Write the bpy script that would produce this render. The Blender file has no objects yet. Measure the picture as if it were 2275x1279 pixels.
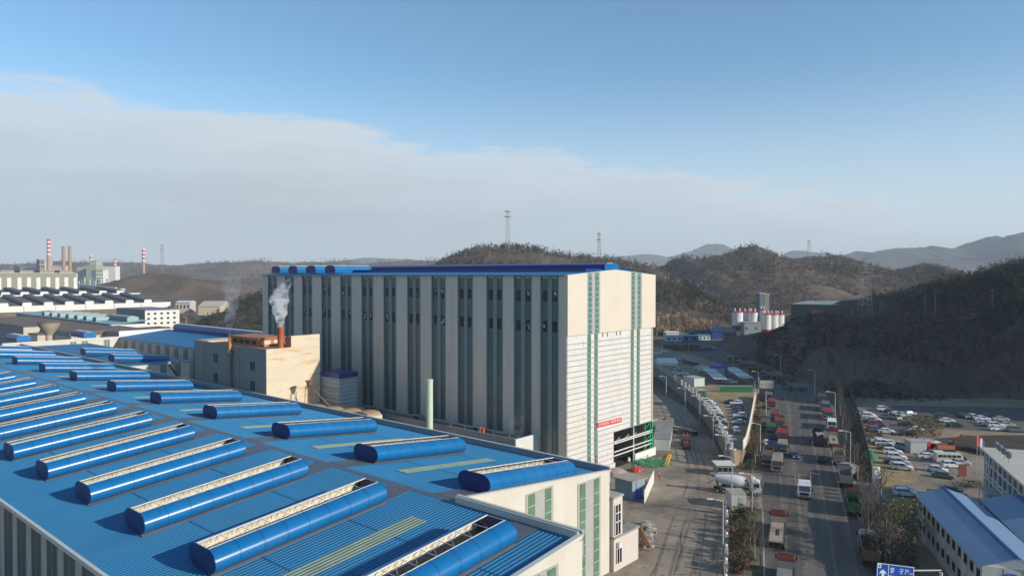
import bpy, math, random
from mathutils import Vector, noise
sc = bpy.context.scene
col = sc.collection
random.seed(7)
# ------------------------------------------------------------ camera
FPX, CAMH, YH, CX, CY = 1600.0, 40.0, 610.0, 1137.5, 639.5
PITCH = math.atan((CY - YH) / FPX)
cd = bpy.data.cameras.new('camera'); cam = bpy.data.objects.new('camera', cd); col.objects.link(cam)
cam.location = (0, 0, CAMH); cam.rotation_euler = (math.pi/2 - PITCH, 0, 0)
cd.sensor_width = 36.0; cd.lens = 36.0 * FPX / 2275.0; cd.clip_start = 1.0; cd.clip_end = 60000
sc.camera = cam
# ------------------------------------------------------------ sky, sun, exposure
SUN_EL, SUN_AZ = math.radians(22.0), math.radians(-26.5)     # azimuth measured from +X
sdir = Vector((math.cos(SUN_AZ)*math.cos(SUN_EL), math.sin(SUN_AZ)*math.cos(SUN_EL), math.sin(SUN_EL)))
sl = bpy.data.lights.new('sun', 'SUN'); sl.energy = 4.7; sl.angle = math.radians(0.5); sl.color = (1.0, 0.90, 0.76)
so = bpy.data.objects.new('sun', sl); col.objects.link(so)
so.rotation_euler = sdir.to_track_quat('Z', 'Y').to_euler()
sc.view_settings.view_transform = 'Standard'; sc.view_settings.look = 'None'
sc.view_settings.exposure = 0.18; sc.view_settings.gamma = 1.0; sc.view_settings.use_curve_mapping = False
W = bpy.data.worlds.new('World'); sc.world = W; W.use_nodes = True
nt = W.node_tree; nt.nodes.clear(); N = nt.nodes.new; LK = nt.links.new
out = N('ShaderNodeOutputWorld'); bg = N('ShaderNodeBackground'); bg.inputs[1].default_value = 0.145
sky = N('ShaderNodeTexSky'); sky.sky_type = 'NISHITA'; sky.sun_disc = False
sky.sun_elevation = SUN_EL; sky.sun_rotation = math.pi/2 - SUN_AZ
sky.altitude = 400; sky.air_density = 0.9; sky.dust_density = 0.1; sky.ozone_density = 3.0
tc = N('ShaderNodeTexCoord')
def wmath(op, a, b=None, clamp=False):
    n = N('ShaderNodeMath'); n.operation = op; n.use_clamp = clamp
    for i, v in enumerate((a, b)):
        if v is None: continue
        if isinstance(v, (int, float)): n.inputs[i].default_value = v
        else: LK(v, n.inputs[i])
    return n.outputs[0]
# the cloud bank: everything under one great-circle edge, torn up by stretched noise
dt = N('ShaderNodeVectorMath'); dt.operation = 'DOT_PRODUCT'; LK(tc.outputs['Generated'], dt.inputs[0]); dt.inputs[1].default_value = (0.132, -0.171, 1.0)
mp = N('ShaderNodeMapping'); mp.inputs['Scale'].default_value = (4.5, 4.5, 22.0); mp.inputs['Rotation'].default_value = (0, 0.13, 0); LK(tc.outputs['Generated'], mp.inputs[0])
n1 = N('ShaderNodeTexNoise'); n1.inputs['Scale'].default_value = 1.7; n1.inputs['Detail'].default_value = 9; n1.inputs['Roughness'].default_value = 0.62; LK(mp.outputs[0], n1.inputs[0])
mp2 = N('ShaderNodeMapping'); mp2.inputs['Scale'].default_value = (1.5, 1.5, 5.0); LK(tc.outputs['Generated'], mp2.inputs[0])
n2 = N('ShaderNodeTexNoise'); n2.inputs['Scale'].default_value = 1.3; n2.inputs['Detail'].default_value = 5; LK(mp2.outputs[0], n2.inputs[0])
edge = wmath('ADD', wmath('MULTIPLY', wmath('SUBTRACT', n1.outputs[0], 0.5), 0.11), wmath('ADD', wmath('MULTIPLY', dt.outputs['Value'], -1.0), 0.012))
mr = N('ShaderNodeMapRange'); mr.interpolation_type = 'SMOOTHSTEP'; mr.inputs[1].default_value = -0.006; mr.inputs[2].default_value = 0.030; LK(edge, mr.inputs[0])
cover = wmath('MULTIPLY', mr.outputs[0], wmath('ADD', wmath('MULTIPLY', n2.outputs[0], 0.45), 0.66), True)
deep = N('ShaderNodeMapRange'); deep.inputs[1].default_value = 0.02; deep.inputs[2].default_value = 0.17; LK(edge, deep.inputs[0])
cc = N('ShaderNodeMix'); cc.data_type = 'RGBA'; LK(deep.outputs[0], cc.inputs[0])
cc.inputs[6].default_value = (4.1, 4.5, 4.85, 1); cc.inputs[7].default_value = (2.62, 2.82, 3.08, 1)
sxyz = N('ShaderNodeSeparateXYZ'); LK(tc.outputs['Generated'], sxyz.inputs[0])
low = N('ShaderNodeMapRange'); low.interpolation_type = 'SMOOTHSTEP'; low.inputs[1].default_value = 0.28; low.inputs[2].default_value = 0.0; low.inputs[3].default_value = 0.0; low.inputs[4].default_value = 0.85; LK(sxyz.outputs[2], low.inputs[0])
cover = wmath('MAXIMUM', cover, low.outputs[0])
mx = N('ShaderNodeMix'); mx.data_type = 'RGBA'; LK(cover, mx.inputs[0]); tint = N('ShaderNodeMix'); tint.data_type = 'RGBA'; tint.blend_type = 'MULTIPLY'; tint.inputs[0].default_value = 1.0; tint.inputs[7].default_value = (0.86, 1.06, 1.02, 1); LK(sky.outputs[0], tint.inputs[6]); LK(tint.outputs[2], mx.inputs[6]); LK(cc.outputs[2], mx.inputs[7])
LK(mx.outputs[2], bg.inputs[0]); LK(bg.outputs[0], out.inputs[0])
sc.cycles.use_denoising = True; sc.cycles.volume_bounces = 5; sc.cycles.max_bounces = 6
# ------------------------------------------------------------ places: picture point on a known height or depth -> world point
R_, F_, U_ = Vector((1,0,0)), Vector((0,math.cos(PITCH),-math.sin(PITCH))), Vector((0,math.sin(PITCH),math.cos(PITCH)))
def ray(x, y): return R_*((x-CX)/FPX) + F_ - U_*((y-CY)/FPX)
def G(x, y, z=0.0):
    d = ray(x, y); return Vector((0,0,CAMH)) + d*((z-CAMH)/d.z)
def D(x, y, dist):
    d = ray(x, y); return Vector((0,0,CAMH)) + d*(dist/d.y)
A1 = math.atan2(-1827.0, 1600.0)
d1 = Vector((math.sin(A1), math.cos(A1), 0)); d2 = Vector((math.cos(A1), -math.sin(A1), 0))   # works grid: u runs away-left, v away-right
RZ = math.atan2(d1.y, d1.x) 
def X(u, v, z=0.0): return d1*u + d2*v + Vector((0,0,z))
def UV(x, y, z): p = G(x, y, z); return p.dot(d1), p.dot(d2)
# ------------------------------------------------------------ materials
MATS = {}
def mat(name, c, rough=0.7, var=0.12, scale=0.6, metal=0.0, dirt=None, dirtamt=0.0, dscale=0.15, streak=None, rot=None, dlo=0.45, dhi=0.7, wave=None, bump=0.0, bscale=3.0, spec=0.4):
    if name in MATS: return MATS[name]
    m = bpy.data.materials.new(name); m.use_nodes = True; t = m.node_tree; n = t.nodes; l = t.links.new
    b = n['Principled BSDF']; b.inputs['Roughness'].default_value = rough; b.inputs['Metallic'].default_value = metal
    b.inputs['Specular IOR Level'].default_value = spec
    g = n.new('ShaderNodeNewGeometry'); pos = g.outputs['Position']
    nz = n.new('ShaderNodeTexNoise'); nz.inputs['Scale'].default_value = scale; nz.inputs['Detail'].default_value = 6; l(pos, nz.inputs[0])
    r = n.new('ShaderNodeMapRange'); r.inputs[1].default_value = 0.25; r.inputs[2].default_value = 0.75; r.inputs[3].default_value = 1-var; r.inputs[4].default_value = 1+var; l(nz.outputs[0], r.inputs[0])
    mm = n.new('ShaderNodeMix'); mm.data_type = 'RGBA'; mm.blend_type = 'MULTIPLY'; mm.inputs[0].default_value = 1.0; mm.inputs[6].default_value = (*c, 1); l(r.outputs[0], mm.inputs[7])
    outc = mm.outputs[2]
    if dirt is not None:
        mpn = n.new('ShaderNodeMapping'); l(pos, mpn.inputs[0]); mpn.inputs['Scale'].default_value = streak or (1,1,1)
        if rot is not None:
            mpn.vector_type = 'TEXTURE'; mpn.inputs['Rotation'].default_value = (0,0,rot); mpn.inputs['Scale'].default_value = tuple(1/k for k in streak)
        nd = n.new('ShaderNodeTexNoise'); nd.inputs['Scale'].default_value = dscale; nd.inputs['Detail'].default_value = 8; nd.inputs['Roughness'].default_value = 0.65; l(mpn.outputs[0], nd.inputs[0])
        rd = n.new('ShaderNodeMapRange'); rd.inputs[1].default_value = dlo; rd.inputs[2].default_value = dhi; rd.inputs[3].default_value = 0; rd.inputs[4].default_value = dirtamt; l(nd.outputs[0], rd.inputs[0])
        md = n.new('ShaderNodeMix'); md.data_type = 'RGBA'; l(rd.outputs[0], md.inputs[0]); l(outc, md.inputs[6]); md.inputs[7].default_value = (*dirt, 1); outc = md.outputs[2]
    l(outc, b.inputs['Base Color'])
    hgt = None
    if wave is not None:      # (axis vector, pitch in metres, depth)
        dp = n.new('ShaderNodeVectorMath'); dp.operation = 'DOT_PRODUCT'; l(pos, dp.inputs[0]); dp.inputs[1].default_value = wave[0]
        a = n.new('ShaderNodeMath'); a.operation = 'MULTIPLY'; l(dp.outputs['Value'], a.inputs[0]); a.inputs[1].default_value = 6.2832/wave[1]
        s = n.new('ShaderNodeMath'); s.operation = 'SINE'; l(a.outputs[0], s.inputs[0]); hgt = s.outputs[0]; dist = wave[2]
    elif bump:
        nb = n.new('ShaderNodeTexNoise'); nb.inputs['Scale'].default_value = bscale; nb.inputs['Detail'].default_value = 6; l(pos, nb.inputs[0]); hgt = nb.outputs[0]; dist = bump
    if hgt is not None:
        bp = n.new('ShaderNodeBump'); bp.inputs['Distance'].default_value = dist; bp.inputs['Strength'].default_value = 1.0; l(hgt, bp.inputs['Height']); l(bp.outputs[0], b.inputs['Normal'])
    MATS[name] = m; return m
V3 = lambda v: (v.x, v.y, v.z)
# ------------------------------------------------------------ mesh helpers
class MB:
    def __init__(s): s.v = []; s.f = []
    def add(s, vs, fs):
        o = len(s.v); s.v += [tuple(p) for p in vs]; s.f += [tuple(i+o for i in f) for f in fs]; return s
    def hexa(s, p):      # 8 points: bottom ring then top ring
        return s.add(p, [(3,2,1,0),(4,5,6,7),(0,1,5,4),(1,2,6,5),(2,3,7,6),(3,0,4,7)])
    def box(s, c, sz, rz=0.0):
        cs, sn = math.cos(rz), math.sin(rz); hx, hy, hz = sz[0]/2, sz[1]/2, sz[2]/2; P = []
        for dz in (-hz, hz):
            for dx, dy in ((-hx,-hy),(hx,-hy),(hx,hy),(-hx,hy)): P.append((c[0]+dx*cs-dy*sn, c[1]+dx*sn+dy*cs, c[2]+dz))
        return s.hexa(P)
    def ub(s, u0, u1, v0, v1, z0, z1):
        if u0 > u1: u0, u1 = u1, u0
        if v0 > v1: v0, v1 = v1, v0
        return s.hexa([X(u,v,z) for z in (z0,z1) for u,v in ((u0,v0),(u0,v1),(u1,v1),(u1,v0))])
    def prism(s, poly, off):      # closed polygon of 3d points swept by the vector off
        n = len(poly); off = Vector(off); a = [Vector(p) for p in poly]
        return s.add(a + [p+off for p in a], [tuple(range(n-1,-1,-1)), tuple(range(n,2*n))] + [(i,(i+1)%n,(i+1)%n+n,i+n) for i in range(n)])
    def tube(s, a, b, r0, r1=None, n=8, cap=True):
        a, b = Vector(a), Vector(b); r1 = r0 if r1 is None else r1; q = (b-a).to_track_quat('Z','Y')
        P = [a + q @ Vector((math.cos(6.28318*i/n)*r0, math.sin(6.28318*i/n)*r0, 0)) for i in range(n)] + [b + q @ Vector((math.cos(6.28318*i/n)*r1, math.sin(6.28318*i/n)*r1, 0)) for i in range(n)]
        F = [(i,(i+1)%n,(i+1)%n+n,i+n) for i in range(n)]
        if cap: F += [tuple(range(n-1,-1,-1)), tuple(range(n,2*n))]
        return s.add(P, F)
    def lathe(s, c, prof, n=16):      # prof: (radius, z) bottom to top
        c = Vector(c); P = []
        for r, z in prof: P += [c + Vector((r*math.cos(6.28318*i/n), r*math.sin(6.28318*i/n), z)) for i in range(n)]
        F = [(k*n+i, k*n+(i+1)%n, (k+1)*n+(i+1)%n, (k+1)*n+i) for k in range(len(prof)-1) for i in range(n)]
        F += [tuple(range(n-1,-1,-1)), tuple(range((len(prof)-1)*n, len(prof)*n))]
        return s.add(P, F)
    def poly(s, pts): return s.add(pts, [tuple(range(len(pts)))])
    def build(s, name, m, parent=None, smooth=False, **kw):
        off = Vector((0,0,0)); q = parent
        while q is not None: off += q.location; q = q.parent
        me = bpy.data.meshes.new(name); me.from_pydata([(p[0]-off.x, p[1]-off.y, p[2]-off.z) for p in s.v], [], s.f); me.update()
        if smooth:
            for p in me.polygons: p.use_smooth = True
            try: me.set_sharp_from_angle(angle=math.radians(35))
            except Exception: pass
        me.materials.append(m); o = bpy.data.objects.new(name, me); col.objects.link(o)
        if parent is not None: o.parent = parent
        for k, v in kw.items(): o[k] = v
        return o
def thing(name, label, cat, loc, group=None):
    o = bpy.data.objects.new(name, None); col.objects.link(o); o.empty_display_size = 0.5
    o.location = Vector(loc); o['label'] = label; o['category'] = cat
    if group: o['group'] = group
    return o
def single(o, label, cat, group=None):
    o['label'] = label; o['category'] = cat
    if group: o['group'] = group
    return o
KIDS = {}
def kids(o):
    if o.name not in KIDS: KIDS[o.name] = list(o.children)
    return KIDS[o.name]
def dup(src, loc, rz=0.0, label=None, group=None, scale=None):
    def cp(o, par):
        c = o.copy(); col.objects.link(c)
        if par is not None: c.parent = par
        for k in kids(o): cp(k, c)
        return c
    r = cp(src, None); r.location = Vector(loc); r.rotation_euler = (0,0,rz)
    if label: r['label'] = label
    if group: r['group'] = group
    if scale: r.scale = (scale,)*3
    return r
def sub(o, nm):
    return [k for k in o.children if k.name.split('.')[0] == nm]
def paint(o, nm, m):
    for k in ([o] if nm is None else sub(o, nm)):
        k.material_slots[0].link = 'OBJECT'; k.material_slots[0].material = m
ORD = ['first','second','third','fourth','fifth','sixth','seventh','eighth','ninth','tenth','eleventh','twelfth','thirteenth','fourteenth','fifteenth','sixteenth','seventeenth','eighteenth','nineteenth','twentieth']
def sheet(name, pts, m, kind='structure', thick=0.0):
    b = MB()
    if thick: b.prism([Vector(p)-Vector((0,0,thick)) for p in pts], (0,0,thick))
    else: b.poly(pts)
    o = b.build(name, m); o['kind'] = kind; return o
# ------------------------------------------------------------ ground, roads, hills
du, dv = V3(d1), V3(d2)
M_dry = mat('dry_earth', (0.135,0.110,0.080), 0.95, 0.3, 0.05, dirt=(0.07,0.065,0.04), dirtamt=0.7, dscale=0.02)
M_asph = mat('dusty_asphalt', (0.098,0.087,0.076), 0.85, 0.18, 0.25, dirt=(0.20,0.175,0.145), dirtamt=0.7, dscale=0.45, streak=(.03,1,1), rot=math.atan2(92,38))
M_yard = mat('dusty_concrete', (0.295,0.245,0.19), 0.95, 0.16, 0.4, dirt=(0.095,0.078,0.06), dirtamt=0.85, dscale=0.07, dlo=.45, dhi=.64)
M_lot = mat('packed_dirt', (0.29,0.22,0.15), 0.95, 0.2, 0.3, dirt=(0.12,0.10,0.08), dirtamt=0.7, dscale=0.06)
M_lot2 = mat('dark_gravel', (0.10,0.095,0.09), 0.95, 0.2, 0.5, dirt=(0.17,0.145,0.11), dirtamt=0.6, dscale=0.05)
M_straw = mat('dead_grass', (0.34,0.25,0.12), 0.95, 0.3, 0.6, dirt=(0.12,0.12,0.05), dirtamt=0.6, dscale=0.2)
M_strip = mat('planting_soil', (0.15,0.125,0.085), 0.95, 0.35, 0.6, dirt=(0.07,0.075,0.03), dirtamt=0.8, dscale=0.2)
M_kerb = mat('kerb_stone', (0.34,0.32,0.29), 0.9)
M_mark = mat('worn_road_paint', (0.15,0.145,0.135), 0.9, 0.3, 0.5)
sheet('ground', [(-9000,-700,-0.03),(9000,-700,-0.03),(9000,14000,-0.03),(-9000,14000,-0.03)], M_dry)
def gp(pts, z): return [G(x, y, z) for x, y in pts]
RL = [(1712,1750),(1706,1500),(1700,1279),(1694,1120),(1690,1000),(1694,930),(1696,890),(1684,855),(1655,828),(1615,806),(1570,787),(1500,770)]
RRt = [(2085,1750),(2010,1500),(1958,1279),(1918,1120),(1882,1000),(1864,930),(1842,885),(1800,852),(1755,830),(1700,808),(1645,786),(1560,762)]
def strip(name, L, R, z, m):
    b = MB(); n = len(L); b.add(gp(L, z)+gp(R, z), [(i, i+n, i+1+n, i+1) for i in range(n-1)]); o = b.build(name, m); o['kind'] = 'structure'; return o
strip('road', RL, RRt, 0.02, M_asph)
def mid(k, w):
    return [(a[0]+(b[0]-a[0])*(k+w), a[1]+(b[1]-a[1])*(k+w)) for a, b in zip(RL, RRt)]
b = MB()                                     # worn centre line in dashes
for i in range(1, 8):
    a0, a1, c0, c1 = mid(.47,0)[i], mid(.47,0)[i+1], mid(.47,.018)[i], mid(.47,.018)[i+1]
    for k in range(4):
        t0, t1 = k/4, k/4+.11
        L = lambda p, q, t: (p[0]+(q[0]-p[0])*t, p[1]+(q[1]-p[1])*t)
        b.add(gp([L(a0,a1,t0),L(c0,c1,t0),L(c0,c1,t1),L(a0,a1,t1)], 0.026), [(0,1,2,3)])
o = b.build('road_marking', M_mark); o['kind'] = 'structure'
sheet('yard', gp([(1462,868),(1525,905),(1590,985),(1612,1036),(1640,1050),(1694,1050),(1694,1130),(1618,1124),(1605,1279),(1590,1750)], 0.01) + [Vector((-30,18,.01)), Vector((-420,300,.01)), Vector((-200,640,.01)), Vector((30,330,.01))], M_yard)
sheet('pavement', gp([(1655,1130),(1693,1130),(1694,1279),(1706,1500),(1712,1750),(1600,1750),(1612,1279),(1618,1130)], 0.12), M_strip, thick=0.125)
b = MB()
K = [(1694,1132),(1698,1279),(1704,1500),(1711,1750)]
for a, c in zip(K, K[1:]):
    p, q = G(*a), G(*c); t = (q-p).normalized(); s = Vector((t.y,-t.x,0))*0.15
    b.hexa([p-s-Vector((0,0,.03)), p+s-Vector((0,0,.03)), q+s-Vector((0,0,.03)), q-s-Vector((0,0,.03)), p-s+Vector((0,0,.15)), p+s+Vector((0,0,.15)), q+s+Vector((0,0,.15)), q-s+Vector((0,0,.15))])
o = b.build('kerb', M_kerb); o['kind'] = 'structure'
sheet('verge', gp([(1632,1046),(1650,1000),(1668,930),(1680,885),(1693,885),(1690,930),(1686,1000),(1690,1048)], 0.10), M_strip, thick=0.11)
# raised car park above the retaining wall
LOTZ = 3.2
WT = [(1452,814),(1500,846),(1545,880),(1590,936),(1626,1006)]
LOTP = [G(x,y,LOTZ) for x, y in WT + [(1652,996),(1664,958),(1671,926),(1679,880),(1684,858),(1640,828),(1600,808),(1540,788),(1450,768)]]
sheet('car_park', LOTP, M_lot, thick=3.2)
sheet('car_park_grass', [G(x,y,LOTZ+.02) for x,y in [(1566,870),(1612,868),(1676,874),(1676,884),(1600,887),(1578,890)]], M_straw)
# right hand lots
sheet('open_ground', gp([(1890,880),(2275,870),(2700,900),(2900,1279),(3100,1750),(2120,1750),(2000,1279),(1945,1110),(1925,1010),(1905,950)], 0.01), M_lot)
sheet('gravel_area', gp([(1912,908),(2000,900),(2275,905),(2400,960),(2275,962),(2100,952),(1985,968),(1945,945)], 0.02), M_lot2)
sheet('earth_bank', gp([(2075,974),(2180,966),(2290,966),(2420,985),(2420,1012),(2200,1004),(2150,992),(2070,986)], 1.0), mat('dark_soil',(0.055,0.042,0.032),0.95,0.35,0.3), thick=1.0)
sheet('forecourt', gp([(2030,1025),(2120,1010),(2190,1020),(2300,1160),(2300,1250),(2160,1130),(2100,1120),(1990,1105),(1985,1080),(2045,1070)], 0.03), M_yard)
sheet('grass_patch', gp([(1925,965),(1962,968),(1985,1010),(2010,1048),(2042,1062),(1985,1084),(1958,1090),(1938,1060)], 0.02), M_straw)
sheet('approach', gp([(1880,1066),(1960,1080),(1972,1112),(1918,1112),(1905,1100)], 0.024), M_yard)

M_hill = mat('winter_hillside', (0.082,0.066,0.049), 0.95, 0.4, 0.03, dirt=(0.165,0.122,0.086), dirtamt=0.9, dscale=0.024, bump=0.8, bscale=0.25)
M_hill2 = mat('brown_hillside', (0.125,0.093,0.066), 0.95, 0.3, 0.02, dirt=(0.050,0.042,0.030), dirtamt=0.85, dscale=0.014, bump=1.0, bscale=0.15)
M_hillg = mat('dark_pine_hillside', (0.045,0.045,0.030), 0.95, 0.4, 0.05, dirt=(0.085,0.068,0.048), dirtamt=0.7, dscale=0.04, bump=0.8, bscale=0.25)
M_mount = mat('far_mountain', (0.065,0.070,0.062), 0.95, 0.25, 0.004, dirt=(0.05,0.06,0.045), dirtamt=0.7, dscale=0.006)
GRID = {}
def interp(xs, ys, x):
    if x <= xs[0]: return ys[0]
    for i in range(len(xs)-1):
        if x <= xs[i+1]:
            t = (x-xs[i])/(xs[i+1]-xs[i]); t = t*t*(3-2*t)*.5+t*.5
            return ys[i]+(ys[i+1]-ys[i])*t
    return ys[-1]
def hill(name, cols, m, ncol=90, nrow=26, back=None, amp=3.0, nsc=60.0, gull=0.0, pw=1.0, flat=0.0, lin=False):
    """cols: (px, py, ridge depth, foot point world xy or foot depth). Lofts foot -> ridge -> back slope."""
    xs = [c[0] for c in cols]; V = []; Fc = []
    R = []; Ft = []
    for i in range(ncol):
        x = xs[0]+(xs[-1]-xs[0])*i/(ncol-1)
        zr = interp(xs, [c[2] for c in cols], x); py = interp(xs, [c[1] for c in cols], x)
        r = D(x, py, zr)
        fx = interp(xs, [(c[3][0] if isinstance(c[3], tuple) else (c[0]-CX)/FPX*c[2]) for c in cols], x)
        fy = interp(xs, [(c[3][1] if isinstance(c[3], tuple) else c[3]) for c in cols], x)
        R.append(r); Ft.append(Vector((fx, fy, -2)))
    rows = nrow*2
    for i in range(ncol):
        r, f = R[i], Ft[i]; bw = back or (r.y-f.y)*1.2
        for j in range(rows+1):
            t = j/nrow
            if t <= 1:
                p = f.lerp(r, t); h = (t*(1-flat)+flat*(t*t*(3-2*t)))**pw
            else:
                q = t-1; p = Vector((r.x+(r.x-f.x)*q*.3, r.y+bw*q, 0)); h = (1-q) if lin else math.cos(q*math.pi/2)
            z = -2+(r.z+2)*h
            w = min(1, 4*t)*min(1, 4*(2-t))
            e = min(1, min(i, ncol-1-i)/(ncol*.07)); e = e*e*(3-2*e); z = -2+(z+2)*e; w *= e
            k = noise.fractal(Vector((p.x/nsc, p.y/nsc, 3.1)), 1.0, 2.1, 5)
            g = -abs(noise.noise(Vector((p.x/(nsc*1.4)+7, p.y/(nsc*2.5), 0))))*gull*(1-abs(1-t))
            V.append((p.x, p.y, z+(k*amp*(0.35 if abs(t-1)<.12 else 1)+g)*w))
    n = rows+1
    for i in range(ncol-1):
        for j in range(rows): Fc.append((i*n+j, (i+1)*n+j, (i+1)*n+j+1, i*n+j+1))
    b = MB(); b.v = V; b.f = Fc; o = b.build(name, m, smooth=True); o['kind'] = 'structure'
    for p in o.data.polygons: p.use_smooth = True
    GRID[name] = (V, ncol, n); return o
def on_hill(nm, a, t):       # a 0..1 along, t 0..1 across
    V, nc, n = GRID[nm]; fa = a*(nc-1.001); ft = t*(n-1.001); i, j = int(fa), int(ft); x, y = fa-i, ft-j
    P = lambda i, j: Vector(V[i*n+j])
    return (P(i,j)*(1-x)+P(i+1,j)*x)*(1-y)+(P(i,j+1)*(1-x)+P(i+1,j+1)*x)*y
fg = lambda x, y: tuple(G(x,y)[:2])
hill('near_hill', [(1560,786,385,fg(1585,780)),(1600,772,372,fg(1600,783)),(1650,752,365,fg(1650,797)),(1700,741,345,fg(1700,812)),(1740,728,330,fg(1760,836)),(1790,701,322,fg(1815,858)),(1830,693,320,fg(1850,878)),(1900,706,318,fg(1905,900)),(2000,708,312,fg(2000,902)),(2100,700,302,fg(2100,898)),(2200,690,290,fg(2200,893)),(2300,670,275,fg(2320,900)),(2450,590,250,fg(2460,915)),(2650,470,230,fg(2650,930)),(2900,330,205,fg(2900,960)),(3200,250,185,fg(3200,1000)),(3600,330,160,fg(3500,1050))], M_hill, 130, 26, back=120, amp=1.8, nsc=34, gull=5, flat=0.5, lin=True)
hill('pine_ridge', [(1940,668,520,430),(2040,655,500,410),(2110,640,490,400),(2160,622,480,395),(2210,607,470,390),(2275,592,465,385),(2400,575,450,370),(2600,560,430,350)], M_hillg, 90, 22, back=200, amp=4, nsc=45, gull=5)
hill('scrub_hill', [(1300,700,1150,760),(1400,640,1120,770),(1480,596,1080,760),(1530,566,1060,740),(1570,556,1050,730),(1610,553,1040,720),(1650,545,1030,715),(1690,550,1030,710),(1740,566,1030,705),(1800,577,1030,700),(1850,570,1040,700),(1900,574,1050,700),(1950,594,1050,700),(2000,604,1040,690),(2050,596,1020,690),(2100,580,1000,680),(2150,592,980,680),(2220,601,960,670),(2320,600,940,660),(2420,640,920,660)], M_hill2, 170, 30, amp=9, nsc=85, gull=22, flat=0.4)
hill('tower_hill', [(900,600,820,600),(960,590,810,590),(1000,566,800,580),(1040,553,790,570),(1090,548,780,560),(1130,545,775,555),(1180,552,770,550),(1220,562,765,545),(1300,568,750,530),(1380,578,730,520),(1450,592,700,500),(1500,622,670,490),(1560,660,640,480),(1620,695,610,475),(1680,712,590,480)], M_hill2, 130, 26, amp=5, nsc=55, gull=10, flat=0.3)
hill('left_ridge', [(-250,585,2700,1500),(0,583,2700,1500),(100,578,2700,1500),(180,580,2700,1500),(260,579,2650,1450),(340,590,2600,1400),(420,587,2600,1400),(480,583,2600,1400),(560,579,2600,1400),(640,580,2600,1400),(700,583,2600,1400),(760,578,2600,1350),(830,581,2600,1300),(900,577,2500,1300),(960,578,2400,1300),(1050,575,2300,1200),(1200,580,2200,1200)], M_hill2, 170, 22, amp=16, nsc=190, gull=40, flat=0.3)
hill('quarry_mound', [(215,660,1000,760),(245,640,980,740),(270,622,960,720),(300,606,940,710),(335,601,930,700),(390,607,920,690),(440,618,900,680),(490,634,880,670),(540,650,860,660),(600,668,840,650),(660,690,820,640)], M_hill2, 90, 24, amp=7, nsc=70, gull=24, flat=0.5)
hill('bush_slope', [(470,720,520,440),(500,694,530,440),(530,674,540,440),(560,660,550,440),(600,648,560,440),(660,640,570,440),(760,640,580,450)], M_hillg, 60, 20, amp=4, nsc=30, gull=3)
hill('mountain', [(1200,600,6500,4800),(1290,566,6400,4700),(1340,566,6400,4700),(1400,563,6300,4700),(1480,561,6200,4600),(1530,550,6200,4500),(1570,548,6200,4500),(1610,541,6100,4500),(1660,556,6000,4500),(1720,568,6000,4500),(1760,560,6000,4500),(1790,549,6000,4500),(1835,557,5900,4400),(1870,572,5600,4300),(1900,590,5500,4300)], M_mount, 130, 18, amp=75, nsc=420, gull=170)
hill('mountain', [(1780,592,4200,2900),(1870,566,4100,2800),(1950,552,4000,2800),(2050,547,3900,2700),(2100,540,3800,2700),(2150,531,3700,2600),(2200,518,3700,2600),(2250,513,3700,2600),(2300,517,3700,2600),(2400,535,3700,2600),(2600,560,3700,2600)], M_mount, 130, 18, amp=60, nsc=330, gull=150)
hill('mountain', [(700,590,6500,5200),(770,575,6500,5200),(830,571,6500,5200),(900,574,6500,5200),(980,585,6500,5200)], M_mount, 50, 12, amp=14, nsc=400, gull=40)

# the hill that goes on to the right beyond the picture and shades the foot of the slope and the upper lots
def mound(name, m, fn, x0, x1, y0, y1, n=46):
    V = []
    for i in range(n+1):
        for j in range(n+1):
            x, y = x0+(x1-x0)*i/n, y0+(y1-y0)*j/n; z = fn(x, y)
            V.append((x, y, -1.5+z+(noise.fractal(Vector((x/40, y/40, 2)),1.0,2.0,4)*5*min(1,z/20))))
    b = MB(); b.v = V; b.f = [(i*(n+1)+j,(i+1)*(n+1)+j,(i+1)*(n+1)+j+1,i*(n+1)+j+1) for i in range(n) for j in range(n)]
    o = b.build(name, m, smooth=True); o['kind'] = 'structure'; GRID[name+'_r'] = (V, n+1, n+1); return o
def sm(a): a = max(0.0, min(1.0, a)); return a*a*(3-2*a)
def side_z(x, y):
    s = .446*(x-105)+.895*(y-192); return 125*sm((x-.74*y-4)/70)*sm(s/38)*sm((x-172)/110)*(1-sm((s-190)/115))*(1-sm((x-430)/120))
mound('side_hill', M_hill, side_z, 165, 560, -190, 420)

for k, pl in enumerate(([(1475,1172),(1512,1182),(1514,1219),(1497,1276)],[(1512,1182),(1560,1208)],[(1505,1238),(1540,1235),(1541,1250)],[(1452,1215),(1512,1219)],[(1500,1276),(1565,1270)],[(1462,1250),(1440,1285)])):
    b = MB()
    for a, c in zip(pl, pl[1:]):
        p, q = G(*a,.016), G(*c,.016); t = (q-p).normalized(); w = Vector((t.y,-t.x,0))*.06; b.add([p-w,p+w,q+w,q-w],[(0,1,2,3)])
    o = b.build('yard_joint', mat('dark_joint',(0.05,0.045,0.04),0.9)); o['kind'] = 'structure'

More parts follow.
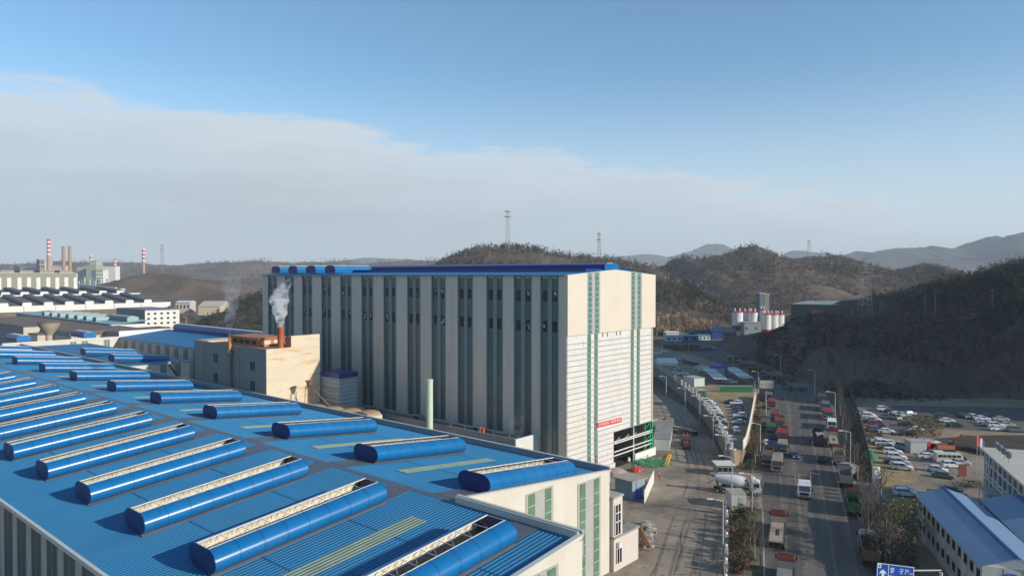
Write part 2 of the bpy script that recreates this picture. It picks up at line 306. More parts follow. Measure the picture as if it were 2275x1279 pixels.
M_track = mat('tyre_mark', (0.195,0.160,0.125), 0.95, 0.25, 0.8); M_dust = mat('pale_dust_band', (0.165,0.145,0.12), 0.95, 0.25, 0.6)
def track(pl, m, name, z, w, gap=0.0):
    P = [G(*p, z) for p in pl]; Q = []
    for a, c in zip(P, P[1:]): Q += [a.lerp(c, k/6) for k in range(6)]
    Q.append(P[-1])
    for _ in range(6): Q = [Q[0]]+[(Q[i-1]+Q[i]*2+Q[i+1])/4 for i in range(1,len(Q)-1)]+[Q[-1]]
    for off in ((-gap,gap) if gap else (0,)):
        V = []
        for i, q in enumerate(Q):
            t = (Q[min(i+1,len(Q)-1)]-Q[max(i-1,0)]).normalized(); n = Vector((t.y,-t.x,0)); k = w*(.6+.8*abs(noise.noise(q*.15)))
            V += [q+n*(off-k), q+n*(off+k)]
        b = MB(); b.add(V, [(2*i,2*i+1,2*i+3,2*i+2) for i in range(len(Q)-1)]); o = b.build(name, m); o['kind'] = 'structure'
for k, pl in enumerate(([(1520,1270),(1540,1180),(1572,1090),(1552,1020),(1520,950),(1500,920)],[(1470,1279),(1505,1160),(1545,1070),(1535,1000),(1512,945)],[(1560,1279),(1580,1170),(1600,1100),(1650,1085),(1692,1080)],[(1440,1140),(1500,1120),(1560,1100),(1610,1085),(1690,1095)],[(1410,1036),(1460,1050),(1520,1060),(1570,1075)])): track(pl, M_track, 'tyre_track', .013+.0012*k, .28, 1.0)
for i, kk in enumerate((.2,.36,.62,.8)): track([(a[0]+(c[0]-a[0])*kk, a[1]+(c[1]-a[1])*kk) for a, c in zip(RL[:9], RRt[:9])], M_dust, 'dust_band', .023+.0006*i, .30 if i != 1 else .45)
# ------------------------------------------------------------ blue roofed hall
M_roof = mat('blue_roof_sheet', (0.020,0.165,0.34), 0.55, 0.10, 0.12, dirt=(0.05,0.16,0.27), dirtamt=0.5, dscale=0.35, streak=(1,.06,1), rot=A1-math.pi/2+math.pi/2, spec=0.2)
M_roofg = mat('grey_flashing_sheet', (0.13,0.15,0.185), 0.5, 0.12, 0.4, metal=0.2)
M_sky = mat('fibreglass_skylight', (0.28,0.35,0.25), 0.45, 0.15, 0.6)
M_cream_u = mat('cream_cladding_end', (0.60,0.57,0.50), 0.55, 0.05, 0.3, wave=(dv, 0.42, 0.012), dirt=(0.50,0.46,0.38), dirtamt=0.45, dscale=0.4, streak=(1,1,.1))
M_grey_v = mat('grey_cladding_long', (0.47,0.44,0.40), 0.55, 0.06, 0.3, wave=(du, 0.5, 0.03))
M_trim = mat('grey_trim', (0.36,0.37,0.36), 0.5, 0.06)
M_par = mat('parapet_sheet', (0.30,0.32,0.33), 0.5, 0.08, 0.4)
M_cop = mat('parapet_coping', (0.56,0.56,0.52), 0.5, 0.05)
M_glz = mat('green_glazing', (0.10,0.20,0.165), 0.3, 0.2, 0.7, spec=0.5)
M_bar = mat('pale_green_bar', (0.38,0.52,0.46), 0.5, 0.05)
M_blue = mat('glossy_blue_sheet', (0.004,0.140,0.37), 0.28, 0.08, 0.4, spec=0.5, dirt=(0.03,0.15,0.30), dirtamt=0.55, dscale=0.5, streak=(.3,.3,.3))
M_cap = mat('blue_end_shade', (0.006,0.022,0.13), 0.4, 0.06, 0.4)  # darker blue: the shade on the end caps is put into the colour
M_lin = mat('cream_liner', (0.70,0.66,0.54), 0.6, 0.1, 0.5)
M_rail = mat('white_steel', (0.70,0.70,0.66), 0.5, 0.05)
M_seam = mat('blue_seam', (0.004,0.095,0.27), 0.4, 0.05)
M_gut = mat('dark_gutter', (0.05,0.05,0.045), 0.7, 0.15)
VE0, VR, VE1, ZE, ZR = 24.4, 52.8, 81.1, 13.3, 16.13
zr = lambda v: ZE+0.1*(v-VE0) if v < VR else ZE+0.1*(VE1-v)
hall = thing('factory_hall', 'long low factory hall with blue ribbed roof in the foreground', 'factory hall', X(60,52.8,0))
UN, UFR, UEND = 37.8, 53.6, 316.0
def ribroof(u0, u1, va, vb, pitch=0.5):
    b = MB(); prof = []; u = u0
    while u < u1-pitch:
        prof += [(u,0),(u+pitch*.62,0),(u+pitch*.70,.058),(u+pitch*.92,.058)]; u += pitch
    prof.append((u1,0)); n = len(prof)
    b.add([X(u, va, zr(va)+h) for u, h in prof]+[X(u, vb, zr(vb)+h) for u, h in prof], [(i,i+n,i+n+1,i+1) if va < vb else (i+1,i+n+1,i+n,i) for i in range(n-1)])
    return b
o = ribroof(UN, UEND, VE0-.25, VR-.35).build('roof', M_roof, hall)
o = ribroof(UFR, UEND, VE1+.1, VR+.35).build('roof', M_roof, hall)
b = MB(); b.hexa([X(UN,VR-.5,ZR-.06),X(UN,VR+.5,ZR-.06),X(UEND,VR+.5,ZR-.06),X(UEND,VR-.5,ZR-.06),X(UN,VR-.42,ZR+.03),X(UN,VR+.42,ZR+.03),X(UEND,VR+.42,ZR+.03),X(UEND,VR-.42,ZR+.03)])
b.build('ridge_cap', M_roofg, hall)
# walls
for v in (34.0, 43.5, 62.5, 72.0):       # lap joints of the sheets
    MB().hexa([X(UN if v < VR else UFR,v,zr(v)+.076),X(UEND,v,zr(v)+.076),X(UEND,v+.07,zr(v+.07)+.076),X(UN if v < VR else UFR,v+.07,zr(v+.07)+.076),X(UN if v < VR else UFR,v,zr(v)+.086),X(UEND,v,zr(v)+.086),X(UEND,v+.07,zr(v+.07)+.086),X(UN if v < VR else UFR,v+.07,zr(v+.07)+.086)]).build('lap_joint', mat('lap_blue',(0.012,0.10,0.21),0.6), hall)
MB().ub(UN+.3, UEND, VE0, VE0+.3, 0, ZE-.05).build('wall', M_grey_v, hall)
MB().ub(UFR+.3, UEND, VE1-.35, VE1-.05, 0, ZE-.2).build('wall', M_grey_v, hall)
def endwall(u, va, vb, zb=0, extra=0.35):
    b = MB(); pts = [X(u,va,zb), X(u,vb,zb), X(u,vb,zr(vb)+extra), X(u,va,zr(va)+extra)]
    b.prism(pts, d1*.3); return b
endwall(UN, VE0, VR).build('wall', M_cream_u, hall)
endwall(UFR, VR, VE1).build('wall', M_cream_u, hall)
MB().ub(UN+.31, UFR+.29, VR-.3, VR, 0, ZR+.7).build('wall', M_cream_u, hall)
for u, va, vb in ((UN, VE0-.3, VR+.05), (UFR, VR+.02, VE1+.3)):        # verge copings
    b = MB(); b.prism([X(u-.1,va,zr(va)+.36),X(u+.42,va,zr(va)+.36),X(u+.42,va,zr(va)+.5),X(u-.1,va,zr(va)+.5)], X(0,vb,zr(vb))-X(0,va,zr(va))); b.build('coping', M_cop, hall)
MB().ub(UFR, UEND, VE1, VE1+.22, ZE-1.2, ZE+.85).build('parapet', M_par, hall)
MB().ub(UFR-.05, UEND, VE1-.08, VE1+.30, ZE+.852, ZE+.93).build('coping', M_cop, hall)
MB().ub(UN, UFR+.3, VR+.002, VR+.2, ZR-1.5, ZR+.72).build('parapet', M_par, hall)
MB().ub(UN-.05, UFR+.34, VR-.08, VR+.28, ZR+.722, ZR+.80).build('coping', M_cop, hall)
MB().ub(UN, UEND, VE0-.62, VE0-.27, ZE-.40, ZE+.06).build('gutter', M_cop, hall)
M_glh = mat('olive_glazing', (0.13,0.20,0.13), 0.35, 0.25, 0.6, spec=0.4)
# glazed strips on the end walls
def endstrip(u, v, zt, w=2.0):
    MB().ub(u-.08, u-.005, v, v+w, 0, zt-.3).build('trim', M_trim, hall)
    for a in (.4, w-.4-1.2):
        g = MB().ub(u-.12, u-.085, v+a, v+a+1.2, 0.5, zt-.45).build('glazing_strip', M_glh, hall)
        for k in range(int((zt-1)/1.5)): MB().ub(u-.15, u-.122, v+a, v+a+1.2, .9+k*1.5, .97+k*1.5).build('glazing_bar', M_bar, g)
for v in (25.2, 35.1, 45.0): endstrip(UN, v, zr(v), 4.2)
for v in (63.6, 73.8): endstrip(UFR, v, zr(v+5.1)+.25, 5.1)
M_midt = mat('mid_grey_trim', (0.20,0.235,0.235), 0.5, 0.06); M_dgl0 = mat('dark_green_glazing_low', (0.065,0.10,0.09), 0.35, 0.15, 0.5)
# striped long wall under the near eave
for k in range(40):
    u = 52+k*5.2
    if u > 180: break
    s = MB().ub(u, u+3.2, VE0-.07, VE0-.005, 0, ZE-.5).build('trim', M_midt, hall)
    for a in (.2, 1.8): MB().ub(u+a, u+a+1.2, VE0-.1, VE0-.072, .5, ZE-.6).build('glazing_strip', M_dgl0, hall)
# fibreglass skylight strips between the ventilators
def skylight(u, va, vb, nr=4):
    b = MB()
    for k in range(nr):
        a = u+k*.5
        b.hexa([X(a,va,zr(va)+.078),X(a+.30,va,zr(va)+.078),X(a+.30,vb,zr(vb)+.078),X(a,vb,zr(vb)+.078),X(a+.03,va,zr(va)+.12),X(a+.27,va,zr(va)+.12),X(a+.27,vb,zr(vb)+.12),X(a+.03,vb,zr(vb)+.12)])
    b.build('skylight', M_sky, hall)
for k in range(1): skylight(52.9, 30.5, 47.6, 5)
for u in (67.6, 86.5, 106.5, 128.5, 149, 172, 194): skylight(u, 57.5, 73.8)
# roof ventilators
SEC = [(.65-1.45*math.cos(math.radians(a)), 1.07+1.07*math.sin(math.radians(a))) for a in (-72,-55,-38,-20,-3,14,31,48,64,78,90)]
WV = 3.5
def ventilator(u, va, vb, label, first=None, lean=True):
    L = vb-va; z0 = zr(va)+.06; sl = (zr(vb)-zr(va))/L
    t = thing('roof_ventilator', label, 'roof ventilator', X(u, va, z0), 'blue ridge ventilators on the hall roof')
    P = lambda a, l, h: X(u+a, va+l, z0+sl*l+h)
    def shell(sec, mir=False):
        f = (lambda a: WV-a) if mir else (lambda a: a)
        inn = [(a+.07 if i < 5 else a, h-(.06 if i >= 5 else 0)) for i, (a, h) in enumerate(sec)]
        ring = [(f(a), h) for a, h in sec]+[(f(a), h) for a, h in reversed(inn)]
        b = MB(); n = len(ring); b.add([P(a,0.06,h) for a, h in ring]+[P(a,L-.06,h) for a, h in ring], [(i,(i+1)%n,(i+1)%n+n,i+n) if not mir else (i+n,(i+1)%n+n,(i+1)%n,i) for i in range(n)])
        return b
    shell(SEC).build('front_cowl', M_blue, t, smooth=True)
    shell(SEC, True).build('rear_cowl', M_blue, t, smooth=True)
    b = MB(); ri = [(WV-a-.1, h-.05) for a, h in SEC[:-1]]+[(WV-SEC[-1][0]-.02, SEC[-1][1]-.07)]
    n = len(ri); b.add([P(a,.1,h) for a, h in ri]+[P(a,L-.1,h) for a, h in ri], [(i,i+1,i+1+n,i+n) for i in range(n-1)]); b.build('liner', M_lin, t, smooth=True)
    full = SEC+[(WV-a, h) for a, h in reversed(SEC)]
    for l in (0, L-.06): MB().prism([P(a,l,h) for a, h in full], P(0,.055,0)-P(0,0,0)).build('end_cap', M_cap, t)
    b = MB(); b.hexa([P(-.52,.08,.60),P(WV+.42,.08,.60),P(WV+.42,L-.08,.60),P(-.52,L-.08,.60),P(-.52,.08,.66),P(WV+.42,.08,.66),P(WV+.42,L-.08,.66),P(-.52,L-.08,.66)]); b.build('gutter', M_gut, t)
    MB().prism([P(1.2,.1,.9),P(1.32,.1,.9),P(1.32,.1,1.0),P(1.2,.1,1.0)], P(0,L-.2,0)-P(0,0,0)).build('beam', M_rail, t)
    for k in range(1, 8):
        l = L*k/8; os = [(1.1+(a-1.1)*1.012, h*1.008+.006) for a, h in SEC]; n = len(os)
        MB().add([P(a,l,h) for a, h in os]+[P(a,l+.07,h) for a, h in os], [(i,i+1,i+1+n,i+n) for i in range(n-1)]).build('cowl_seam', M_seam, t, smooth=True)
    b = MB()
    for a in (.65, WV-.65): b.tube(P(a,.1,2.12), P(a,L-.1,2.12), .055, n=5)
    nb = max(4, int(L/1.9))
    for k in range(nb+1):
        l = .12+(L-.24)*k/nb
        b.tube(P(.65,l,2.12), P(WV-.65,l,2.12), .03, n=4); b.tube(P(WV-.5,l,2.06), P(WV+.3,l,1.2), .035, n=4)
        if k < nb: b.tube(P(.65,l,2.1), P(WV-.1,l+(L-.24)/nb,1.3), .018, n=4); b.tube(P(WV+.2,l+.9,.9), P(WV-.2,l+.5,1.9), .016, n=4)
    b.build('truss', M_rail, t)
    MB().prism([P(-.5,-.1,.0),P(-.05,-.1,.0),P(-.05,-.1,.14),P(-.2,-.1,.14)], P(0,L+.2,0)-P(0,0,0)).build('apron', M_roofg, t)
    return t
def dupvent(src, u, v, label): return dup(src, src.location+d1*u+d2*v, 0, label)
vn = ventilator(42.4, 29.5, 48.3, 'blue roof ventilator nearest the camera, running off the bottom of the view', 0)
NL = ['second','third','fourth','fifth','sixth','seventh','eighth','ninth','tenth','eleventh','twelfth','thirteenth','fourteenth','fifteenth','sixteenth','seventeenth']
UNV = [42.4]+[60.6+14.65*k for k in range(16)]
for k in range(1, 17): dupvent(vn, UNV[k]-42.4, 0, 'blue roof ventilator, %s from the cream gable on the near slope of the hall roof' % NL[k-1])
vf = ventilator(54.6, 57.8, 73.9, 'blue roof ventilator beside the cream gable on the far slope of the hall roof', 0)
for k, u in enumerate((74.3, 94.8, 117.0, 138.6, 160.2, 183.0, 205.2, 228.2, 252, 275)): dupvent(vf, u-54.6, 0, 'blue roof ventilator, %s from the cream gable on the far slope of the hall roof' % NL[k])
# grey worn sheets from each ventilator to the ridge
b0 = None
for k in range(17):
    u = UNV[k]
    b = MB(); va, vb = 48.5, VR-.45
    b.hexa([X(u,va,zr(va)+.08),X(u+3.4,va,zr(va)+.08),X(u+3.4,vb,zr(vb)+.08),X(u,vb,zr(vb)+.08),X(u,va,zr(va)+.1),X(u+3.4,va,zr(va)+.1),X(u+3.4,vb,zr(vb)+.1),X(u,vb,zr(vb)+.1)])
    b.build('grey_sheet', M_roofg, hall)
for u in (54.6, 74.3, 94.8, 117.0, 138.6, 160.2, 183.0, 205.2, 228.2):
    b = MB(); va, vb = VR+.45, 57.6
    b.hexa([X(u,va,zr(va)+.08),X(u+3.4,va,zr(va)+.08),X(u+3.4,vb,zr(vb)+.08),X(u,vb,zr(vb)+.08),X(u,va,zr(va)+.1),X(u+3.4,va,zr(va)+.1),X(u+3.4,vb,zr(vb)+.1),X(u,vb,zr(vb)+.1)])
    b.build('grey_sheet', M_roofg, hall)
# ------------------------------------------------------------ tall grey workshop
B0, B1, U0, U1, ZB = 108.7, 141.0, 81.5, 190.4, 39.95
M_lgrey = mat('light_grey_cladding', (0.64,0.555,0.455), 0.5, 0.06, 0.12, wave=(du, 0.7, 0.03), dirt=(0.52,0.44,0.36), dirtamt=0.6, dscale=0.5, streak=(1,1,.06))
M_dglz = mat('dark_green_glazing', (0.085,0.125,0.11), 0.35, 0.15, 0.5, dirt=(0.13,0.17,0.155), dirtamt=0.35, dscale=0.5, streak=(1,1,.12))
M_mid = mat('mid_grey_trim', (0.20,0.235,0.235), 0.5, 0.06)
M_open = mat('dark_window', (0.012,0.014,0.018), 0.25, 0.1)
M_scrap = mat('torn_white_sheet', (0.55,0.56,0.56), 0.7, 0.1)
M_cream = mat('cream_cladding', (0.62,0.565,0.475), 0.55, 0.04, 0.2, wave=(dv, 0.6, 0.006))
M_wpan = mat('white_wall_panel', (0.60,0.60,0.585), 0.6, 0.06, 0.7, dirt=(0.52,0.50,0.45), dirtamt=0.5, dscale=0.5)
M_wpan2 = mat('white_wall_panel_warm', (0.61,0.585,0.545), 0.6, 0.06, 0.7, dirt=(0.57,0.48,0.42), dirtamt=0.5, dscale=0.4)
M_girt = mat('steel_girt', (0.30,0.31,0.30), 0.5, 0.08)
M_navy = mat('navy_sheet', (0.012,0.040,0.20), 0.35, 0.06)
M_int = mat('dark_interior', (0.03,0.032,0.03), 0.9, 0.2)
M_green = mat('green_steel', (0.03,0.30,0.13), 0.5, 0.1)
M_conc = mat('grey_concrete', (0.28,0.275,0.26), 0.9, 0.15, 0.5, dirt=(0.16,0.155,0.145), dirtamt=0.6, dscale=0.3)
M_white = mat('white_paint', (0.72,0.71,0.68), 0.5, 0.05)
ws = thing('steel_workshop', 'tall grey steel workshop with dark glazed strips and a cream gable end', 'workshop', X((U0+U1)/2, 125, 0))
SE = [(83.5,87.8),(90.2,94.6),(97.8,102.1),(106.3,110.6),(114.6,118.9),(122.8,127.1),(131.3,135.7),(139.9,144.2),(148.5,152.9),(157.1,161.2),(165.8,170.2),(174.5,178.7),(183.1,187.6)]
edges = [U0]+[e for s in SE for e in s]+[U1]
for k in range(0, len(edges), 2):
    for z0, z1 in ((0,9.96),(9.98,20.96),(20.98,31.96),(31.98,ZB-.1)): MB().ub(edges[k], edges[k+1], B0+(.004 if z0 in (9.98,31.98) else 0), B0+.3, z0, z1).build('wall_panel', M_lgrey, ws)
MB().ub(U0+.3, U1, B1-.3, B1, 0, ZB-.1).build('wall_panel', M_lgrey, ws)
MB().ub(U1-.001, U1+.3, B0, B1, 0, ZB-.1).build('wall_panel', M_lgrey, ws)
rr = random.Random(3)
for a, c in SE:
    MB().ub(a+.02, c-.02, B0+.32, B0+.5, 0, ZB-.1).build('backing', M_mid, ws)
    MB().ub(a+1.62, c-1.62, B0+.12, B0+.315, 0, ZB-.15).build('centre_trim', M_mid, ws)
    MB().ub(a-.08, a+.12, B0-.08, B0+.31, 0, ZB-.15).build('edge_trim', M_mid, ws); MB().ub(c-.12, c+.08, B0-.08, B0+.31, 0, ZB-.15).build('edge_trim', M_mid, ws)
    for q in (a+.42, c-1.52):
        g = MB().ub(q, q+1.1, B0+.2, B0+.316, 0, ZB-.3).build('glazing_strip', M_dglz, ws)
        MB().ub(q, q+1.1, B0+.10, B0+.198, ZB-.65, ZB-.35).build('vent_plate', M_bar, g)
        for z in (34.75, 28.85):
            w = MB().ub(q+.04, q+1.06, B0+.14, B0+.198, z, z+2.2).build('window', M_open, ws)
            MB().ub(q-.02, q+1.12, B0+.10, B0+.198, z-.1, z-.003).build('sill', M_mid, w)
            if rr.random() < .35:
                p = MB()
                for i in range(rr.randint(1,3)):
                    x, y = q+.1+rr.random()*.55, z+.2+rr.random()*1.4; p.ub(x, x+.12+rr.random()*.3, B0+.12, B0+.138, y, y+.25+rr.random()*.4)
                p.build('torn_sheet', M_scrap, w)
# roof and gutter line
b = MB(); V_R, Z_R = 125.0, 41.05
b.prism([X(U0-.1,B0-.3,ZB-.08),X(U0-.1,V_R,Z_R),X(U0-.1,B1+.3,ZB-.08),X(U0-.1,B1+.3,ZB+.06),X(U0-.1,V_R,Z_R+.14),X(U0-.1,B0-.3,ZB+.06)], d1*(U1-U0+.3)); b.build('roof', M_roof, ws)
MB().ub(U0, U1, B0-.55, B0-.32, ZB-.18, ZB+.04).build('gutter', mat('teal_gutter', (0.16,0.32,0.36), 0.5), ws)
# gable: upper cream face hung proud of the lower white face
ST = [(114.95,119.4),(130.8,135.3)]
def gz(v): return ZB+(Z_R-ZB)*(1-abs(v-V_R)/(V_R-B0))-.02
ce = [B0-.02, ST[0][0], ST[0][1], V_R, ST[1][0], ST[1][1], B1+.1]
for a, c in ((0,1),(2,3),(3,4),(5,6)):
    a, c = ce[a], ce[c]
    MB().prism([X(U0-.25,a,28.4),X(U0-.25,c,28.4),X(U0-.25,c,gz(c)),X(U0-.25,a,gz(a))], d1*.24).build('gable_panel', M_cream, ws)
for a, c in ST:
    MB().prism([X(U0-.22,a+.01,28.4),X(U0-.22,c-.01,28.4),X(U0-.22,c-.01,gz(c)),X(U0-.22,a+.01,gz(a))], d1*.2).build('trim', M_trim, ws)
    for q in (a+.5, c-1.6):
        for z0, z1, u in ((28.5, gz(q)-.2, U0-.225), (4.1 if a < 120 else 7.6, 28.3, U0-.03)):
            MB().ub(u-.05, u, q, q+1.1, z0, z1).build('glazing_strip', M_glz, ws)
            z = z0+.7
            while z < z1:
                if u < U0-.1: MB().ub(u-.09, u-.053, q, q+1.1, z, z+.1).build('glazing_bar', M_bar, ws)
                z += 1.06
    if a < 120:
        for q in (a+.5, c-1.6):
            w = MB().ub(U0-.06, U0-.02, q, q+1.2, 1.2, 4.05).build('window', M_open, ws)
            for dv_ in (0,.55,1.1): MB().ub(U0-.1, U0-.062, q+dv_, q+dv_+.09, 1.2, 4.05).build('frame', M_rail, w)
# lower white wall: rows of panels between girts, open bay at the bottom right
VC = [B0, ST[0][0]+.1, ST[0][1]-.1, 124.8, ST[1][0]+.1, ST[1][1]-.1, 139.9]
zrows = [0, 1.35]+[2.41+1.06*k for k in range(24)]+[28.4]
i = 0
while i < len(zrows)-1:
    z0, z1 = zrows[i], zrows[i+1]; i += 1
    if z1 <= z0: continue
    for a, c in ((0,1),(1,2),(2,3),(3,4),(4,5),(5,6)):
        if z0 < 7.4 and a >= 3: continue
        p = MB().ub(U0, U0+.15, VC[a]+.012, VC[c]-.012, z0+.01, z1-.01).build('wall_panel', M_wpan2 if rr.random() < .25 else M_wpan, ws)
    if z0 > 1: 
        ve = 124.8 if z0 < 7.4 else 140.0
        MB().ub(U0-.12, U0-.02, B0, ve, z0-.055, z0+.055).build('girt', M_girt, ws)
for v, z in ((114.0,26.1),(116.9,26.1),(123.0,17.6),(126.4,17.6),(114.2,11.5),(120.5,3.0),(122.6,3.0)): MB().ub(U0-.03, U0-.004, v, v+.09, z, z+1.0).build('joint_cover', M_girt, ws)
for v in (120.6,122.2,125.6,127.0): MB().ub(U0-.16, U0-.004, v, v+.16, 27.5, 28.38).build('bracket', M_girt, ws)
MB().ub(U0-.02, U0+.2, B0, 125.4, 0, 1.3).build('plinth', M_cream, ws)
# the open bay: dark hall, steel frame
MB().ub(U0+14, U0+14.2, 121, 140, 0, 8).build('inner_wall', M_int, ws)
MB().ub(U0+.3, U0+14, 124.4, 124.78, 0, 8).build('inner_wall', M_int, ws)
MB().ub(U0+.3, U0+14, 124.8, 139.8, 7.5, 7.7).build('inner_ceiling', M_int, ws)
MB().ub(U0+.3, U0+14, 124.8, 139.8, .012, .05).build('inner_floor', M_int, ws)
for z in (2.6,3.4,5.1,5.5): MB().ub(U0-.1, U0+.1, 124.9, 140.2, z, z+.2).build('rail_beam', M_rail, ws)
for v in (132.4, 137.0): MB().ub(U0-.08, U0+.12, v, v+.22, 0, 7.4).build('post', M_rail if v < 135 else M_green, ws)
for v in (139.2, 140.0): MB().ub(U0-.15, U0+.15, v, v+.3, 0, 7.4).build('green_column', M_green, ws)
for k in range(5): MB().tube(X(U0, 137.1, .6+1.4*k), X(U0, 139.3, 1.9+1.35*k), .09, n=5).build('brace', M_green, ws)
for k in range(4): MB().tube(X(U0+3, 126+3.4*k, 3.9), X(U0+3, 128.5+3.4*k, 5.0), .2, n=5).build('machine_pipe', M_conc, ws)
MB().ub(U0-.4, U0, 132.6, 141.2, 0, 1.7).build('low_wall', M_white, ws)
# cream side annex behind the right corner
an = thing('cream_annex', 'narrow cream annex behind the right corner of the tall workshop', 'annex', X(92,143,0))
MB().ub(84, 100, 141.2, 144.6, 0, 16.5).build('wall', M_cream, an)
MB().ub(83.9, 84, 142.4, 143.2, 7.2, 9.6).build('window', M_open, an)
MB().ub(83.0, 84, 141.6, 145.6, 6.8, 7.0).build('balcony', M_trim, an)
# banner
bn = thing('banner', 'red cloth banner with white characters hung on the white gable wall', 'banner', X(U0-.2,118.5,9.6))
M_red = mat('banner_red', (0.62,0.045,0.04), 0.7, 0.08)
MB().hexa([X(U0-.2,118.5,9.55),X(U0-.2,127.6,9.35),X(U0-.14,127.6,9.35),X(U0-.14,118.5,9.55),X(U0-.2,118.5,10.5),X(U0-.2,127.6,10.35),X(U0-.14,127.6,10.35),X(U0-.14,118.5,10.5)]).build('cloth', M_red, bn)
MB().ub(U0-.18, U0-.13, 118.5, 127.9, 9.12, 9.33).build('hem', M_white, bn); MB().ub(U0-.18, U0-.13, 127.62, 127.9, 9.34, 10.3).build('hem', M_white, bn)
rg = random.Random(11)
for k in range(14):
    v = 119.1+k*.56+(0.35 if k > 6 else 0); z = 9.78-.02*k*.5; b = MB()
    for q in range(3):
        h = z+.06+.2*q; b.ub(U0-.24, U0-.203, v+rg.random()*.1, v+.3+rg.random()*.12, h, h+.075)
    x = v+.1+rg.random()*.15; b.ub(U0-.245, U0-.2415, x, x+.09, z, z+.6)
    b.build('character', M_white, bn)
# roof ventilators of the tall workshop
def bigvent(p0, ax, L, w, h, name, label, ms, mc):
    sd = Vector((ax.y,-ax.x,0)); t = thing(name, label, 'roof ventilator', p0, 'ventilators on the tall workshop roof')
    sec = [(-w/2,0),(-w/2-.15,h*.5),(-w/2+.1,h*.85),(-w*.25,h),(w*.25,h),(w/2-.1,h*.85),(w/2+.15,h*.5),(w/2,0)]
    MB().prism([p0+ax*.1+sd*a+Vector((0,0,z)) for a, z in sec], ax*(L-.2)).build('cowl', ms, t)
    for l in (0, L-.09):
        MB().prism([p0+ax*l+sd*(a*1.02)+Vector((0,0,z*1.01)) for a, z in sec], ax*.09).build('end_cap', mc, t)
    MB().prism([p0+ax*.5+sd*a+Vector((0,0,h+z)) for a, z in ((-w*.2,.01),(w*.2,.01),(w*.2,.1),(-w*.2,.1))], ax*(L-1)).build('throat', M_lin, t)
    return t
MB().ub(U0+1.2, U0+82, 116.5, 133.5, 40.2, 41.25).build('vent_shade_box', M_navy, ws)  # navy box added to stand for the shade under the ridge ventilator
bigvent(X(U0+.6,125,Z_R-.1), d1, 80, 5.0, 1.35, 'ridge_ventilator', 'long navy ridge ventilator along the whole roof of the tall workshop', M_navy, M_blue)
for u, s in ((160.3,'longest and nearest'),(169.2,'second nearest'),(178.0,'third nearest'),(186.8,'farthest')):
    bigvent(X(u,110.6,ZB+.5), d2, 12.5, 4.2, 1.9, 'roof_ventilator', 'short blue cross ventilator, %s of four atop the tall grey workshop' % s, M_blue, M_cap)
# ------------------------------------------------------------ between the halls
M_rust = mat('rust_streaked_cladding', (0.62,0.54,0.41), 0.7, 0.06, 0.3, dirt=(0.50,0.29,0.11), dirtamt=0.9, dscale=0.42, streak=(.22,.22,2.0), dlo=.54, dhi=.68)
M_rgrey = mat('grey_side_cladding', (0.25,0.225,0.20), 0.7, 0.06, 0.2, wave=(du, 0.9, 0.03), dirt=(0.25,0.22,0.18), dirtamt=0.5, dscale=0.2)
M_rroof = mat('rusty_roof', (0.42,0.17,0.075), 0.85, 0.2, 0.4, dirt=(0.48,0.27,0.14), dirtamt=0.6, dscale=0.3)
M_rstack = mat('rusty_stack', (0.38,0.10,0.035), 0.8, 0.12, 0.6, dirt=(0.55,0.24,0.10), dirtamt=0.6, dscale=0.8, streak=(1,1,.2))
rb = thing('rusty_plant_building', 'boxy plant building with rust streaked cream face beside the tall workshop', 'plant building', X(160,88,0))
ru0, ru1, rv0, rv1, rvs, rz0, rz1 = 143, 176.5, 82.3, 95.8, 88.4, 23.8, 26.3
MB().ub(ru0, ru0+.3, rv0, rvs, 0, rz0).build('front_wall', M_rust, rb)
MB().ub(ru0, ru0+.3, rvs, rv1, 0, rz1).build('front_wall', M_rust, rb)
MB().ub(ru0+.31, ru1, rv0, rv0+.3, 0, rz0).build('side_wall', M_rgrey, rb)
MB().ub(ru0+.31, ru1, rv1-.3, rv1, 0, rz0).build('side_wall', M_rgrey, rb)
MB().ub(ru0+.31, ru0+2.2, rvs, rv1, rz0+.1, rz1-.1).build('parapet_block', M_rroof, rb)
MB().ub(ru1, ru1+.3, rv0, rv1, 0, rz0).build('rear_wall', M_rgrey, rb)
MB().ub(ru1-6, ru1, rv0+.4, rv1-.4, rz0-.18, rz0+.1).build('roof_slab', M_rust, rb)
MB().ub(ru0+.31, ru1, rv0+.31, rv1-.31, rz0-.6, rz0-.2).build('roof', M_rroof, rb)
for u, z in ((148,18.6),(165,19.1),(148,14.3),(165,14.4)):
    w = MB().ub(u, u+1.8, rv0-.05, rv0-.003, z, z+2.1).build('window', M_open, rb)
    MB().ub(u-.1, u+1.9, rv0-.12, rv0-.053, z-.12, z).build('sill', M_mid, w); MB().ub(u+.85, u+.95, rv0-.08, rv0-.053, z, z+2.1).build('mullion', M_mid, w)
for u in (155, 172): MB().tube(X(u,rv0-.15,2), X(u,rv0-.15,rz0-.1), .09, n=6).build('downpipe', M_trim, rb)
rm = MB().ub(150, 163, 84.5, 91, rz0-.19, rz0+1.6).build('roof_monitor', M_rroof, rb)
MB().ub(149.7, 163.3, 84.2, 91.3, rz0+1.603, rz0+1.85).build('monitor_cap', M_rroof, rm)
for k in range(4): MB().ub(151.2+2.8*k, 153.2+2.8*k, 84.43, 84.496, rz0+.3, rz0+1.2).build('louvre', M_int, rm)
for k in range(2): MB().ub(149.93, 149.996, 85.2+3*k, 87.4+3*k, rz0+.3, rz0+1.2).build('louvre', M_rust, rm)
ck = thing('rust_chimney', 'rust red steel chimney puffing white steam at the rusty building', 'chimney', X(144.4,86.6,rz0-.3))
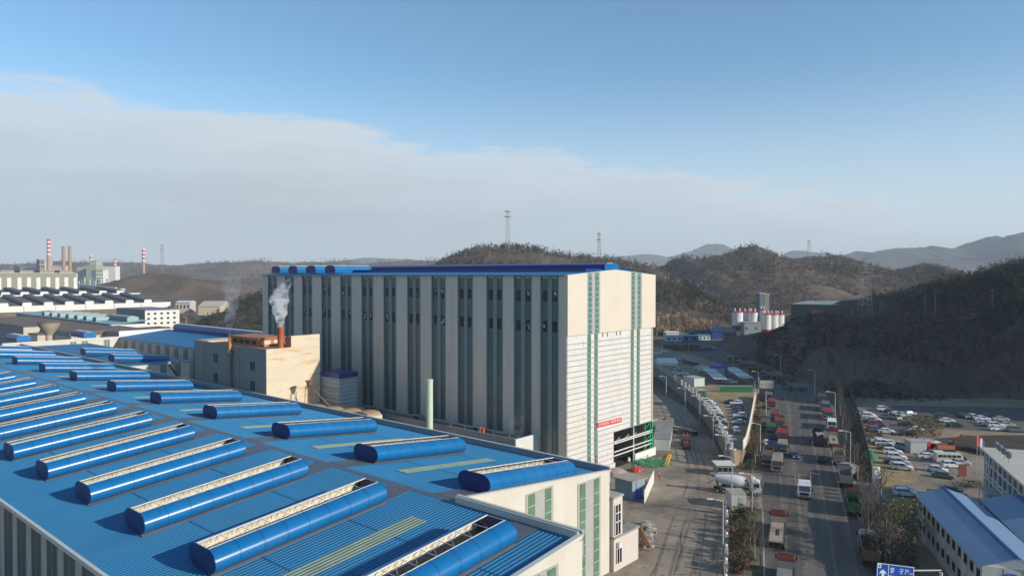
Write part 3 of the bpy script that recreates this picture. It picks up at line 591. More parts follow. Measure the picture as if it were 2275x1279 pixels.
MB().lathe(X(144.4,86.6,rz0-.5), [(.70,0),(.70,.4),(.68,.5),(.66,4.6),(.72,4.7),(.72,4.95),(.55,5.0)], 14).build('shaft', M_rstack, ck, smooth=True)
st = thing('side_stack', 'slim stack with rusty yellow top on the shaded side of the rusty building', 'stack', X(158,81.75,0))
M_stk = mat('dirty_stack_steel', (0.20,0.19,0.15), 0.7, 0.15)
MB().lathe(X(158,81.75,0), [(.40,0),(.40,21.2),(.7,21.6),(.7,22.3),(.42,22.6)], 12).build('shaft', M_stk, st, smooth=True)
MB().lathe(X(158,81.75,22.6), [(.38,0),(.36,2.6),(.28,2.8),(.22,4.0)], 12).build('tip', mat('rust_yellow', (0.50,0.20,0.05), 0.7, 0.2), st, smooth=True)
for z in (15, 19): MB().box(X(158,82.1,z), (.5,.4,.2), A1).build('bracket', M_stk, st)
# small blue topped shed, hopper and vault roofs in the gap
sh = thing('grey_shed', 'small grey clad shed with navy roof between rusty building and workshop', 'shed', X(140,98,0))
MB().ub(136, 142.8, 96.2, 101, 0, 16.6).build('wall', mat('pale_corrugated', (0.34,0.39,0.40), 0.6, 0.1, wave=((0,0,1), 0.9, 0.06)), sh)
MB().ub(135.8, 143, 96.0, 101.2, 16.602, 17.7).build('roof', M_navy, sh)
for z in (6,8,10,12,14): MB().ub(135.9, 142.9, 96.12, 96.197, z, z+.12).build('rail', M_mid, sh)
cy = thing('rusty_hopper', 'rusty hopper tower on thin legs in front of the rusty wall', 'hopper', X(138,90,0))
M_rm = mat('brown_rust', (0.22,0.11,0.05), 0.9, 0.25)
for a, c in ((-.7,-.7),(.7,-.7),(.7,.7),(-.7,.7)): MB().tube(X(138.5+a*1.1,90+c*1.1,9), X(138.5+a*.8,90+c*.8,15.4), .08, n=5).build('leg', M_rm, cy)
MB().lathe(X(138.5,90,15.2), [(.2,0),(.6,.5),(.6,1.2),(.9,1.25),(.9,1.4)], 10).build('bin', M_rm, cy)
MB().tube(X(138,90.8,14.5), X(135.5,93.5,10.6), .16, n=6).build('chute', M_rm, cy)
vt = thing('vault_roof_store', 'low store with tan barrel vault roofs in front of the workshop', 'store', X(132,93,0))
MB().ub(122.5, 142.5, 89.5, 97.6, 0, 10.0).build('wall', mat('cream_render', (0.58,0.54,0.47), 0.8, 0.06), vt)
M_tan = mat('tan_vault_sheet', (0.36,0.25,0.16), 0.7, 0.15, 0.5)
for k in range(4):
    u = 123.0+4.8*k; arc = [X(u+2.2-2.2*math.cos(t*math.pi/8), 89.4, 10.005+.8*math.sin(t*math.pi/8)) for t in range(9)]
    MB().prism(arc, d2*8.3).build('vault', M_tan, vt)
for k in range(4): MB().ub(122.45, 122.497, 93.2+.8*k, 93.7+.8*k, 7.0, 8.8).build('louvre', M_conc, vt)
pl = thing('pale_green_stack', 'pale green round stack rising behind the blue hall roof', 'stack', X(107.5,99,0))
p = G(936, 945, 11); q = (p.dot(d1), p.dot(d2))
M_pg = mat('pale_green_paint', (0.50,0.60,0.46), 0.5, 0.05, 0.4)
MB().lathe(X(107.5,97.6,0), [(.68,0),(.68,18.6),(.74,18.65),(.74,19.0),(.6,19.05)], 18).build('shaft', M_pg, pl, smooth=True)
for z in (3.5,8,12.5,16.5): MB().lathe(X(107.5,97.6,z), [(.69,0),(.71,.03),(.71,.12),(.69,.15)], 18).build('flange', M_pg, pl)
ga = thing('concrete_gallery', 'long grey concrete gallery along the foot of the tall workshop', 'gallery', X(105,104,0))
MB().ub(88.5, 140, 101.8, 102.1, 0, 9.1).build('parapet_wall', mat('grey_board_wall', (0.30,0.30,0.295), 0.9, 0.1, 0.5, dirt=(0.17,0.17,0.16), dirtamt=0.6, dscale=0.25, wave=((0,0,1),0.9,0.03)), ga)
MB().ub(88.5, 140, 102.12, 108.6, 7.7, 8.0).build('roof', M_conc, ga)
MB().ub(88.2, 88.49, 101.8, 108.6, 0, 9.1).build('end_wall', M_wpan, ga)
for u in (132, 117, 99): 
    f = MB().ub(u, u+2.2, 103.4, 104.6, 8.02, 9.6).build('fan_unit', M_mid, ga); MB().ub(u+.3, u+1.9, 103.34, 103.397, 8.3, 9.4).build('fan_grille', M_int, f)
MB().tube(X(95,106,8.6), X(140,106,8.6), .3, n=8).build('duct', M_girt, ga)
MB().ub(97.4, 98.0, 102.5, 103.1, 8.02, 9.8).build('red_tank', M_red, ga)
for k in range(12): MB().tube(X(90+4*k,102.0,9.12), X(90+4*k,102.0,9.9), .04, n=4).build('railing_post', M_girt, ga)
MB().ub(89, 136, 101.98, 102.03, 9.85, 9.9).build('handrail', M_girt, ga)
bm = thing('conveyor_boom', 'dark slanting boom pipe beside the shaded grey wall', 'boom', G(390,815,10))
MB().tube(X(205,88.2,15.0), X(193,88.2,8.5), .38, .38, n=8).build('pipe', M_int, bm)
MB().lathe(X(205,88.2,14.7), [(.5,0),(.5,.9)], 8).build('head', M_trim, bm)
# hall wing at the far end of the blue roof (lit gable under the last ventilators)
wg = thing('hall_wing', 'low hall wing with lit cream gable behind the far slope of the blue roof', 'factory hall', X(260,92,0))
MB().ub(226, 226.3, 81.5, 103.5, 0, 13.0).build('wall', M_cream_u, wg)
MB().ub(226.31, 314, 103.2, 103.5, 0, 13.0).build('wall', M_grey_v, wg)
MB().prism([X(225.8,81.6,12.95),X(225.8,103.7,12.6),X(225.8,103.7,12.8),X(225.8,81.6,13.15)], d1*88).build('roof', M_roof, wg)
for v in (83.6, 94.5, 98.9):
    MB().ub(225.9, 225.99, v, v+1.9, 0, 12.4).build('trim', M_trim, wg)
    for a in (.2,1.1): MB().ub(225.85, 225.895, v+a, v+a+.6, .3, 12.3).build('glazing_strip', M_glz, wg)
dupvent(vf, 233-54.6, 26, 'blue roof ventilator, nearer of two on the low wing behind the hall').location.z -= 1.9
dupvent(vf, 260-54.6, 27, 'blue roof ventilator, farther of two on the low wing behind the hall').location.z -= 2.0
# second hall: cream gable and shaded glazed side with blue roof
s2 = thing('second_hall', 'second hall with cream gable, glazed side wall and plain blue roof', 'factory hall', X(300,110,0))
MB().ub(318, 318.3, 76, 116.9, 0, 14.2).build('gable_wall', M_cream_u, s2)
MB().ub(317.8, 318.35, 76, 116.9, 14.2, 14.5).build('coping', M_white, s2)
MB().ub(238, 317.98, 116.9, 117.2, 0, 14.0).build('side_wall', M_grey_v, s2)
MB().prism([X(237,116.6,13.9),X(237,137,16.1),X(237,137,16.3),X(237,116.6,14.1)], d1*82).build('roof', M_roof, s2)
MB().ub(319, 319.3, 117, 150, 0, 16.6).build('rear_gable', M_white, s2)
MB().ub(237.6, 237.9, 117.2, 150, 0, 15.9).build('gable_wall', M_cream_u, s2)
for v in (80.5, 98.5, 102.6, 110.8):
    MB().ub(317.9, 317.99, v, v+2.3, 0, 13.6).build('trim', M_trim, s2)
    for a in (.25,1.35): MB().ub(317.85, 317.897, v+a, v+a+.7, .3, 13.5).build('glazing_strip', M_glz, s2)
for k in range(10):
    u = 241+7.7*k; MB().ub(u, u+3.4, 116.8, 116.89, 0, 13.3).build('trim', M_mid, s2)
    for a in (.3,1.9): MB().ub(u+a, u+a+1.2, 116.74, 116.797, .3, 13.2).build('glazing_strip', M_dglz, s2)
bigvent(X(240,138.5,15.9), d1, 72, 4.6, 3.0, 'ridge_ventilator', 'long navy ridge ventilator on the second hall behind rusty building', M_navy, M_blue)
for u, v, nm in ((322,84,'left'),(322,107,'right')):
    bigvent(X(u,v,14.3), d1, 15, 4.4, 2.4, 'roof_ventilator', 'short navy ventilator with bright blue end above the %s part of cream gable' % nm, M_navy, M_blue)
# ------------------------------------------------------------ works on the left, far back
M_wht = mat('white_fascia', (0.66,0.65,0.62), 0.6, 0.05)
M_bgrey = mat('weathered_roof', (0.12,0.115,0.11), 0.8, 0.15, 0.08)
M_cowl = mat('weathered_cowl', (0.10,0.10,0.11), 0.7, 0.12, 0.1)
M_gg = mat('grey_green_cladding', (0.25,0.25,0.19), 0.7, 0.06)
M_teal = mat('pale_teal_sheet', (0.24,0.38,0.38), 0.5, 0.06)
M_brown = mat('brown_dusty_roof', (0.16,0.12,0.095), 0.85, 0.15, 0.1)
M_dside = mat('slate_and_shade', (0.14,0.17,0.20), 0.6, 0.08)  # slate tone; on side walls it also puts their shade into the colour
M_beige = mat('beige_cladding', (0.50,0.44,0.36), 0.7, 0.08)
M_brick = mat('pink_brick', (0.34,0.23,0.19), 0.85, 0.15, 0.1, dirt=(0.42,0.30,0.16), dirtamt=0.5, dscale=0.1)
M_rw = mat('signal_red', (0.52,0.04,0.05), 0.6, 0.05)
M_steel = mat('grey_lattice_steel', (0.24,0.25,0.26), 0.6, 0.08)
def vat(px, u):      # v of the point seen at picture column px on the line u
    k = (px-CX)/FPX; return (-d1.x*u + k*d1.y*u)/(d2.x-k*d2.y)
def vent2(u0, L, v, z, rise, w, h, label):
    t = thing('roof_ventilator', label, 'roof ventilator', X(u0,v,z), 'weathered ventilators on the white fronted halls')
    sec = [(0,0),(-.3,h*.6),(.5,h),(w-.5,h),(w+.3,h*.6),(w,0)]
    MB().prism([X(u0+.4,v+a,z+k) for a, k in sec], d1*L+Vector((0,0,rise))).build('cowl', M_cowl, t)
    MB().prism([X(u0,v+a*1.02,z+k*1.02) for a, k in sec], d1*.35).build('end_cap', M_wht, t)
for nm, u0, L, z0, rise, pxs, cw in (('nearer',660,63,15,6.2,(5,58,106,153,198,242,288,329),15),('farther',726,60,22,4.0,(10,53,97,140,183,228,267),13)):
    h = thing('white_fronted_hall', 'broad hall with white fascia and dark roof, %s of two stepped halls' % nm, 'factory hall', X(u0,220,0), 'white fronted halls')
    MB().ub(u0, u0+.4, 120, 285.5, 0, z0-3.5).build('wall', M_brown, h)
    MB().ub(u0-.6, u0, 120, 285.5, z0-4.2, z0+.5).build('fascia', M_wht, h)
    for k in range(6): MB().ub(u0-.75, u0-.62, 150+22*k, 150.5+22*k, z0-4.2, z0+.4).build('joint', M_trim, h)
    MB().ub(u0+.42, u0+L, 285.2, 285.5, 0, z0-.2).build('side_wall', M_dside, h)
    MB().prism([X(u0-.2,120,z0),X(u0+L,120,z0+rise),X(u0+L,120,z0+rise+.3),X(u0-.2,120,z0+.3)], d2*165.3).build('roof', M_bgrey, h)
    for k, px in enumerate(pxs): vent2(u0+1, L-8, vat(px-cw/2,u0), z0+.4, rise*.88, 6.0, 2.6, 'weathered ventilator, %s from the left on the %s white fronted hall' % (ORD[k], nm))
h = thing('grey_green_hall', 'tall grey green hall with white vertical panels far on the left', 'factory hall', X(860,200,0))
MB().ub(860, 905, 110, 273, 0, 41).build('wall', M_gg, h); MB().ub(859.4, 905.5, 109.5, 273.5, 41.002, 42).build('roof', M_trim, h)
MB().ub(859.6, 859.99, 273.3, 274.2, 0, 41).build('corner_trim', M_wht, h)
for px in (-2,20,43,64,85,107,127,147,167.5): v = vat(px,860); MB().ub(859.6, 859.99, v-1.8, v+1.8, 18, 37).build('white_panel', M_wht, h)
for px in (18,61,105,149): v = vat(px,860); MB().ub(862, 880, v-6, v+6, 42.003, 44.5).build('roof_ventilator', M_conc, h)
MB().ub(858.2, 859.5, 120, 245, 22, 24).build('pipe_rack', M_dside, h)
cv = thing('white_gallery', 'white conveyor gallery running right from the grey green hall', 'gallery', D(210,636,850))
MB().tube(D(172,632,860), D(258,641,800), 1.5, n=6).build('gallery', M_wht, cv); MB().tube(D(172,638,860), D(258,644,800), 1.0, n=6).build('pipe', M_wht, cv)
for px in (190,215,240): q = D(px,640,832); MB().tube((q.x,q.y,0), q, .5, n=5).build('trestle', M_steel, cv)
wh = thing('white_transfer_house', 'white transfer house with sloping chute above the white fascia', 'transfer house', D(262,645,800))
q = D(262,648,800); MB().box((q.x,q.y,q.z-4), (10,10,15)).build('wall', M_wht, wh); MB().prism([q+Vector((5,-4,3.5)),q+Vector((14,-4,-5)),q+Vector((14,-4,-7)),q+Vector((5,-4,-2))], (0,8,0)).build('chute', M_wht, wh)
MB().box((q.x-1.5,q.y-5.05,q.z-2), (2.4,.08,2)).build('window', M_open, wh)
# office block of four floors
zo = 15.7; u0, v0 = UV(322,690,zo); _, v1 = UV(381,686,zo); u1, _ = UV(274,684.5,zo)
ob = thing('white_office_block', 'white flat roofed office block with rows of small windows', 'office block', X(u0,v0,0))
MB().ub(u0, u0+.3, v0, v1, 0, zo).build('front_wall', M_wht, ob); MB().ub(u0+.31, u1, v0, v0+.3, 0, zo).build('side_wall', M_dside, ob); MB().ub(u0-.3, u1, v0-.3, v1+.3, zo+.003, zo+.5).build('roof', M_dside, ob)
for r in range(4):
    for k in range(5):
        v = v0+1.5+k*(v1-v0-1.5)/5; MB().ub(u0-.06, u0-.003, v, v+1.7, zo-2.9-3.3*r, zo-1.6-3.3*r).build('window', M_open, ob)
# teal roofed hall
zt = 14.0; u0, v0 = UV(248,722,zt); _, v1 = UV(323,718,zt); u1 = UV(30,697.5,zt)[0]
th = thing('teal_hall', 'hall with pale teal roof, grey gutter side and white end wall', 'factory hall', X(u0,v0,0))
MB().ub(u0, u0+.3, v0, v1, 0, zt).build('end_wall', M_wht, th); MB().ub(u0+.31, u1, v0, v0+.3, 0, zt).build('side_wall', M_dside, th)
MB().prism([X(u0-.3,v0-.5,zt),X(u0-.3,v1+.5,zt+1.6),X(u0-.3,v1+.5,zt+1.9),X(u0-.3,v0-.5,zt+.3)], d1*(u1-u0)).build('roof', M_teal, th)
MB().ub(u0-.4, u1, v0-.9, v0-.52, zt-2.2, zt+.5).build('gutter', M_dside, th)
for k in range(7):
    u = u0+30+k*(u1-u0-60)/7
    bigvent(X(u,v0+2,zt+.5), d2, 17, 5.0, 2.3, 'roof_ventilator', 'pale teal cross ventilator, %s from the near end of the teal roofed hall' % ORD[k], M_teal, M_dside)
bigvent(X(u0+4,v0+12,zt+1.2), d1, 30, 5.5, 2.6, 'roof_ventilator', 'slate ventilator with pale teal end on near corner of the teal roof', M_dside, M_teal)
# brown roofed halls along the works street
for nm, a, c, zt, wd in (('longest, in the middle of three',(345,748),(145,722),13.5,16),('left one of three',(158,737),(-60,707),13.5,26),('right one of three, behind the navy ventilator',(425,746),(292,728),12.5,16)):
    u0, v0 = UV(*a, zt); u1 = UV(*c, zt)[0]
    h = thing('brown_roofed_hall', 'shade sided hall with brown dusty roof, '+nm, 'factory hall', X(u0,v0,0), 'brown roofed halls')
    MB().ub(u0, u1, v0, v0+wd, 0, zt-2).build('wall', M_beige, h)
    MB().prism([X(u0-.3,v0-.3,zt-2),X(u0-.3,v0-.3,zt-.6),X(u0-.3,v0+1.5,zt),X(u0-.3,v0+wd,zt+.2),X(u0-.3,v0+wd,zt-2)], d1*(u1-u0)).build('roof', M_brown, h)
    MB().ub(u0-.2, u1, v0-.6, v0-.32, zt-2.5, zt-.8).build('side_shade', M_dside, h)  # dark strip that paints the shade of the wall side
zt = 14; u0, v0 = UV(52,727,zt); _, v1 = UV(87,725,zt)
h = thing('beige_shed', 'flat roofed dark shed with lit beige end beside the water tower', 'shed', X(u0,v0,0))
MB().ub(u0, u0+.3, v0, v1, 0, zt).build('end_wall', M_beige, h); MB().ub(u0+.31, u0+70, v0, v0+.3, 0, zt).build('side_wall', M_dside, h); MB().ub(u0-.2, u0+70, v0-.2, v1+.2, zt+.003, zt+.4).build('roof', M_brown, h)
MB().ub(u0-18, u0-4, v0+1, v0+9, 0, zt-3).build('lean_to', M_beige, h); MB().ub(u0-18.2, u0-3.8, v0+.8, v0+9.2, zt-2.997, zt-2.6).build('lean_to_roof', M_brown, h)
q = D(109,757,300); wt = thing('water_tower', 'concrete mushroom water tower behind the blue roof', 'water tower', (q.x,q.y,0))
M_wt = mat('tower_concrete', (0.36,0.31,0.24), 0.9, 0.12, 0.3)
MB().lathe((q.x,q.y,0), [(1.25,0),(1.25,15.2)], 14).build('shaft', mat('pale_pink_render', (0.46,0.36,0.29), 0.9, 0.08), wt, smooth=True)
MB().lathe((q.x,q.y,15.0), [(1.5,0),(1.7,.5),(2.6,1.6),(4.1,4.4),(4.2,4.9)], 20).build('bowl', M_wt, wt, smooth=True); MB().lathe((q.x,q.y,19.6), [(4.35,.31),(4.3,.7),(1.2,1.5),(.1,1.6)], 20).build('cover', M_brown, wt, smooth=True)
# power plant skyline
def stack(px, ytop, ybase, depth, r0, r1, bands, label, name='chimney', low=None):
    top, bot = D(px,ytop,depth), D(px,ybase,depth); H0 = top.z; t = thing(name, label, 'chimney', (top.x,top.y,0))
    zb = H0-(H0-bot.z)*bands[1] if bands else H0
    rad = lambda z: r0+(r1-r0)*z/H0
    MB().lathe((top.x,top.y,0), [(rad(0),0),(rad(zb),zb)], 12).build('shaft', low or M_brick, t, smooth=True)
    if bands:
        n = bands[0]
        for k in range(n):
            a, c = zb+(H0-zb)*k/n, zb+(H0-zb)*(k+1)/n
            MB().lathe((top.x,top.y,0), [(rad(a),a+.01),(rad(c),c)], 12).build('band', M_wht if k % 2 == 0 else M_rw, t, smooth=True)
    else:
        MB().lathe((top.x,top.y,0), [(rad(zb)+.3,zb+.01),(rad(zb)+.3,zb+1.5)], 12).build('rim', M_brick, t); MB().lathe((top.x,top.y,zb*.45), [(rad(0)+.6,0),(rad(0)+.6,2)], 12).build('platform', M_steel, t)
stack(108, 531, 606, 1450, 5, 3.0, (8,.47), 'tall chimney with red and white bands, highest on the left skyline', low=mat('tan_brick',(0.38,0.29,0.22),0.85,0.1,0.05))
stack(141, 548.5, 606, 1400, 3.4, 3.0, None, 'pinkish brick chimney, left one of the plain pair')
stack(155, 548.5, 606, 1400, 3.2, 2.8, None, 'ochre brick chimney, right one of the plain pair', low=mat('ochre_brick',(0.40,0.25,0.13),0.85,0.15,0.05))
stack(202, 567, 590, 1450, 3.2, 2.6, (5,.8), 'short chimney with red and white bands rising from pale green blocks')
stack(255.5, 575, 596, 1700, 3.6, 3.0, (6,1), 'stubby red and white chimney in front of the far ridge')
stack(318.5, 551, 602, 1200, 2.9, 2.1, (7,.58), 'red and white banded chimney above the quarry mound', low=mat('tan_brick',(0.38,0.29,0.22)))
def block(px0, px1, y0, y1, depth, dd, m, label, name='plant_block', wins=None, roof=None):
    a, c = D(px0,y0,depth), D(px1,y0,depth); t = thing(name, label, 'plant building', (a.x,a.y,0)); z = a.z; zb = max(0, D(px0,y1,depth).z)
    MB().box(((a.x+c.x)/2, a.y+dd/2, (z+0)/2), (c.x-a.x, dd, z)).build('wall', m, t)
    MB().box(((a.x+c.x)/2, a.y+dd/2, z+.6), (c.x-a.x+1, dd+1, 1.1)).build('roof', roof or M_trim, t)
    if wins:
        nx, nz = wins; w = (c.x-a.x)/nx
        for i in range(nx):
            for j in range(nz): MB().box((a.x+w*(i+.5), a.y-.06, zb+(z-zb)*(j+.5)/nz), (w*.5, .1, (z-zb)/nz*.45)).build('window', M_open, t)
    return t
M_pgw = mat('pale_green_cladding', (0.36,0.42,0.34), 0.7, 0.06)
block(24, 58, 593, 606, 1500, 30, M_gg, 'low olive block at the left end of the power plant')
block(58, 82, 590, 606, 1480, 25, M_wht, 'white block left of the banded chimney', wins=(6,1))
block(81, 84.5, 577, 606, 1470, 8, M_dside, 'thin dark shaft beside the pale boiler house')
block(85, 99, 578, 606, 1470, 25, M_beige, 'pale boiler house behind the white block', wins=(3,3))
block(112, 137, 591, 606, 1490, 30, M_beige, 'wide beige turbine hall between banded chimney and brick chimneys')
block(171, 190, 593, 636, 1300, 25, M_pgw, 'pale green block with dark base right of the brick chimneys')
block(191, 213, 590, 636, 1280, 25, mat('sage_cladding', (0.33,0.36,0.28), 0.7, 0.06), 'taller sage green block in the middle of the plant')
block(199, 214, 580, 592, 1330, 20, M_pgw, 'pale green top house under the short banded chimney')
block(203, 213, 600, 636, 1200, 10, M_dside, 'narrow blue grey tower beside the white tower with red squares')
block(213, 229, 599, 636, 1200, 16, M_wht, 'white tower with dark openings at the right end of the plant', wins=(3,5))
block(226, 256, 592, 594.5, 1680, 20, M_wht, 'flat white shed at the foot of the stubby red chimney')
for k in range(9):      # pipe bridges and vessels at the foot of the plant
    q = D(176+6*k,626,1150); MB_ = MB().lathe((q.x,q.y,0), [(1.5,0),(1.5,q.z+(k%3)*3),(.4,q.z+(k%3)*3+2)], 8)
    single(MB_.build('process_vessel', M_dside if k % 2 else M_pgw, smooth=True), 'slim process vessel, %s from the left below the pale green blocks' % ORD[k], 'vessel', 'process vessels')
# lattice towers
def lattice(px, ytop, ybase, depth, w0, w1, label, cat='mast', plats=(), arms=(), nseg=10, name='lattice_mast', dishes=0):
    top, bot = D(px,ytop,depth), D(px,ybase,depth); zb = bot.z-3; Hh = top.z-zb; o = Vector((top.x,top.y,zb)); t = thing(name, label, cat, o)
    wd = lambda z: (w0+(w1-w0)*z/Hh)/2; cr = [(-1,-1),(1,-1),(1,1),(-1,1)]; P = lambda i, z: o+Vector((cr[i%4][0]*wd(z), cr[i%4][1]*wd(z), z)); r = max(.10, depth/(4600 if depth < 900 else 7500))
    for i in range(4): MB().tube(P(i,0), P(i,Hh*.93), r, r*.7, n=4).build('leg', M_steel, t)
    b = MB()
    for k in range(nseg):
        z0, z1 = Hh*.93*k/nseg, Hh*.93*(k+1)/nseg
        for i in range(4): b.tube(P(i,z0), P(i+1,z1), r*.6, n=3); b.tube(P(i,z1), P(i+1,z1), r*.6, n=3)
    q = b.build('bracing', M_steel, t); q['kind'] = 'stuff'
    MB().tube(o+Vector((0,0,Hh*.93)), o+Vector((0,0,Hh)), r*.8, n=5).build('spike', M_steel, t)
    for f in plats: MB().lathe(o+Vector((0,0,Hh*f)), [(wd(Hh*f)*2.6,0),(wd(Hh*f)*2.6,r*3)], 8).build('platform', M_steel, t)
    for f, w in arms: MB().hexa([o+Vector(p) for p in ((-w,-r,Hh*f),(w,-r,Hh*f),(w,r,Hh*f),(-w,r,Hh*f),(-w*.1,-r,Hh*f+r*5),(w*.1,-r,Hh*f+r*5),(w*.1,r,Hh*f+r*5),(-w*.1,r,Hh*f+r*5))]).build('crossarm', M_steel, t)
    for k in range(dishes):
        a = k*2.1; s = wd(Hh*.9)+.6; MB().box(o+Vector((math.cos(a)*s, math.sin(a)*s, Hh*(.86+.05*(k%2)))), (.5,.5,2.2)).build('antenna', M_wht, t)
lattice(1128, 464, 547, 775, 5.2, 2.4, 'tall lattice radio mast on top of the wooded hill', plats=(.80,.93), dishes=6, nseg=14)
lattice(1331, 513, 577, 745, 3.6, 1.4, 'shorter lattice mast right of the wooded hilltop', plats=(.72,.9), dishes=5)
lattice(360, 540, 602, 1150, 5.5, 2.0, 'lattice mast on the quarry mound beside a banded chimney', plats=(.8,.92), dishes=4)
lattice(1923, 560, 702, 520, 8.5, 1.4, 'big power pylon in front of the scrub hill', 'pylon', arms=((.70,6.0),(.80,5.5),(.90,4.5)), nseg=12, name='power_pylon')
lattice(1915, 610, 704, 560, 6.0, 1.2, 'shorter power pylon just left of the big pylon', 'pylon', arms=((.72,5.0),(.88,4.2)), name='power_pylon')
lattice(1797, 530, 578, 1060, 6.0, 1.4, 'thin distant pylon on the saddle of the scrub hill', 'pylon', arms=((.8,5),(.9,4)), nseg=7, name='power_pylon')
lattice(1592, 540, 556, 2200, 6, 2, 'tiny pylon on the blue mountain left of the scrub summit', 'pylon', arms=((.8,6),), nseg=5, name='power_pylon')
lattice(2246, 555, 600, 900, 6, 1.4, 'faint pylon before the mountain at right edge', 'pylon', arms=((.8,6),(.9,5)), nseg=7, name='power_pylon')
# yard beyond the works: houses, poles
def gable(px0, px1, ye, yb, depth, dd, rise, mw, mr_, label, name='house', cat='house', wins=0):
    a, c = D(px0,ye,depth), D(px1,ye,depth); zb = max(-1, D(px0,yb,depth).z-3); t = thing(name, label, cat, (a.x,a.y,zb)); z = a.z
    MB().hexa([(a.x,a.y,zb),(c.x,a.y,zb),(c.x,a.y+dd,zb),(a.x,a.y+dd,zb),(a.x,a.y,z),(c.x,a.y,z),(c.x,a.y+dd,z),(a.x,a.y+dd,z)]).build('wall', mw, t)
    MB().prism([(a.x-.4,a.y-.5,z+.01),(a.x-.4,a.y+dd/2,z+rise),(a.x-.4,a.y+dd+.5,z+.01)], (c.x-a.x+.8,0,0)).build('roof', mr_, t)
    for k in range(wins):
        x = a.x+(c.x-a.x)*(k+.5)/wins; MB().box((x, a.y-.06, zb+(z-zb)*.62), ((c.x-a.x)/wins*.35, .1, (z-zb)*.3)).build('window', M_open, t)
    return t
gable(390, 422, 672, 688, 640, 12, 1.5, mat('pale_pinkish_render',(0.5,0.44,0.40),0.8), M_wht, 'pale two storey house beyond the works', wins=4)
gable(440, 489, 681, 692, 620, 26, 4.5, mat('sand_render',(0.60,0.50,0.36),0.8), M_beige, 'sandy gabled shed with small roof vents beyond the works', 'shed', 'shed')
def pole(px, yt, yb, label, z=0.0, r=.11, name='lamp_post', cat='lamp post', head=True, arm=0.9, group=None):
    p = G(px,yb,z); k = (p.y); top = CAMH-(yt-YH)/FPX*k*1.0; t = thing(name, label, cat, p, group)
    MB().tube(p, (p.x,p.y,top), r, r*.6, n=6).build('pole', M_steel2, t)
    if head:
        MB().tube((p.x,p.y,top), (p.x-arm,p.y,top+.35), r*.5, n=5).build('arm', M_steel2, t); MB().box((p.x-arm-.35,p.y,top+.36), (.8,.28,.14)).build('lamp_head', M_white, t)
    return t
M_steel2 = mat('pale_galvanised_steel', (0.46,0.47,0.47), 0.45, 0.06)
for k, (px, yt, yb) in enumerate(((380,700,730),(414,706,726),(448,708,729),(463,703,722),(483,711,734),(499,707,731),(548.6,709,732),(569.6,713,734))):
    pole(px, yt, yb, 'distant lamp post, %s from the left along the road behind the works' % ORD[k], r=.25, arm=1.6, group='lamp posts behind the works')
strip('back_road', [(360,733),(430,732),(520,733),(640,736)], [(360,748),(430,748),(520,750),(640,752)], 0.03, M_asph)
# ------------------------------------------------------------ cement plant, sheds and yards on the right
M_silo = mat('silo_white', (0.66,0.66,0.64), 0.45, 0.05, 0.2)
M_sred = mat('silo_red', (0.48,0.04,0.05), 0.5, 0.05)
M_dot = mat('faded_letter_blue', (0.12,0.16,0.24), 0.6)
def silo(px, yt, yb, r, depth, label, marks=True):
    top, bot = D(px,yt,depth), D(px,yb,depth); o = Vector((top.x,top.y,0)); t = thing('cement_silo', label, 'silo', o, 'white cement silos')
    H1, H0 = top.z, bot.z
    MB().lathe(o, [(r,H0+1.4),(r,H1)], 20).build('body', M_silo, t, smooth=True)
    MB().lathe(o, [(.5,H0-2),(r+.02,H0),(r+.02,H0+1.39)], 20).build('skirt', M_sred, t, smooth=True)
    MB().lathe(o, [(r+.12,H1+.01),(r+.12,H1+.25),(r*.3,H1+.9)], 20).build('cap', M_sred, t, smooth=True)
    for i, a in enumerate((.9,2.4,4.0,5.5)):
        MB().tube(o+Vector((math.cos(a)*r*.8,math.sin(a)*r*.8,-1)), o+Vector((math.cos(a)*r*.8,math.sin(a)*r*.8,H0+.2)), .16, n=5).build('leg', M_steel, t)
    for a in (0.2, 2.6): MB().lathe(o+Vector((r*.5*math.cos(a), r*.4*math.sin(a), H1+.5)), [(.5,0),(.5,1.9),(.3,2.1)], 8).build('dust_filter', M_silo, t)
    for k in range(12):
        a, c = 6.283*k/12, 6.283*(k+1)/12; 
    b = MB()
    for k in range(14):
        a, c = 6.283*k/14, 6.283*(k+1)/14; p = lambda q, z: o+Vector((math.cos(q)*(r+.05), math.sin(q)*(r+.05), z))
        b.tube(p(a,H1+1.2), p(c,H1+1.2), .05, n=3); b.tube(p(a,H1+.2), p(a,H1+1.2), .04, n=3)
    q = b.build('railing', M_sred, t)
    if marks:
        for k in range(5): MB().box(o+Vector((-r*.42,-r*.912,H0+(H1-H0)*(.22+.15*k))), (.55,.12,.6), 0.43).build('painted_mark', M_dot, t)
SZ = 455
silo(1638.5, 693.5, 727, 3.35, SZ, 'white cement silo, leftmost, with vertical row of faded marks')
silo(1660, 694, 727, 3.0, SZ+6, 'white cement silo half hidden behind the grey batching box', False)
silo(1673, 694, 727, 2.9, SZ, 'white cement silo directly right above the grey batching box', False)
silo(1694, 689, 730, 1.75, SZ+9, 'slim white silo, tallest, behind the right silo group', False)
silo(1703, 699, 736, 2.75, SZ-2, 'white cement silo with faded marks at left of the right group')
silo(1719, 699, 736, 2.75, SZ+2, 'white cement silo in the middle of the right group', False)
silo(1733, 699, 736, 2.6, SZ+5, 'white cement silo at right of the right group', False)
bt = thing('batching_box', 'grey clad batching plant box between the white silos', 'batching plant', D(1673,735,445))
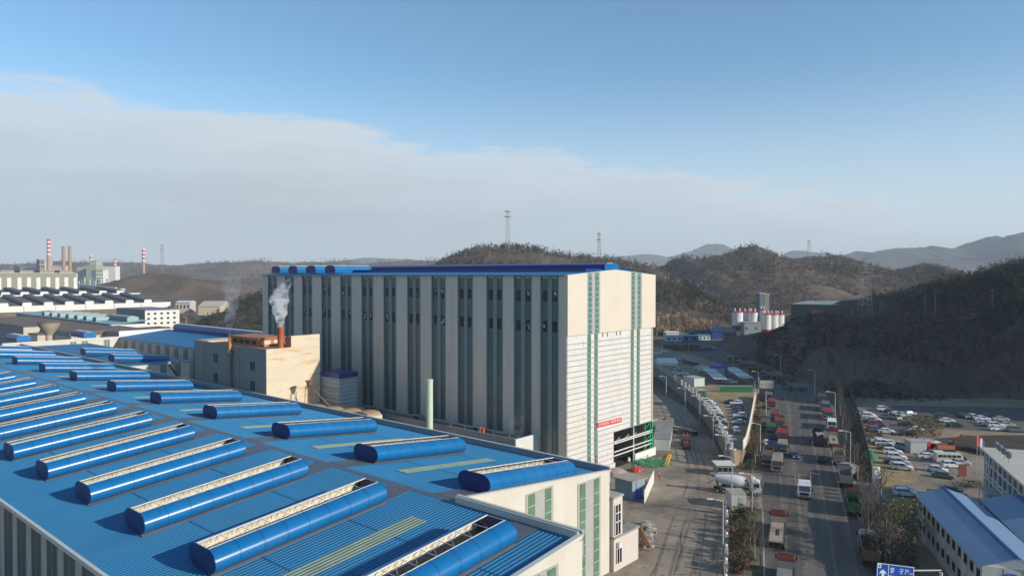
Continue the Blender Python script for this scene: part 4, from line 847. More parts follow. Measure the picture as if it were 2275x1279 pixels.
a, c = D(1654,717,445), D(1692,717,445); MB().hexa([(a.x,a.y,0),(c.x,a.y,0),(c.x,a.y+8,0),(a.x,a.y+8,0),(a.x,a.y,a.z),(c.x,a.y,a.z),(c.x,a.y+8,a.z),(a.x,a.y+8,a.z)]).build('wall', mat('blue_grey_sheet',(0.26,0.29,0.30),0.6,0.06), bt)
for px in (1659,1681): q = D(px,729,444.9); MB().box(q, (1.3,.12,1.3)).build('emblem', mat('emblem_green',(0.05,0.16,0.13),0.6), bt)
MB().box(((a.x+c.x)/2,a.y+4,a.z+.2), (c.x-a.x+.6,8.6,.38)).build('roof', M_trim, bt)
# prefab rows
M_lb = mat('light_blue_panel', (0.36,0.56,0.62), 0.6, 0.06); M_tb = mat('teal_blue_panel', (0.06,0.22,0.36), 0.5, 0.08)
gable(1480, 1516, 746.5, 758, 432, 8, .5, M_lb, M_trim, 'pale blue prefab with dark windows, left in the roadside row', 'prefab', 'prefab', 3)
gable(1516.5, 1552, 746, 757, 436, 8, .5, M_tb, M_tb, 'teal blue prefab in the middle of the roadside row', 'prefab', 'prefab', 2)
gable(1552.5, 1578, 745, 755, 440, 8, .5, mat('icy_white_panel',(0.55,0.64,0.68),0.6), M_tb, 'icy white prefab, right in the roadside row', 'prefab', 'prefab', 3)
gable(1581, 1607, 736, 751, 450, 9, 1.5, mat('navy_panel',(0.03,0.05,0.20),0.5), M_navy, 'navy shed left of the green roofed shed', 'shed', 'shed')
gable(1599, 1636, 738, 756, 462, 12, 3.0, mat('grey_white_sheet',(0.42,0.42,0.39),0.7), mat('grey_green_sheet',(0.20,0.26,0.22),0.6), 'grey green roofed shed in front of the leftmost silo', 'shed', 'shed', 5)
gable(1480, 1508, 739, 748, 465, 10, .8, M_wht, M_wht, 'low white roofed shed under the golden poplars', 'shed', 'shed')
gable(1508, 1532, 741, 748, 466, 8, .6, M_green, M_pgw, 'low green roofed shed under the golden poplars', 'shed', 'shed')
gable(1536, 1580, 737, 748, 470, 12, 1.0, M_dside, mat('plum_roof',(0.10,0.06,0.07),0.7), 'dark plum roofed shed between poplars and blue prefabs', 'shed', 'shed')
kk = gable(1546, 1563, 770.5, 779, 385, 4, .3, M_wht, M_wht, 'tiny white kiosk with two round windows beside the road bend', 'kiosk', 'kiosk')
for px in (1550.5, 1557): q = D(px,774,384.9); MB().lathe(q+Vector((0,-.05,-.1)), [(.45,0),(.45,.2)], 10).build('round_window', M_open, kk)
gable(1564, 1590, 772, 779, 388, 3, .2, mat('pale_stone',(0.42,0.40,0.36),0.8), M_trim, 'low pale stone shed right of the white kiosk', 'shed', 'shed', 4)
# big green hall and sand behind the near hill
a = D(1757,675,640); c = D(1905,678,575)
gh = thing('green_hall', 'long dark green hall with pale roof behind the shaded hill', 'hall', (a.x,a.y,0))
dr = (c-a).normalized(); nb = Vector((-dr.y,dr.x,0))
MB().hexa([(a.x,a.y,-2),(c.x,c.y,-2),(c.x+nb.x*40,c.y+nb.y*40,-2),(a.x+nb.x*40,a.y+nb.y*40,-2),tuple(a),tuple(c),tuple(c+nb*40),tuple(a+nb*40)]).build('wall', mat('dark_green_sheet',(0.025,0.07,0.06),0.6,0.08), gh)
MB().prism([a-nb*.8+Vector((0,0,.02)),a+nb*20+Vector((0,0,2.8)),a+nb*41+Vector((0,0,.02))], c-a).build('roof', mat('pale_sage_roof',(0.34,0.36,0.30),0.6,0.1), gh)
block(1688, 1699, 653, 690, 640, 10, M_dside, 'dark hopper tower left of the green hall', 'hopper_tower'); block(1699.5, 1709, 655, 690, 642, 10, M_gg, 'olive hopper tower left of the green hall', 'hopper_tower')
for k, (px, yt, wd) in enumerate(((1942,656,11),(1965,648,10))):
    q = D(px,yt,600); o = MB().lathe((q.x,q.y,0), [(wd*1.5,0),(wd*.6,q.z-4),(1,q.z)], 14).build('sand_pile', mat('ochre_sand',(0.42,0.27,0.12),0.95,0.15,0.2), smooth=True)
    single(o, 'conical ochre sand pile beside the big pylon, %s' % ('left and lower','right and higher')[k], 'sand pile')
gable(1960, 1990, 676, 690, 560, 16, 1.0, M_dside, mat('pale_sage_roof',(0.34,0.36,0.30)), 'low shed with pale roof under the right sand pile', 'shed', 'shed')
q = D(1816,693,325); o = MB().box(q, (4,2.2,1.2), .3); o = o.build('orange_tank', mat('bright_orange',(0.75,0.17,0.04),0.6)); single(o, 'bright orange tarp covered box on the shaded hill crest', 'box')
for k, (px, yt, yb) in enumerate(((2056,654,690),(2078,653,690),(2205,643,678),(1893,686,706))):
    q = D(px,yb,330); tp = D(px,yt,330); t = thing('power_pole', 'concrete power pole with crossarm on the dark hill, %s from the left' % ('second','third','fourth','first')[k], 'power pole', q, 'power poles on the dark hill')
    MB().tube(q-Vector((0,0,6)), tp, .2, .14, n=6).build('pole', M_conc, t); MB().box(tp-Vector((0,0,.7)), (2.2,.16,.16)).build('crossarm', M_conc, t)
# retaining wall with posts
M_rwall = mat('retaining_stone', (0.25,0.235,0.215), 0.95, 0.15, 0.4, dirt=(0.13,0.12,0.10), dirtamt=0.7, dscale=0.25, bump=.05)
rw = thing('retaining_wall', 'long grey retaining wall with pale capped piers beside the factory yard', 'retaining wall', G(1555,890,LOTZ))
PW = [G(x,y,LOTZ) for x, y in WT]
M_post = mat('pale_pier_stone', (0.42,0.41,0.385), 0.8, 0.08)
npost = 0; acc = 0.0
for a, c in zip(PW, PW[1:]):
    t = (c-a).normalized(); s = Vector((t.y,-t.x,0))*.3
    MB().hexa([(a.x-s.x*2.4,a.y-s.y*2.4,-.3),(c.x-s.x*2.4,c.y-s.y*2.4,-.3),(c.x+s.x,c.y+s.y,-.3),(a.x+s.x,a.y+s.y,-.3),(a.x-s.x,a.y-s.y,LOTZ+.4),(c.x-s.x,c.y-s.y,LOTZ+.4),(c.x+s.x,c.y+s.y,LOTZ+.4),(a.x+s.x,a.y+s.y,LOTZ+.4)]).build('wall', M_rwall, rw)
    L = (c-a).length
    while acc < L:
        p = a+t*acc; acc += 5.6
        q = MB().box((p.x,p.y,LOTZ+1.15), (.62,.62,1.5)).build('pier', M_post, rw); MB().box((p.x,p.y,LOTZ+2.0), (.8,.8,.2)).build('pier_cap', M_post, q)
    MB().prism([a+Vector((0,0,LOTZ-a.z+z))+s*k for k, z in ((-.1,1.25),(.1,1.25),(.1,1.35),(-.1,1.35))], c-a).build('rail', M_post, rw)
    acc -= L
# white hoarding between the car park and the planted strip
hp = [G(x,y,LOTZ-.1) for x, y in ((1678,884),(1670,928),(1664,960),(1657,988),(1650,1000))]
hd = thing('white_hoarding', 'white panel hoarding between the dirt car park and the planted strip', 'hoarding', hp[2])
for a, c in zip(hp, hp[1:]):
    n = max(1, int((c-a).length/4.5)); 
    for k in range(n):
        p, q = a.lerp(c, k/n), a.lerp(c, (k+.97)/n); t = (q-p).normalized(); s = Vector((t.y,-t.x,0))*.06
        MB().hexa([p-s,q-s,q+s,p+s]+[w+Vector((0,0,2.0)) for w in (p-s,q-s,q+s,p+s)]).build('hoarding_panel', M_white, hd)
# car park furniture
def crate(px, py, z, sx, sy, sz, rz, m, label, name, cat, roof=None):
    p = G(px,py,z); t = thing(name, label, cat, p); MB().box(p+Vector((0,sy/2,sz/2)), (sx,sy,sz), rz).build('wall', m, t)
    MB().box(p+Vector((0,sy/2,sz+.09)), (sx+.3,sy+.3,.17), rz).build('roof', roof or M_trim, t); return t
t = crate(1547,858,LOTZ,4.0,6.2,2.6,.35,mat('pale_container',(0.50,0.55,0.52),0.6,0.05),'pale green white site cabin beside the retaining wall','site_cabin','cabin')
t = crate(1558,882,LOTZ,2.3,2.6,2.0,.2,mat('bottle_green',(0.015,0.07,0.055),0.5),'dark green cabinet box below the pale site cabin','cabinet','cabinet')
gable(1466, 1505, 806, 819, 292, 9, 1.5, M_white, M_white, 'white gabled tent shed at the far corner of car park', 'tent_shed', 'shed')
for nm, px0, y0, px1, y1 in (('left',1568,828,1602,858),('right',1622,829,1660,855)):
    a, c = G(px0,y0,LOTZ), G(px1,y1,LOTZ); t = thing('carport', 'flat pale carport roof on posts, %s of two in the car park' % nm, 'carport', a); dr = (c-a).normalized(); s = Vector((dr.y,-dr.x,0))*2.2
    for k in range(5):
        p, q = a.lerp(c,k/5), a.lerp(c,(k+.98)/5); MB().hexa([w+Vector((0,0,2.3)) for w in (p-s,q-s,q+s,p+s)]+[w+Vector((0,0,2.42)) for w in (p-s,q-s,q+s,p+s)]).build('roof_panel', M_cop if k % 2 else M_trim, t)
        MB().tube(p-s*.9,p-s*.9+Vector((0,0,2.3)),.07,n=5).build('post',M_steel,t); MB().tube(p+s*.9,p+s*.9+Vector((0,0,2.3)),.07,n=5).build('post',M_steel,t)
a, c = G(1600,871,LOTZ), G(1673,871,LOTZ); t = thing('green_hoarding', 'green site hoarding with pale top rail across the car park', 'hoarding', a)
for k in range(8):
    p, q = a.lerp(c,k/8), a.lerp(c,(k+.97)/8); MB().hexa([p,q,q+Vector((0,.12,0)),p+Vector((0,.12,0))]+[w+Vector((0,0,1.9)) for w in (p,q,q+Vector((0,.12,0)),p+Vector((0,.12,0)))]).build('hoarding_panel', mat('site_green',(0.015,0.13,0.05),0.6,0.15), t)
MB().hexa([a+Vector((0,-.05,1.92)),c+Vector((0,-.05,1.92)),c+Vector((0,.2,1.92)),a+Vector((0,.2,1.92)),a+Vector((0,-.05,2.1)),c+Vector((0,-.05,2.1)),c+Vector((0,.2,2.1)),a+Vector((0,.2,2.1))]).build('top_rail', M_trim, t)
a, c = G(1579,832,LOTZ), G(1614,832,LOTZ); t = thing('blue_gantry', 'bright blue gate frame at the car park exit', 'gate frame', a); M_cb = mat('cobalt_panel',(0.02,0.10,0.55),0.5)
for p in (a,c): MB().box(p+Vector((0,0,1.4)),(.8,.6,2.8)).build('post',M_cb,t)
MB().box((a+c)/2+Vector((0,0,2.9)),((c-a).length+.8,.7,.9)).build('beam',M_cb,t)
p = G(1664,872,0); p = G(1685,885,0); t = thing('roadside_billboard', 'blank grey double signboard on a post above the roadside trucks', 'signboard', p); tp = CAMH-(845-YH)/FPX*p.y; bp_ = CAMH-(863-YH)/FPX*p.y
MB().tube(p,(p.x,p.y,tp+1),.16,n=6).build('post',M_steel2,t)
for z0, z1 in ((bp_,(tp+bp_)/2-.08),((tp+bp_)/2+.08,tp)): MB().box((p.x+2.5,p.y-.3,(z0+z1)/2),(4.6,.14,z1-z0)).build('panel',mat('sign_back_grey',(0.34,0.33,0.30),0.6,0.08),t)
for k, (px, y0, y1) in enumerate(((1677,845,886),(1702,868,922))):
    pole(px, y0, y1, 'bare pale utility post, %s along the planted strip' % ('upper','lower')[k], name='utility_post', cat='post', head=False)
# street lamps
LM = [(1855,873,938,'beside the white truck on the right verge'),(1810,824,880,'at the foot of the shaded hill'),(1734,790,832,'farthest up the bend below the shaded hill'),(1685,827,882,'behind the grey signboard'),(1889,961,1044,'on the right verge beside the red tailed truck'),(1689,944,1025,'in the planted strip beside the tan loaded trucks'),(1606,1116,1240,'at the lantern fence nearest the camera'),(1625.5,1018,1137,'crossing in front of the mixer drum'),(1671,1057,1152,'in front of the mixer cab'),(1522,865,919,'on the yard side of the retaining wall, farthest'),(1554.5,882,942,'on the yard side of the retaining wall beside the red flatbed'),(1584.5,927,994,'on the yard side of the retaining wall in the middle'),(1612,970,1034,'on the yard side of the retaining wall by the gate'),(1480,838,880,'beside the cream annex in the shaded yard'),(1471,760,800,'by the white tent shed'),(1530,747,778,'in front of the teal blue prefab'),(1628,793,826,'by the red sign at the road bend')]
for px, yt, yb, d in LM: pole(px, yt, yb, 'grey street lamp '+d, r=.12 if yb > 900 else .14, arm=1.5 if px < 1700 else 1.7, name='street_lamp', cat='street lamp', group='street lamps')
# gate: booth, kiosk, lantern fence, globe lamps
p = G(1613,1058,0); gb = thing('gate_booth', 'low grey gate booth with pale roof edge behind the mixer drum', 'gate booth', p)
MB().box(p+Vector((0,1.8,1.03)), (3.4,3.0,2.2)).build('wall', M_mid, gb); MB().box(p+Vector((0,1.8,2.24)), (3.8,3.4,.2)).build('roof', M_wht, gb)
for k in range(3): w = MB().box(p+Vector((-1.1+1.1*k,.26,1.3)), (.8,.08,.8)).build('window', M_open, gb); MB().box(p+Vector((-1.1+1.1*k,.25,.83)), (.9,.1,.08)).build('sill', M_wht, w)
p = G(1641,1130,0.1); gk = thing('gate_kiosk', 'pale box kiosk with tan roof in front of the mixer truck', 'kiosk', p)
MB().box(p+Vector((0,1.6,1.25)), (2.6,3.2,2.5)).build('wall', mat('kiosk_grey',(0.42,0.43,0.42),0.6,0.05), gk); MB().box(p+Vector((0,1.6,2.58)), (2.8,3.4,.14)).build('roof', mat('kiosk_roof',(0.34,0.31,0.26),0.8,0.1), gk); MB().box(p+Vector((.4,-.02,1.0)), (.8,.06,1.9)).build('door', M_trim, gk)
lf = thing('lantern_fence', 'dark fence with stone piers topped by white globe lanterns along the yard', 'fence', G(1613,1200,.12))
LF = [(1613,1140),(1614,1160),(1614,1184),(1613.5,1212),(1613,1240),(1612.5,1272),(1612,1310),(1611,1360)]
for k, (x, y) in enumerate(LF):
    p = G(x,y,.12); q = MB().box(p+Vector((0,0,.8)), (.5,.5,1.6)).build('pier', M_post, lf); MB().lathe(p+Vector((0,0,1.62)), [(.05,0),(.2,.1),(.24,.28),(.16,.46),(.02,.52)], 10).build('globe_lantern', M_white, q, smooth=True)
    if k:
        a = G(*LF[k-1],.12); b = MB(); L = p-a
        for z in (.35,1.25): b.tube(a+Vector((0,0,z)), p+Vector((0,0,z)), .035, n=4)
        b.build('rail', M_int, lf)
        n = 10; b = MB()
        for j in range(1,n): b.tube(a+L*(j/n)+Vector((0,0,.15)), a+L*(j/n)+Vector((0,0,1.4)), .02, n=3)
        q = b.build('fence_bars', M_int, lf); q['kind'] = 'stuff'
p = G(1627,1040,0); gl = thing('globe_lamp', 'multi globe lamp post beside the gate booth', 'lamp post', p); MB().tube(p,p+Vector((0,0,4)),.09,n=6).build('pole',M_steel2,gl)
for k in range(5): a = k*1.257; MB().lathe(p+Vector((.6*math.cos(a),.6*math.sin(a),3.7+.25*(k%2))), [(.05,0),(.22,.15),(.22,.3),(.05,.45)], 8).build('globe', M_white, gl, smooth=True)
for k, x in enumerate((1990,1966)):
    pass
gpz = [(1946,1085,'taller'),(1951,1092,'shorter')]
for x, y, n in gpz:
    p = G(x,y,0); t = thing('gate_pillar', 'white capped gate pillar, %s of the pair at the right lot entrance' % n, 'gate pillar', p); h = 3.9 if n == 'taller' else 2.6
    MB().box(p+Vector((0,0,h/2)), (1.0,1.0,h)).build('shaft', M_white, t); MB().lathe(p+Vector((0,0,h+.01)), [(.75,0),(.7,.15),(.3,.3)], 8).build('cap', M_white, t)
# buildings by the factory yard (bottom centre)
M_ren = mat('pinkish_render', (0.55,0.50,0.455), 0.85, 0.06, 0.3)
yb_ = thing('yard_annex', 'pinkish rendered annex with terrace and tall window beside the hall gable', 'annex', X(54,84,0))
uA = UV(1363,1271,0)[0]
MB().ub(uA, uA+14, 81.4, 87.6, 0, 4.4).build('wall', M_ren, yb_)
MB().ub(uA-.1, uA+14, 81.4, 87.8, 4.402, 4.7).build('terrace_slab', M_conc, yb_)
MB().ub(uA+.05, uA+10, 81.3, 83.55, 4.71, 9.9).build('upper_wall', M_ren, yb_); MB().ub(uA-.1, uA+10.2, 81.2, 83.7, 9.903, 10.15).build('upper_roof', M_trim, yb_)
w = MB().ub(uA-.03, uA+.045, 81.6, 83.0, 4.9, 8.9).build('window', M_open, yb_)
for v in (81.6,82.25,82.9): MB().ub(uA-.1, uA-.032, v, v+.1, 4.9, 8.9).build('mullion', M_white, w)
for z in (6.6,7.8): MB().ub(uA-.1, uA-.032, 81.6, 83.0, z, z+.1).build('transom', M_white, w)
w = MB().ub(uA-.1, uA-.01, 81.9, 83.2, 1.0, 2.9).build('window', M_open, yb_)
for v in (81.9,82.5,83.1): MB().ub(uA-.17, uA-.105, v, v+.09, 1.0, 2.9).build('mullion', M_white, w)
MB().ub(uA-.5, uA-.02, 82.0, 82.6, 3.2, 3.9).build('air_conditioner', M_white, yb_)
MB().ub(uA+5, uA+20, 83.9, 88.4, 4.71, 7.4).build('cream_block', mat('cream_block_render',(0.56,0.49,0.36),0.85), yb_)
sw = thing('steel_stair', 'rusty outside stair climbing from the yard to the annex terrace', 'stair', X(uA,88.5,0))
for k in range(12): MB().ub(uA-.1, uA+1.3, 88.0+.28*k, 88.3+.28*k, 4.5-.36*k, 4.58-.36*k).build('tread', M_rm, sw)
for u in (uA-.15, uA+1.35): MB().prism([X(u,88.0,4.3),X(u,91.4,-.02),X(u,91.4,.3),X(u,88.0,4.7)], d1*.06).build('stringer', M_rm, sw); MB().tube(X(u,88,5.5), X(u,91.4,1.1), .035, n=4).build('handrail', M_rm, sw)
sc_ = thing('site_cabin', 'blue grey ribbed site cabin with tan roof and blue doors in the yard', 'cabin', G(1404,1108,0)); p = G(1404,1108,0)
MB().box(p+d1*0+Vector((0,2.2,1.6)), (4.0,3.6,3.2), A1).build('wall', mat('blue_grey_ribbed',(0.23,0.32,0.36),0.5,0.06,wave=(dv,.4,.03)), sc_); MB().box(p+Vector((0,2.2,3.3)), (4.8,4.4,.16), A1).build('roof', mat('kiosk_roof',(0.34,0.31,0.26)), sc_)
for k in (0,1): MB().box(p+Vector((-.3+1.5*k,.2+.0*k,.95)), (.8,.5,1.7), A1).build('blue_door', M_cb, sc_)
a, c = G(1431,1118,0), G(1452,1070,0); t = thing('site_hoarding', 'white site hoarding beside the blue grey cabin', 'hoarding', a)
for k in range(7):
    p, q = a.lerp(c,k/7), a.lerp(c,(k+.96)/7); MB().hexa([p,q,q+Vector((.1,0,0)),p+Vector((.1,0,0))]+[w+Vector((0,0,2.3)) for w in (p,q,q+Vector((.1,0,0)),p+Vector((.1,0,0)))]).build('hoarding_panel', M_white, t)
rl = thing('ribbed_shelter', 'long pale ribbed shelter at the foot of the cream annex', 'shelter', G(1468,985,0)); a, c = G(1470,1000,0), G(1480,950,0); dr = (c-a).normalized(); s = Vector((dr.y,-dr.x,0))*2.0
for k in range(9):
    p, q = a.lerp(c,k/9), a.lerp(c,(k+.9)/9); MB().hexa([w+Vector((0,0,2.5)) for w in (p-s,q-s,q+s,p+s)]+[w+Vector((0,0,2.68)) for w in (p-s,q-s,q+s,p+s)]).build('roof_panel', M_conc, rl)
MB().hexa([a-s*.9,c-s*.9,c+s*.9,a+s*.9]+[w+Vector((0,0,2.45)) for w in (a-s*.9,c-s*.9,c+s*.9,a+s*.9)]).build('wall', mat('pale_container',(0.5,0.55,0.52)), rl)
gpile = MB(); rg = random.Random(5); p0 = G(1448,1030,0)
for k in range(160):
    a = rg.random()*6.28; r = rg.random()**.5*3.0; z = max(.1, 1.8*(1-r/3.2))*rg.random(); q = p0+Vector((math.cos(a)*r*1.3, math.sin(a)*r, z+.1)); dd = Vector((rg.uniform(-1,1),rg.uniform(-1,1),rg.uniform(-.3,.3)))*1.4; gpile.tube(q-dd, q+dd, .035, n=3)
single(gpile.build('scaffold_pile', mat('green_tube',(0.05,0.35,0.17),0.5,0.2)), 'tangled pile of green scaffold tubes outside the open bay', 'scaffold pile')
for k, dx in enumerate((0,1)):
    a, c = G(1477+5*dx,1034,0.15), G(1485+4*dx,1010,0.15); single(MB().tube(a,c,.28,n=10).build('orange_pipe', mat('orange_pipe_paint',(0.72,0.33,0.04),0.5)), 'orange pipe lying on the yard, %s of two' % ('left','right')[k], 'pipe')
for k, (x, y, s_, m, l, n) in enumerate(((1413,1046,(2.2,1.2,1.0),M_sred,'small dark red machine near the worker in front of the bay','machine'),(1420,1044,(.9,.9,.8),M_red,'bright red barrel beside the small dark machine','barrel'),(1397,1024,(.9,.9,1.0),M_white,'white sack heap left in the open bay mouth','sack_heap'),(1370,1054,(4,2.4,1.3),mat('pink_grey_tarp',(0.40,0.31,0.28),0.9,0.2),'pinkish tarp covered heap behind the blue roof corner','tarp_heap'))):
    p = G(x,y,0); b = MB().lathe(p, [(s_[0]*.55,0),(s_[0]*.5,s_[2]*.6),(s_[0]*.2,s_[2])], 9); single(b.build(n, m, smooth=True), l, n.replace('_',' '))
# rubble, timbers on the annex terrace
rg = random.Random(9); b = MB()
for k in range(60):
    q = X(uA+2+rg.random()*11, 85+rg.random()*3.2, 4.75 if True else 0); b.box(q+Vector((0,0,.1)), (rg.uniform(.3,2.2),.15,.12), rg.random()*3)
o = b.build('timber_scrap', mat('grey_timber',(0.28,0.23,0.17),0.9,0.25)); o['kind'] = 'stuff'
b = MB()
for k in range(50):
    q = G(1428+rg.random()*22, 1165+rg.random()*50, 0); b.box(q+Vector((0,0,rg.random()*.9)), (rg.uniform(.4,1.3),rg.uniform(.3,.9),rg.uniform(.2,.6)), rg.random()*3)
o = b.build('scrap_heap', mat('mixed_scrap',(0.36,0.33,0.28),0.9,0.4,1.5)); o['kind'] = 'stuff'
# blue roofed prefabs, glass office
M_pbl = mat('faded_blue_sheet', (0.16,0.26,0.39), 0.55, 0.1, 0.3, dirt=(0.19,0.28,0.38), dirtamt=0.5, dscale=0.2)
M_pw = mat('stained_white_wall', (0.46,0.46,0.43), 0.8, 0.1, 0.4, dirt=(0.22,0.21,0.18), dirtamt=0.75, dscale=0.5, streak=(1,1,.25))
def prefab(a, c, wd, hw, rise, label, nwin, logo=False):
    """a far left eave corner, c near left eave corner (world, at eave height)"""
    dr = (c-a); L = dr.length; dr.normalize(); s = Vector((-dr.y,dr.x,0)); z = a.z
    t = thing('blue_roofed_prefab', label, 'prefab building', (a.x,a.y,0)); gz0 = Vector((0,0,-z))
    q = lambda l, w, h=0: a+dr*l+s*w+Vector((0,0,h))
    MB().hexa([q(0,0,-z),q(L,0,-z),q(L,wd,-z),q(0,wd,-z),q(0,0,-.01),q(L,0,-.01),q(L,wd,-.01),q(0,wd,-.01)]).build('wall', M_pw, t)
    MB().prism([q(L-.01,.02,-.01),q(L-.01,wd-.02,-.01),q(L-.01,wd/2,rise-.03)], -dr*.2).build('gable', M_white, t)
    for s0, s1, h0, h1 in ((-.5,wd/2,-.05,rise),(wd+.5,wd/2,-.05,rise)):
        n = int(L/2.4)
        for k in range(n):
            l0, l1 = -.4+(L+.8)*k/n, -.4+(L+.8)*(k+.995)/n
            MB().hexa([q(l0,s0,h0),q(l1,s0,h0),q(l1,s1,h1),q(l0,s1,h1),q(l0,s0,h0+.08),q(l1,s0,h0+.08),q(l1,s1,h1+.08),q(l0,s1,h1+.08)]).build('roof_sheet', M_pbl, t)
    MB().prism([q(-.45,wd/2-.35,rise+.02),q(-.45,wd/2+.35,rise+.02),q(-.45,wd/2,rise+.2)], dr*(L+.9)).build('ridge_cap', mat('dark_blue_cap',(0.03,0.08,0.24),0.5), t)
    for k in range(nwin):
        l = L*(k+.5)/nwin
        for zz in ((-1.9,-.9),) if hw < 4 else ((-1.9,-.8),(-4.7,-3.6)):
            w = MB().hexa([q(l-.5,-.08,zz[0]),q(l+.5,-.08,zz[0]),q(l+.5,-.003,zz[0]),q(l-.5,-.003,zz[0]),q(l-.5,-.08,zz[1]),q(l+.5,-.08,zz[1]),q(l+.5,-.003,zz[1]),q(l-.5,-.003,zz[1])]).build('window', M_open, t)
            MB().hexa([q(l-.6,-.14,zz[0]-.1),q(l+.6,-.14,zz[0]-.1),q(l+.6,-.003,zz[0]-.1),q(l-.6,-.003,zz[0]-.1),q(l-.6,-.14,zz[0]-.005),q(l+.6,-.14,zz[0]-.005),q(l+.6,-.003,zz[0]-.005),q(l-.6,-.003,zz[0]-.005)]).build('sill', M_trim, w)
    if logo:
        b = MB(); cpt = q(L+.03, wd*.42, -1.0); pts = [cpt+s*(.95*math.cos(i*.2618))+Vector((0,0,.42*math.sin(i*.2618))) for i in range(24)]
        b.prism(pts, dr*.04); b.build('logo_oval', M_cb, t); b = MB()
        for i in range(5): b.box(cpt+dr*.06+s*(-.5+.25*i)+Vector((0,0,.04*math.sin(i*2))), (.07,.05,.22+.1*(i%2)), math.atan2(dr.y,dr.x))
        b.build('logo_script', M_white, t)
        for w in (.32,.6): MB().box(q(L+.02,wd*w,-1.6), (.05,.06,3.0), math.atan2(dr.y,dr.x)).build('joint', M_trim, t)
    return t
hE = 6.2
prefab(G(2041,1099,hE), G(2182,1256,hE), 7.0, 6.2, 1.3, 'two storey prefab with blue pitched roof and oval blue logo on its white end', 12, True)
prefab(G(2186,1112,hE), G(2345,1262,hE), 8.0, 6.2, 1.3, 'two storey prefab with blue pitched roof cut off by the right edge', 8)
of = thing('glass_office', 'two storey white framed glass office with flat pale roof', 'office', G(2200,1100,0))
zo = 9.0; a = G(2187,998,zo); c = G(2330,1122,zo); dr = (c-a); L = dr.length; dr.normalize(); s = Vector((-dr.y,dr.x,0)); q = lambda l, w, h: a+dr*l+s*w+Vector((0,0,h-zo))
MB().hexa([q(.3,.3,0),q(L,.3,0),q(L,11,0),q(.3,11,0),q(.3,.3,zo-.1),q(L,.3,zo-.1),q(L,11,zo-.1),q(.3,11,zo-.1)]).build('glass_wall', mat('office_glass',(0.035,0.06,0.065),0.12,0.1,spec=.6), of)
MB().hexa([q(-.4,-.6,zo),q(L+.4,-.6,zo),q(L+.4,11.5,zo),q(-.4,11.5,zo),q(-.4,-.6,zo+.35),q(L+.4,-.6,zo+.35),q(L+.4,11.5,zo+.35),q(-.4,11.5,zo+.35)]).build('roof', mat('pale_flat_roof',(0.50,0.48,0.42),0.8,0.08), of)
for k in range(13): l = L*k/12; MB().hexa([q(l-.1,.0,0),q(l+.1,0,0),q(l+.1,.28,0),q(l-.1,.28,0),q(l-.1,0,zo-.01),q(l+.1,0,zo-.01),q(l+.1,.28,zo-.01),q(l-.1,.28,zo-.01)]).build('post', M_white, of)
for h in (.3,4.2,4.9,6.9): MB().hexa([q(0,.05,h),q(L,.05,h),q(L,.29,h),q(0,.29,h),q(0,.05,h+.16),q(L,.05,h+.16),q(L,.29,h+.16),q(0,.29,h+.16)]).build('rail', M_white, of)
for k in range(4): l = 1+2.1*k; MB().tube(q(l,.1,5.0), q(l+2.0,.1,8.9), .06, n=4).build('brace', M_white, of)
MB().hexa([q(7,-2.4,4.0),q(12,-2.4,4.0),q(12,.0,4.0),q(7,0,4.0),q(7,-2.4,4.2),q(12,-2.4,4.2),q(12,0,4.2),q(7,0,4.2)]).build('porch_roof', M_trim, of)
for l in (7.2,9.5,11.8): MB().tube(q(l,-2.3,0),q(l,-2.3,4.0),.08,n=5).build('porch_post', M_white, of)
for k, l in enumerate((3.0,5.6,8.2,10.8)):
    p = q(l,1.0,zo+.36); t = thing('satellite_dish', 'grey roof dish, %s along the front edge of the glass office' % ORD[k], 'dish', p, 'dishes on the glass office'); MB().tube(p,p+Vector((0,0,1.0)),.05,n=5).build('mast',M_steel,t); MB().lathe(p+Vector((0,0,.7)), [(.1,0),(.45,.25),(.5,.9),(.1,1.2)], 8).build('dish', M_dside, t)
for k, (x, m, nm) in enumerate(((2170,M_red,'red and white'),(2177,M_white,'white'),(2181,mat('flag_blue',(0.05,0.12,0.4)),'blue'))):
    p = G(x,1058+6*k,0); t = thing('flagpole', 'tall flagpole with limp %s flag before the glass office' % nm, 'flagpole', p); MB().tube(p,p+Vector((0,0,8.2)),.06,.04,n=6).build('pole',M_steel2,t)
    MB().hexa([p+Vector(w) for w in ((.05,0,6.0),(.7,.1,5.9),(.7,.16,5.9),(.05,.06,6.0),(.05,0,8.0),(.45,.1,7.9),(.45,.16,7.9),(.05,.06,8.0))]).build('flag', m, t)
t = crate(2041,1006,0,3.6,2.6,2.5,0,mat('pale_grey_cabin',(0.40,0.42,0.40),0.6,0.06),'pale grey cabin between the two right hand car rows','site_cabin','cabin')
t = crate(2067,1002,0,1.4,1.6,2.2,0,M_sred,'narrow red cabinet beside the orange excavator','cabinet','cabinet'); t = crate(2079,1002,0,2.2,1.6,1.9,0,mat('maroon_panel',(0.16,0.03,0.035),0.6),'maroon roofed stall right of the narrow red cabinet','stall','stall',M_wht)
p = G(1933,1018,0); o = MB().lathe(p, [(1.7,0),(1.55,.5),(1.0,1.1),(.5,1.7),(.15,1.8)], 11).build('tarp_heap', mat('jade_tarp',(0.03,0.17,0.115),0.8,0.35,1.2,bump=.3,bscale=1.5), smooth=True); single(o, 'jade green tarp covered heap at the lot fence', 'tarp heap')
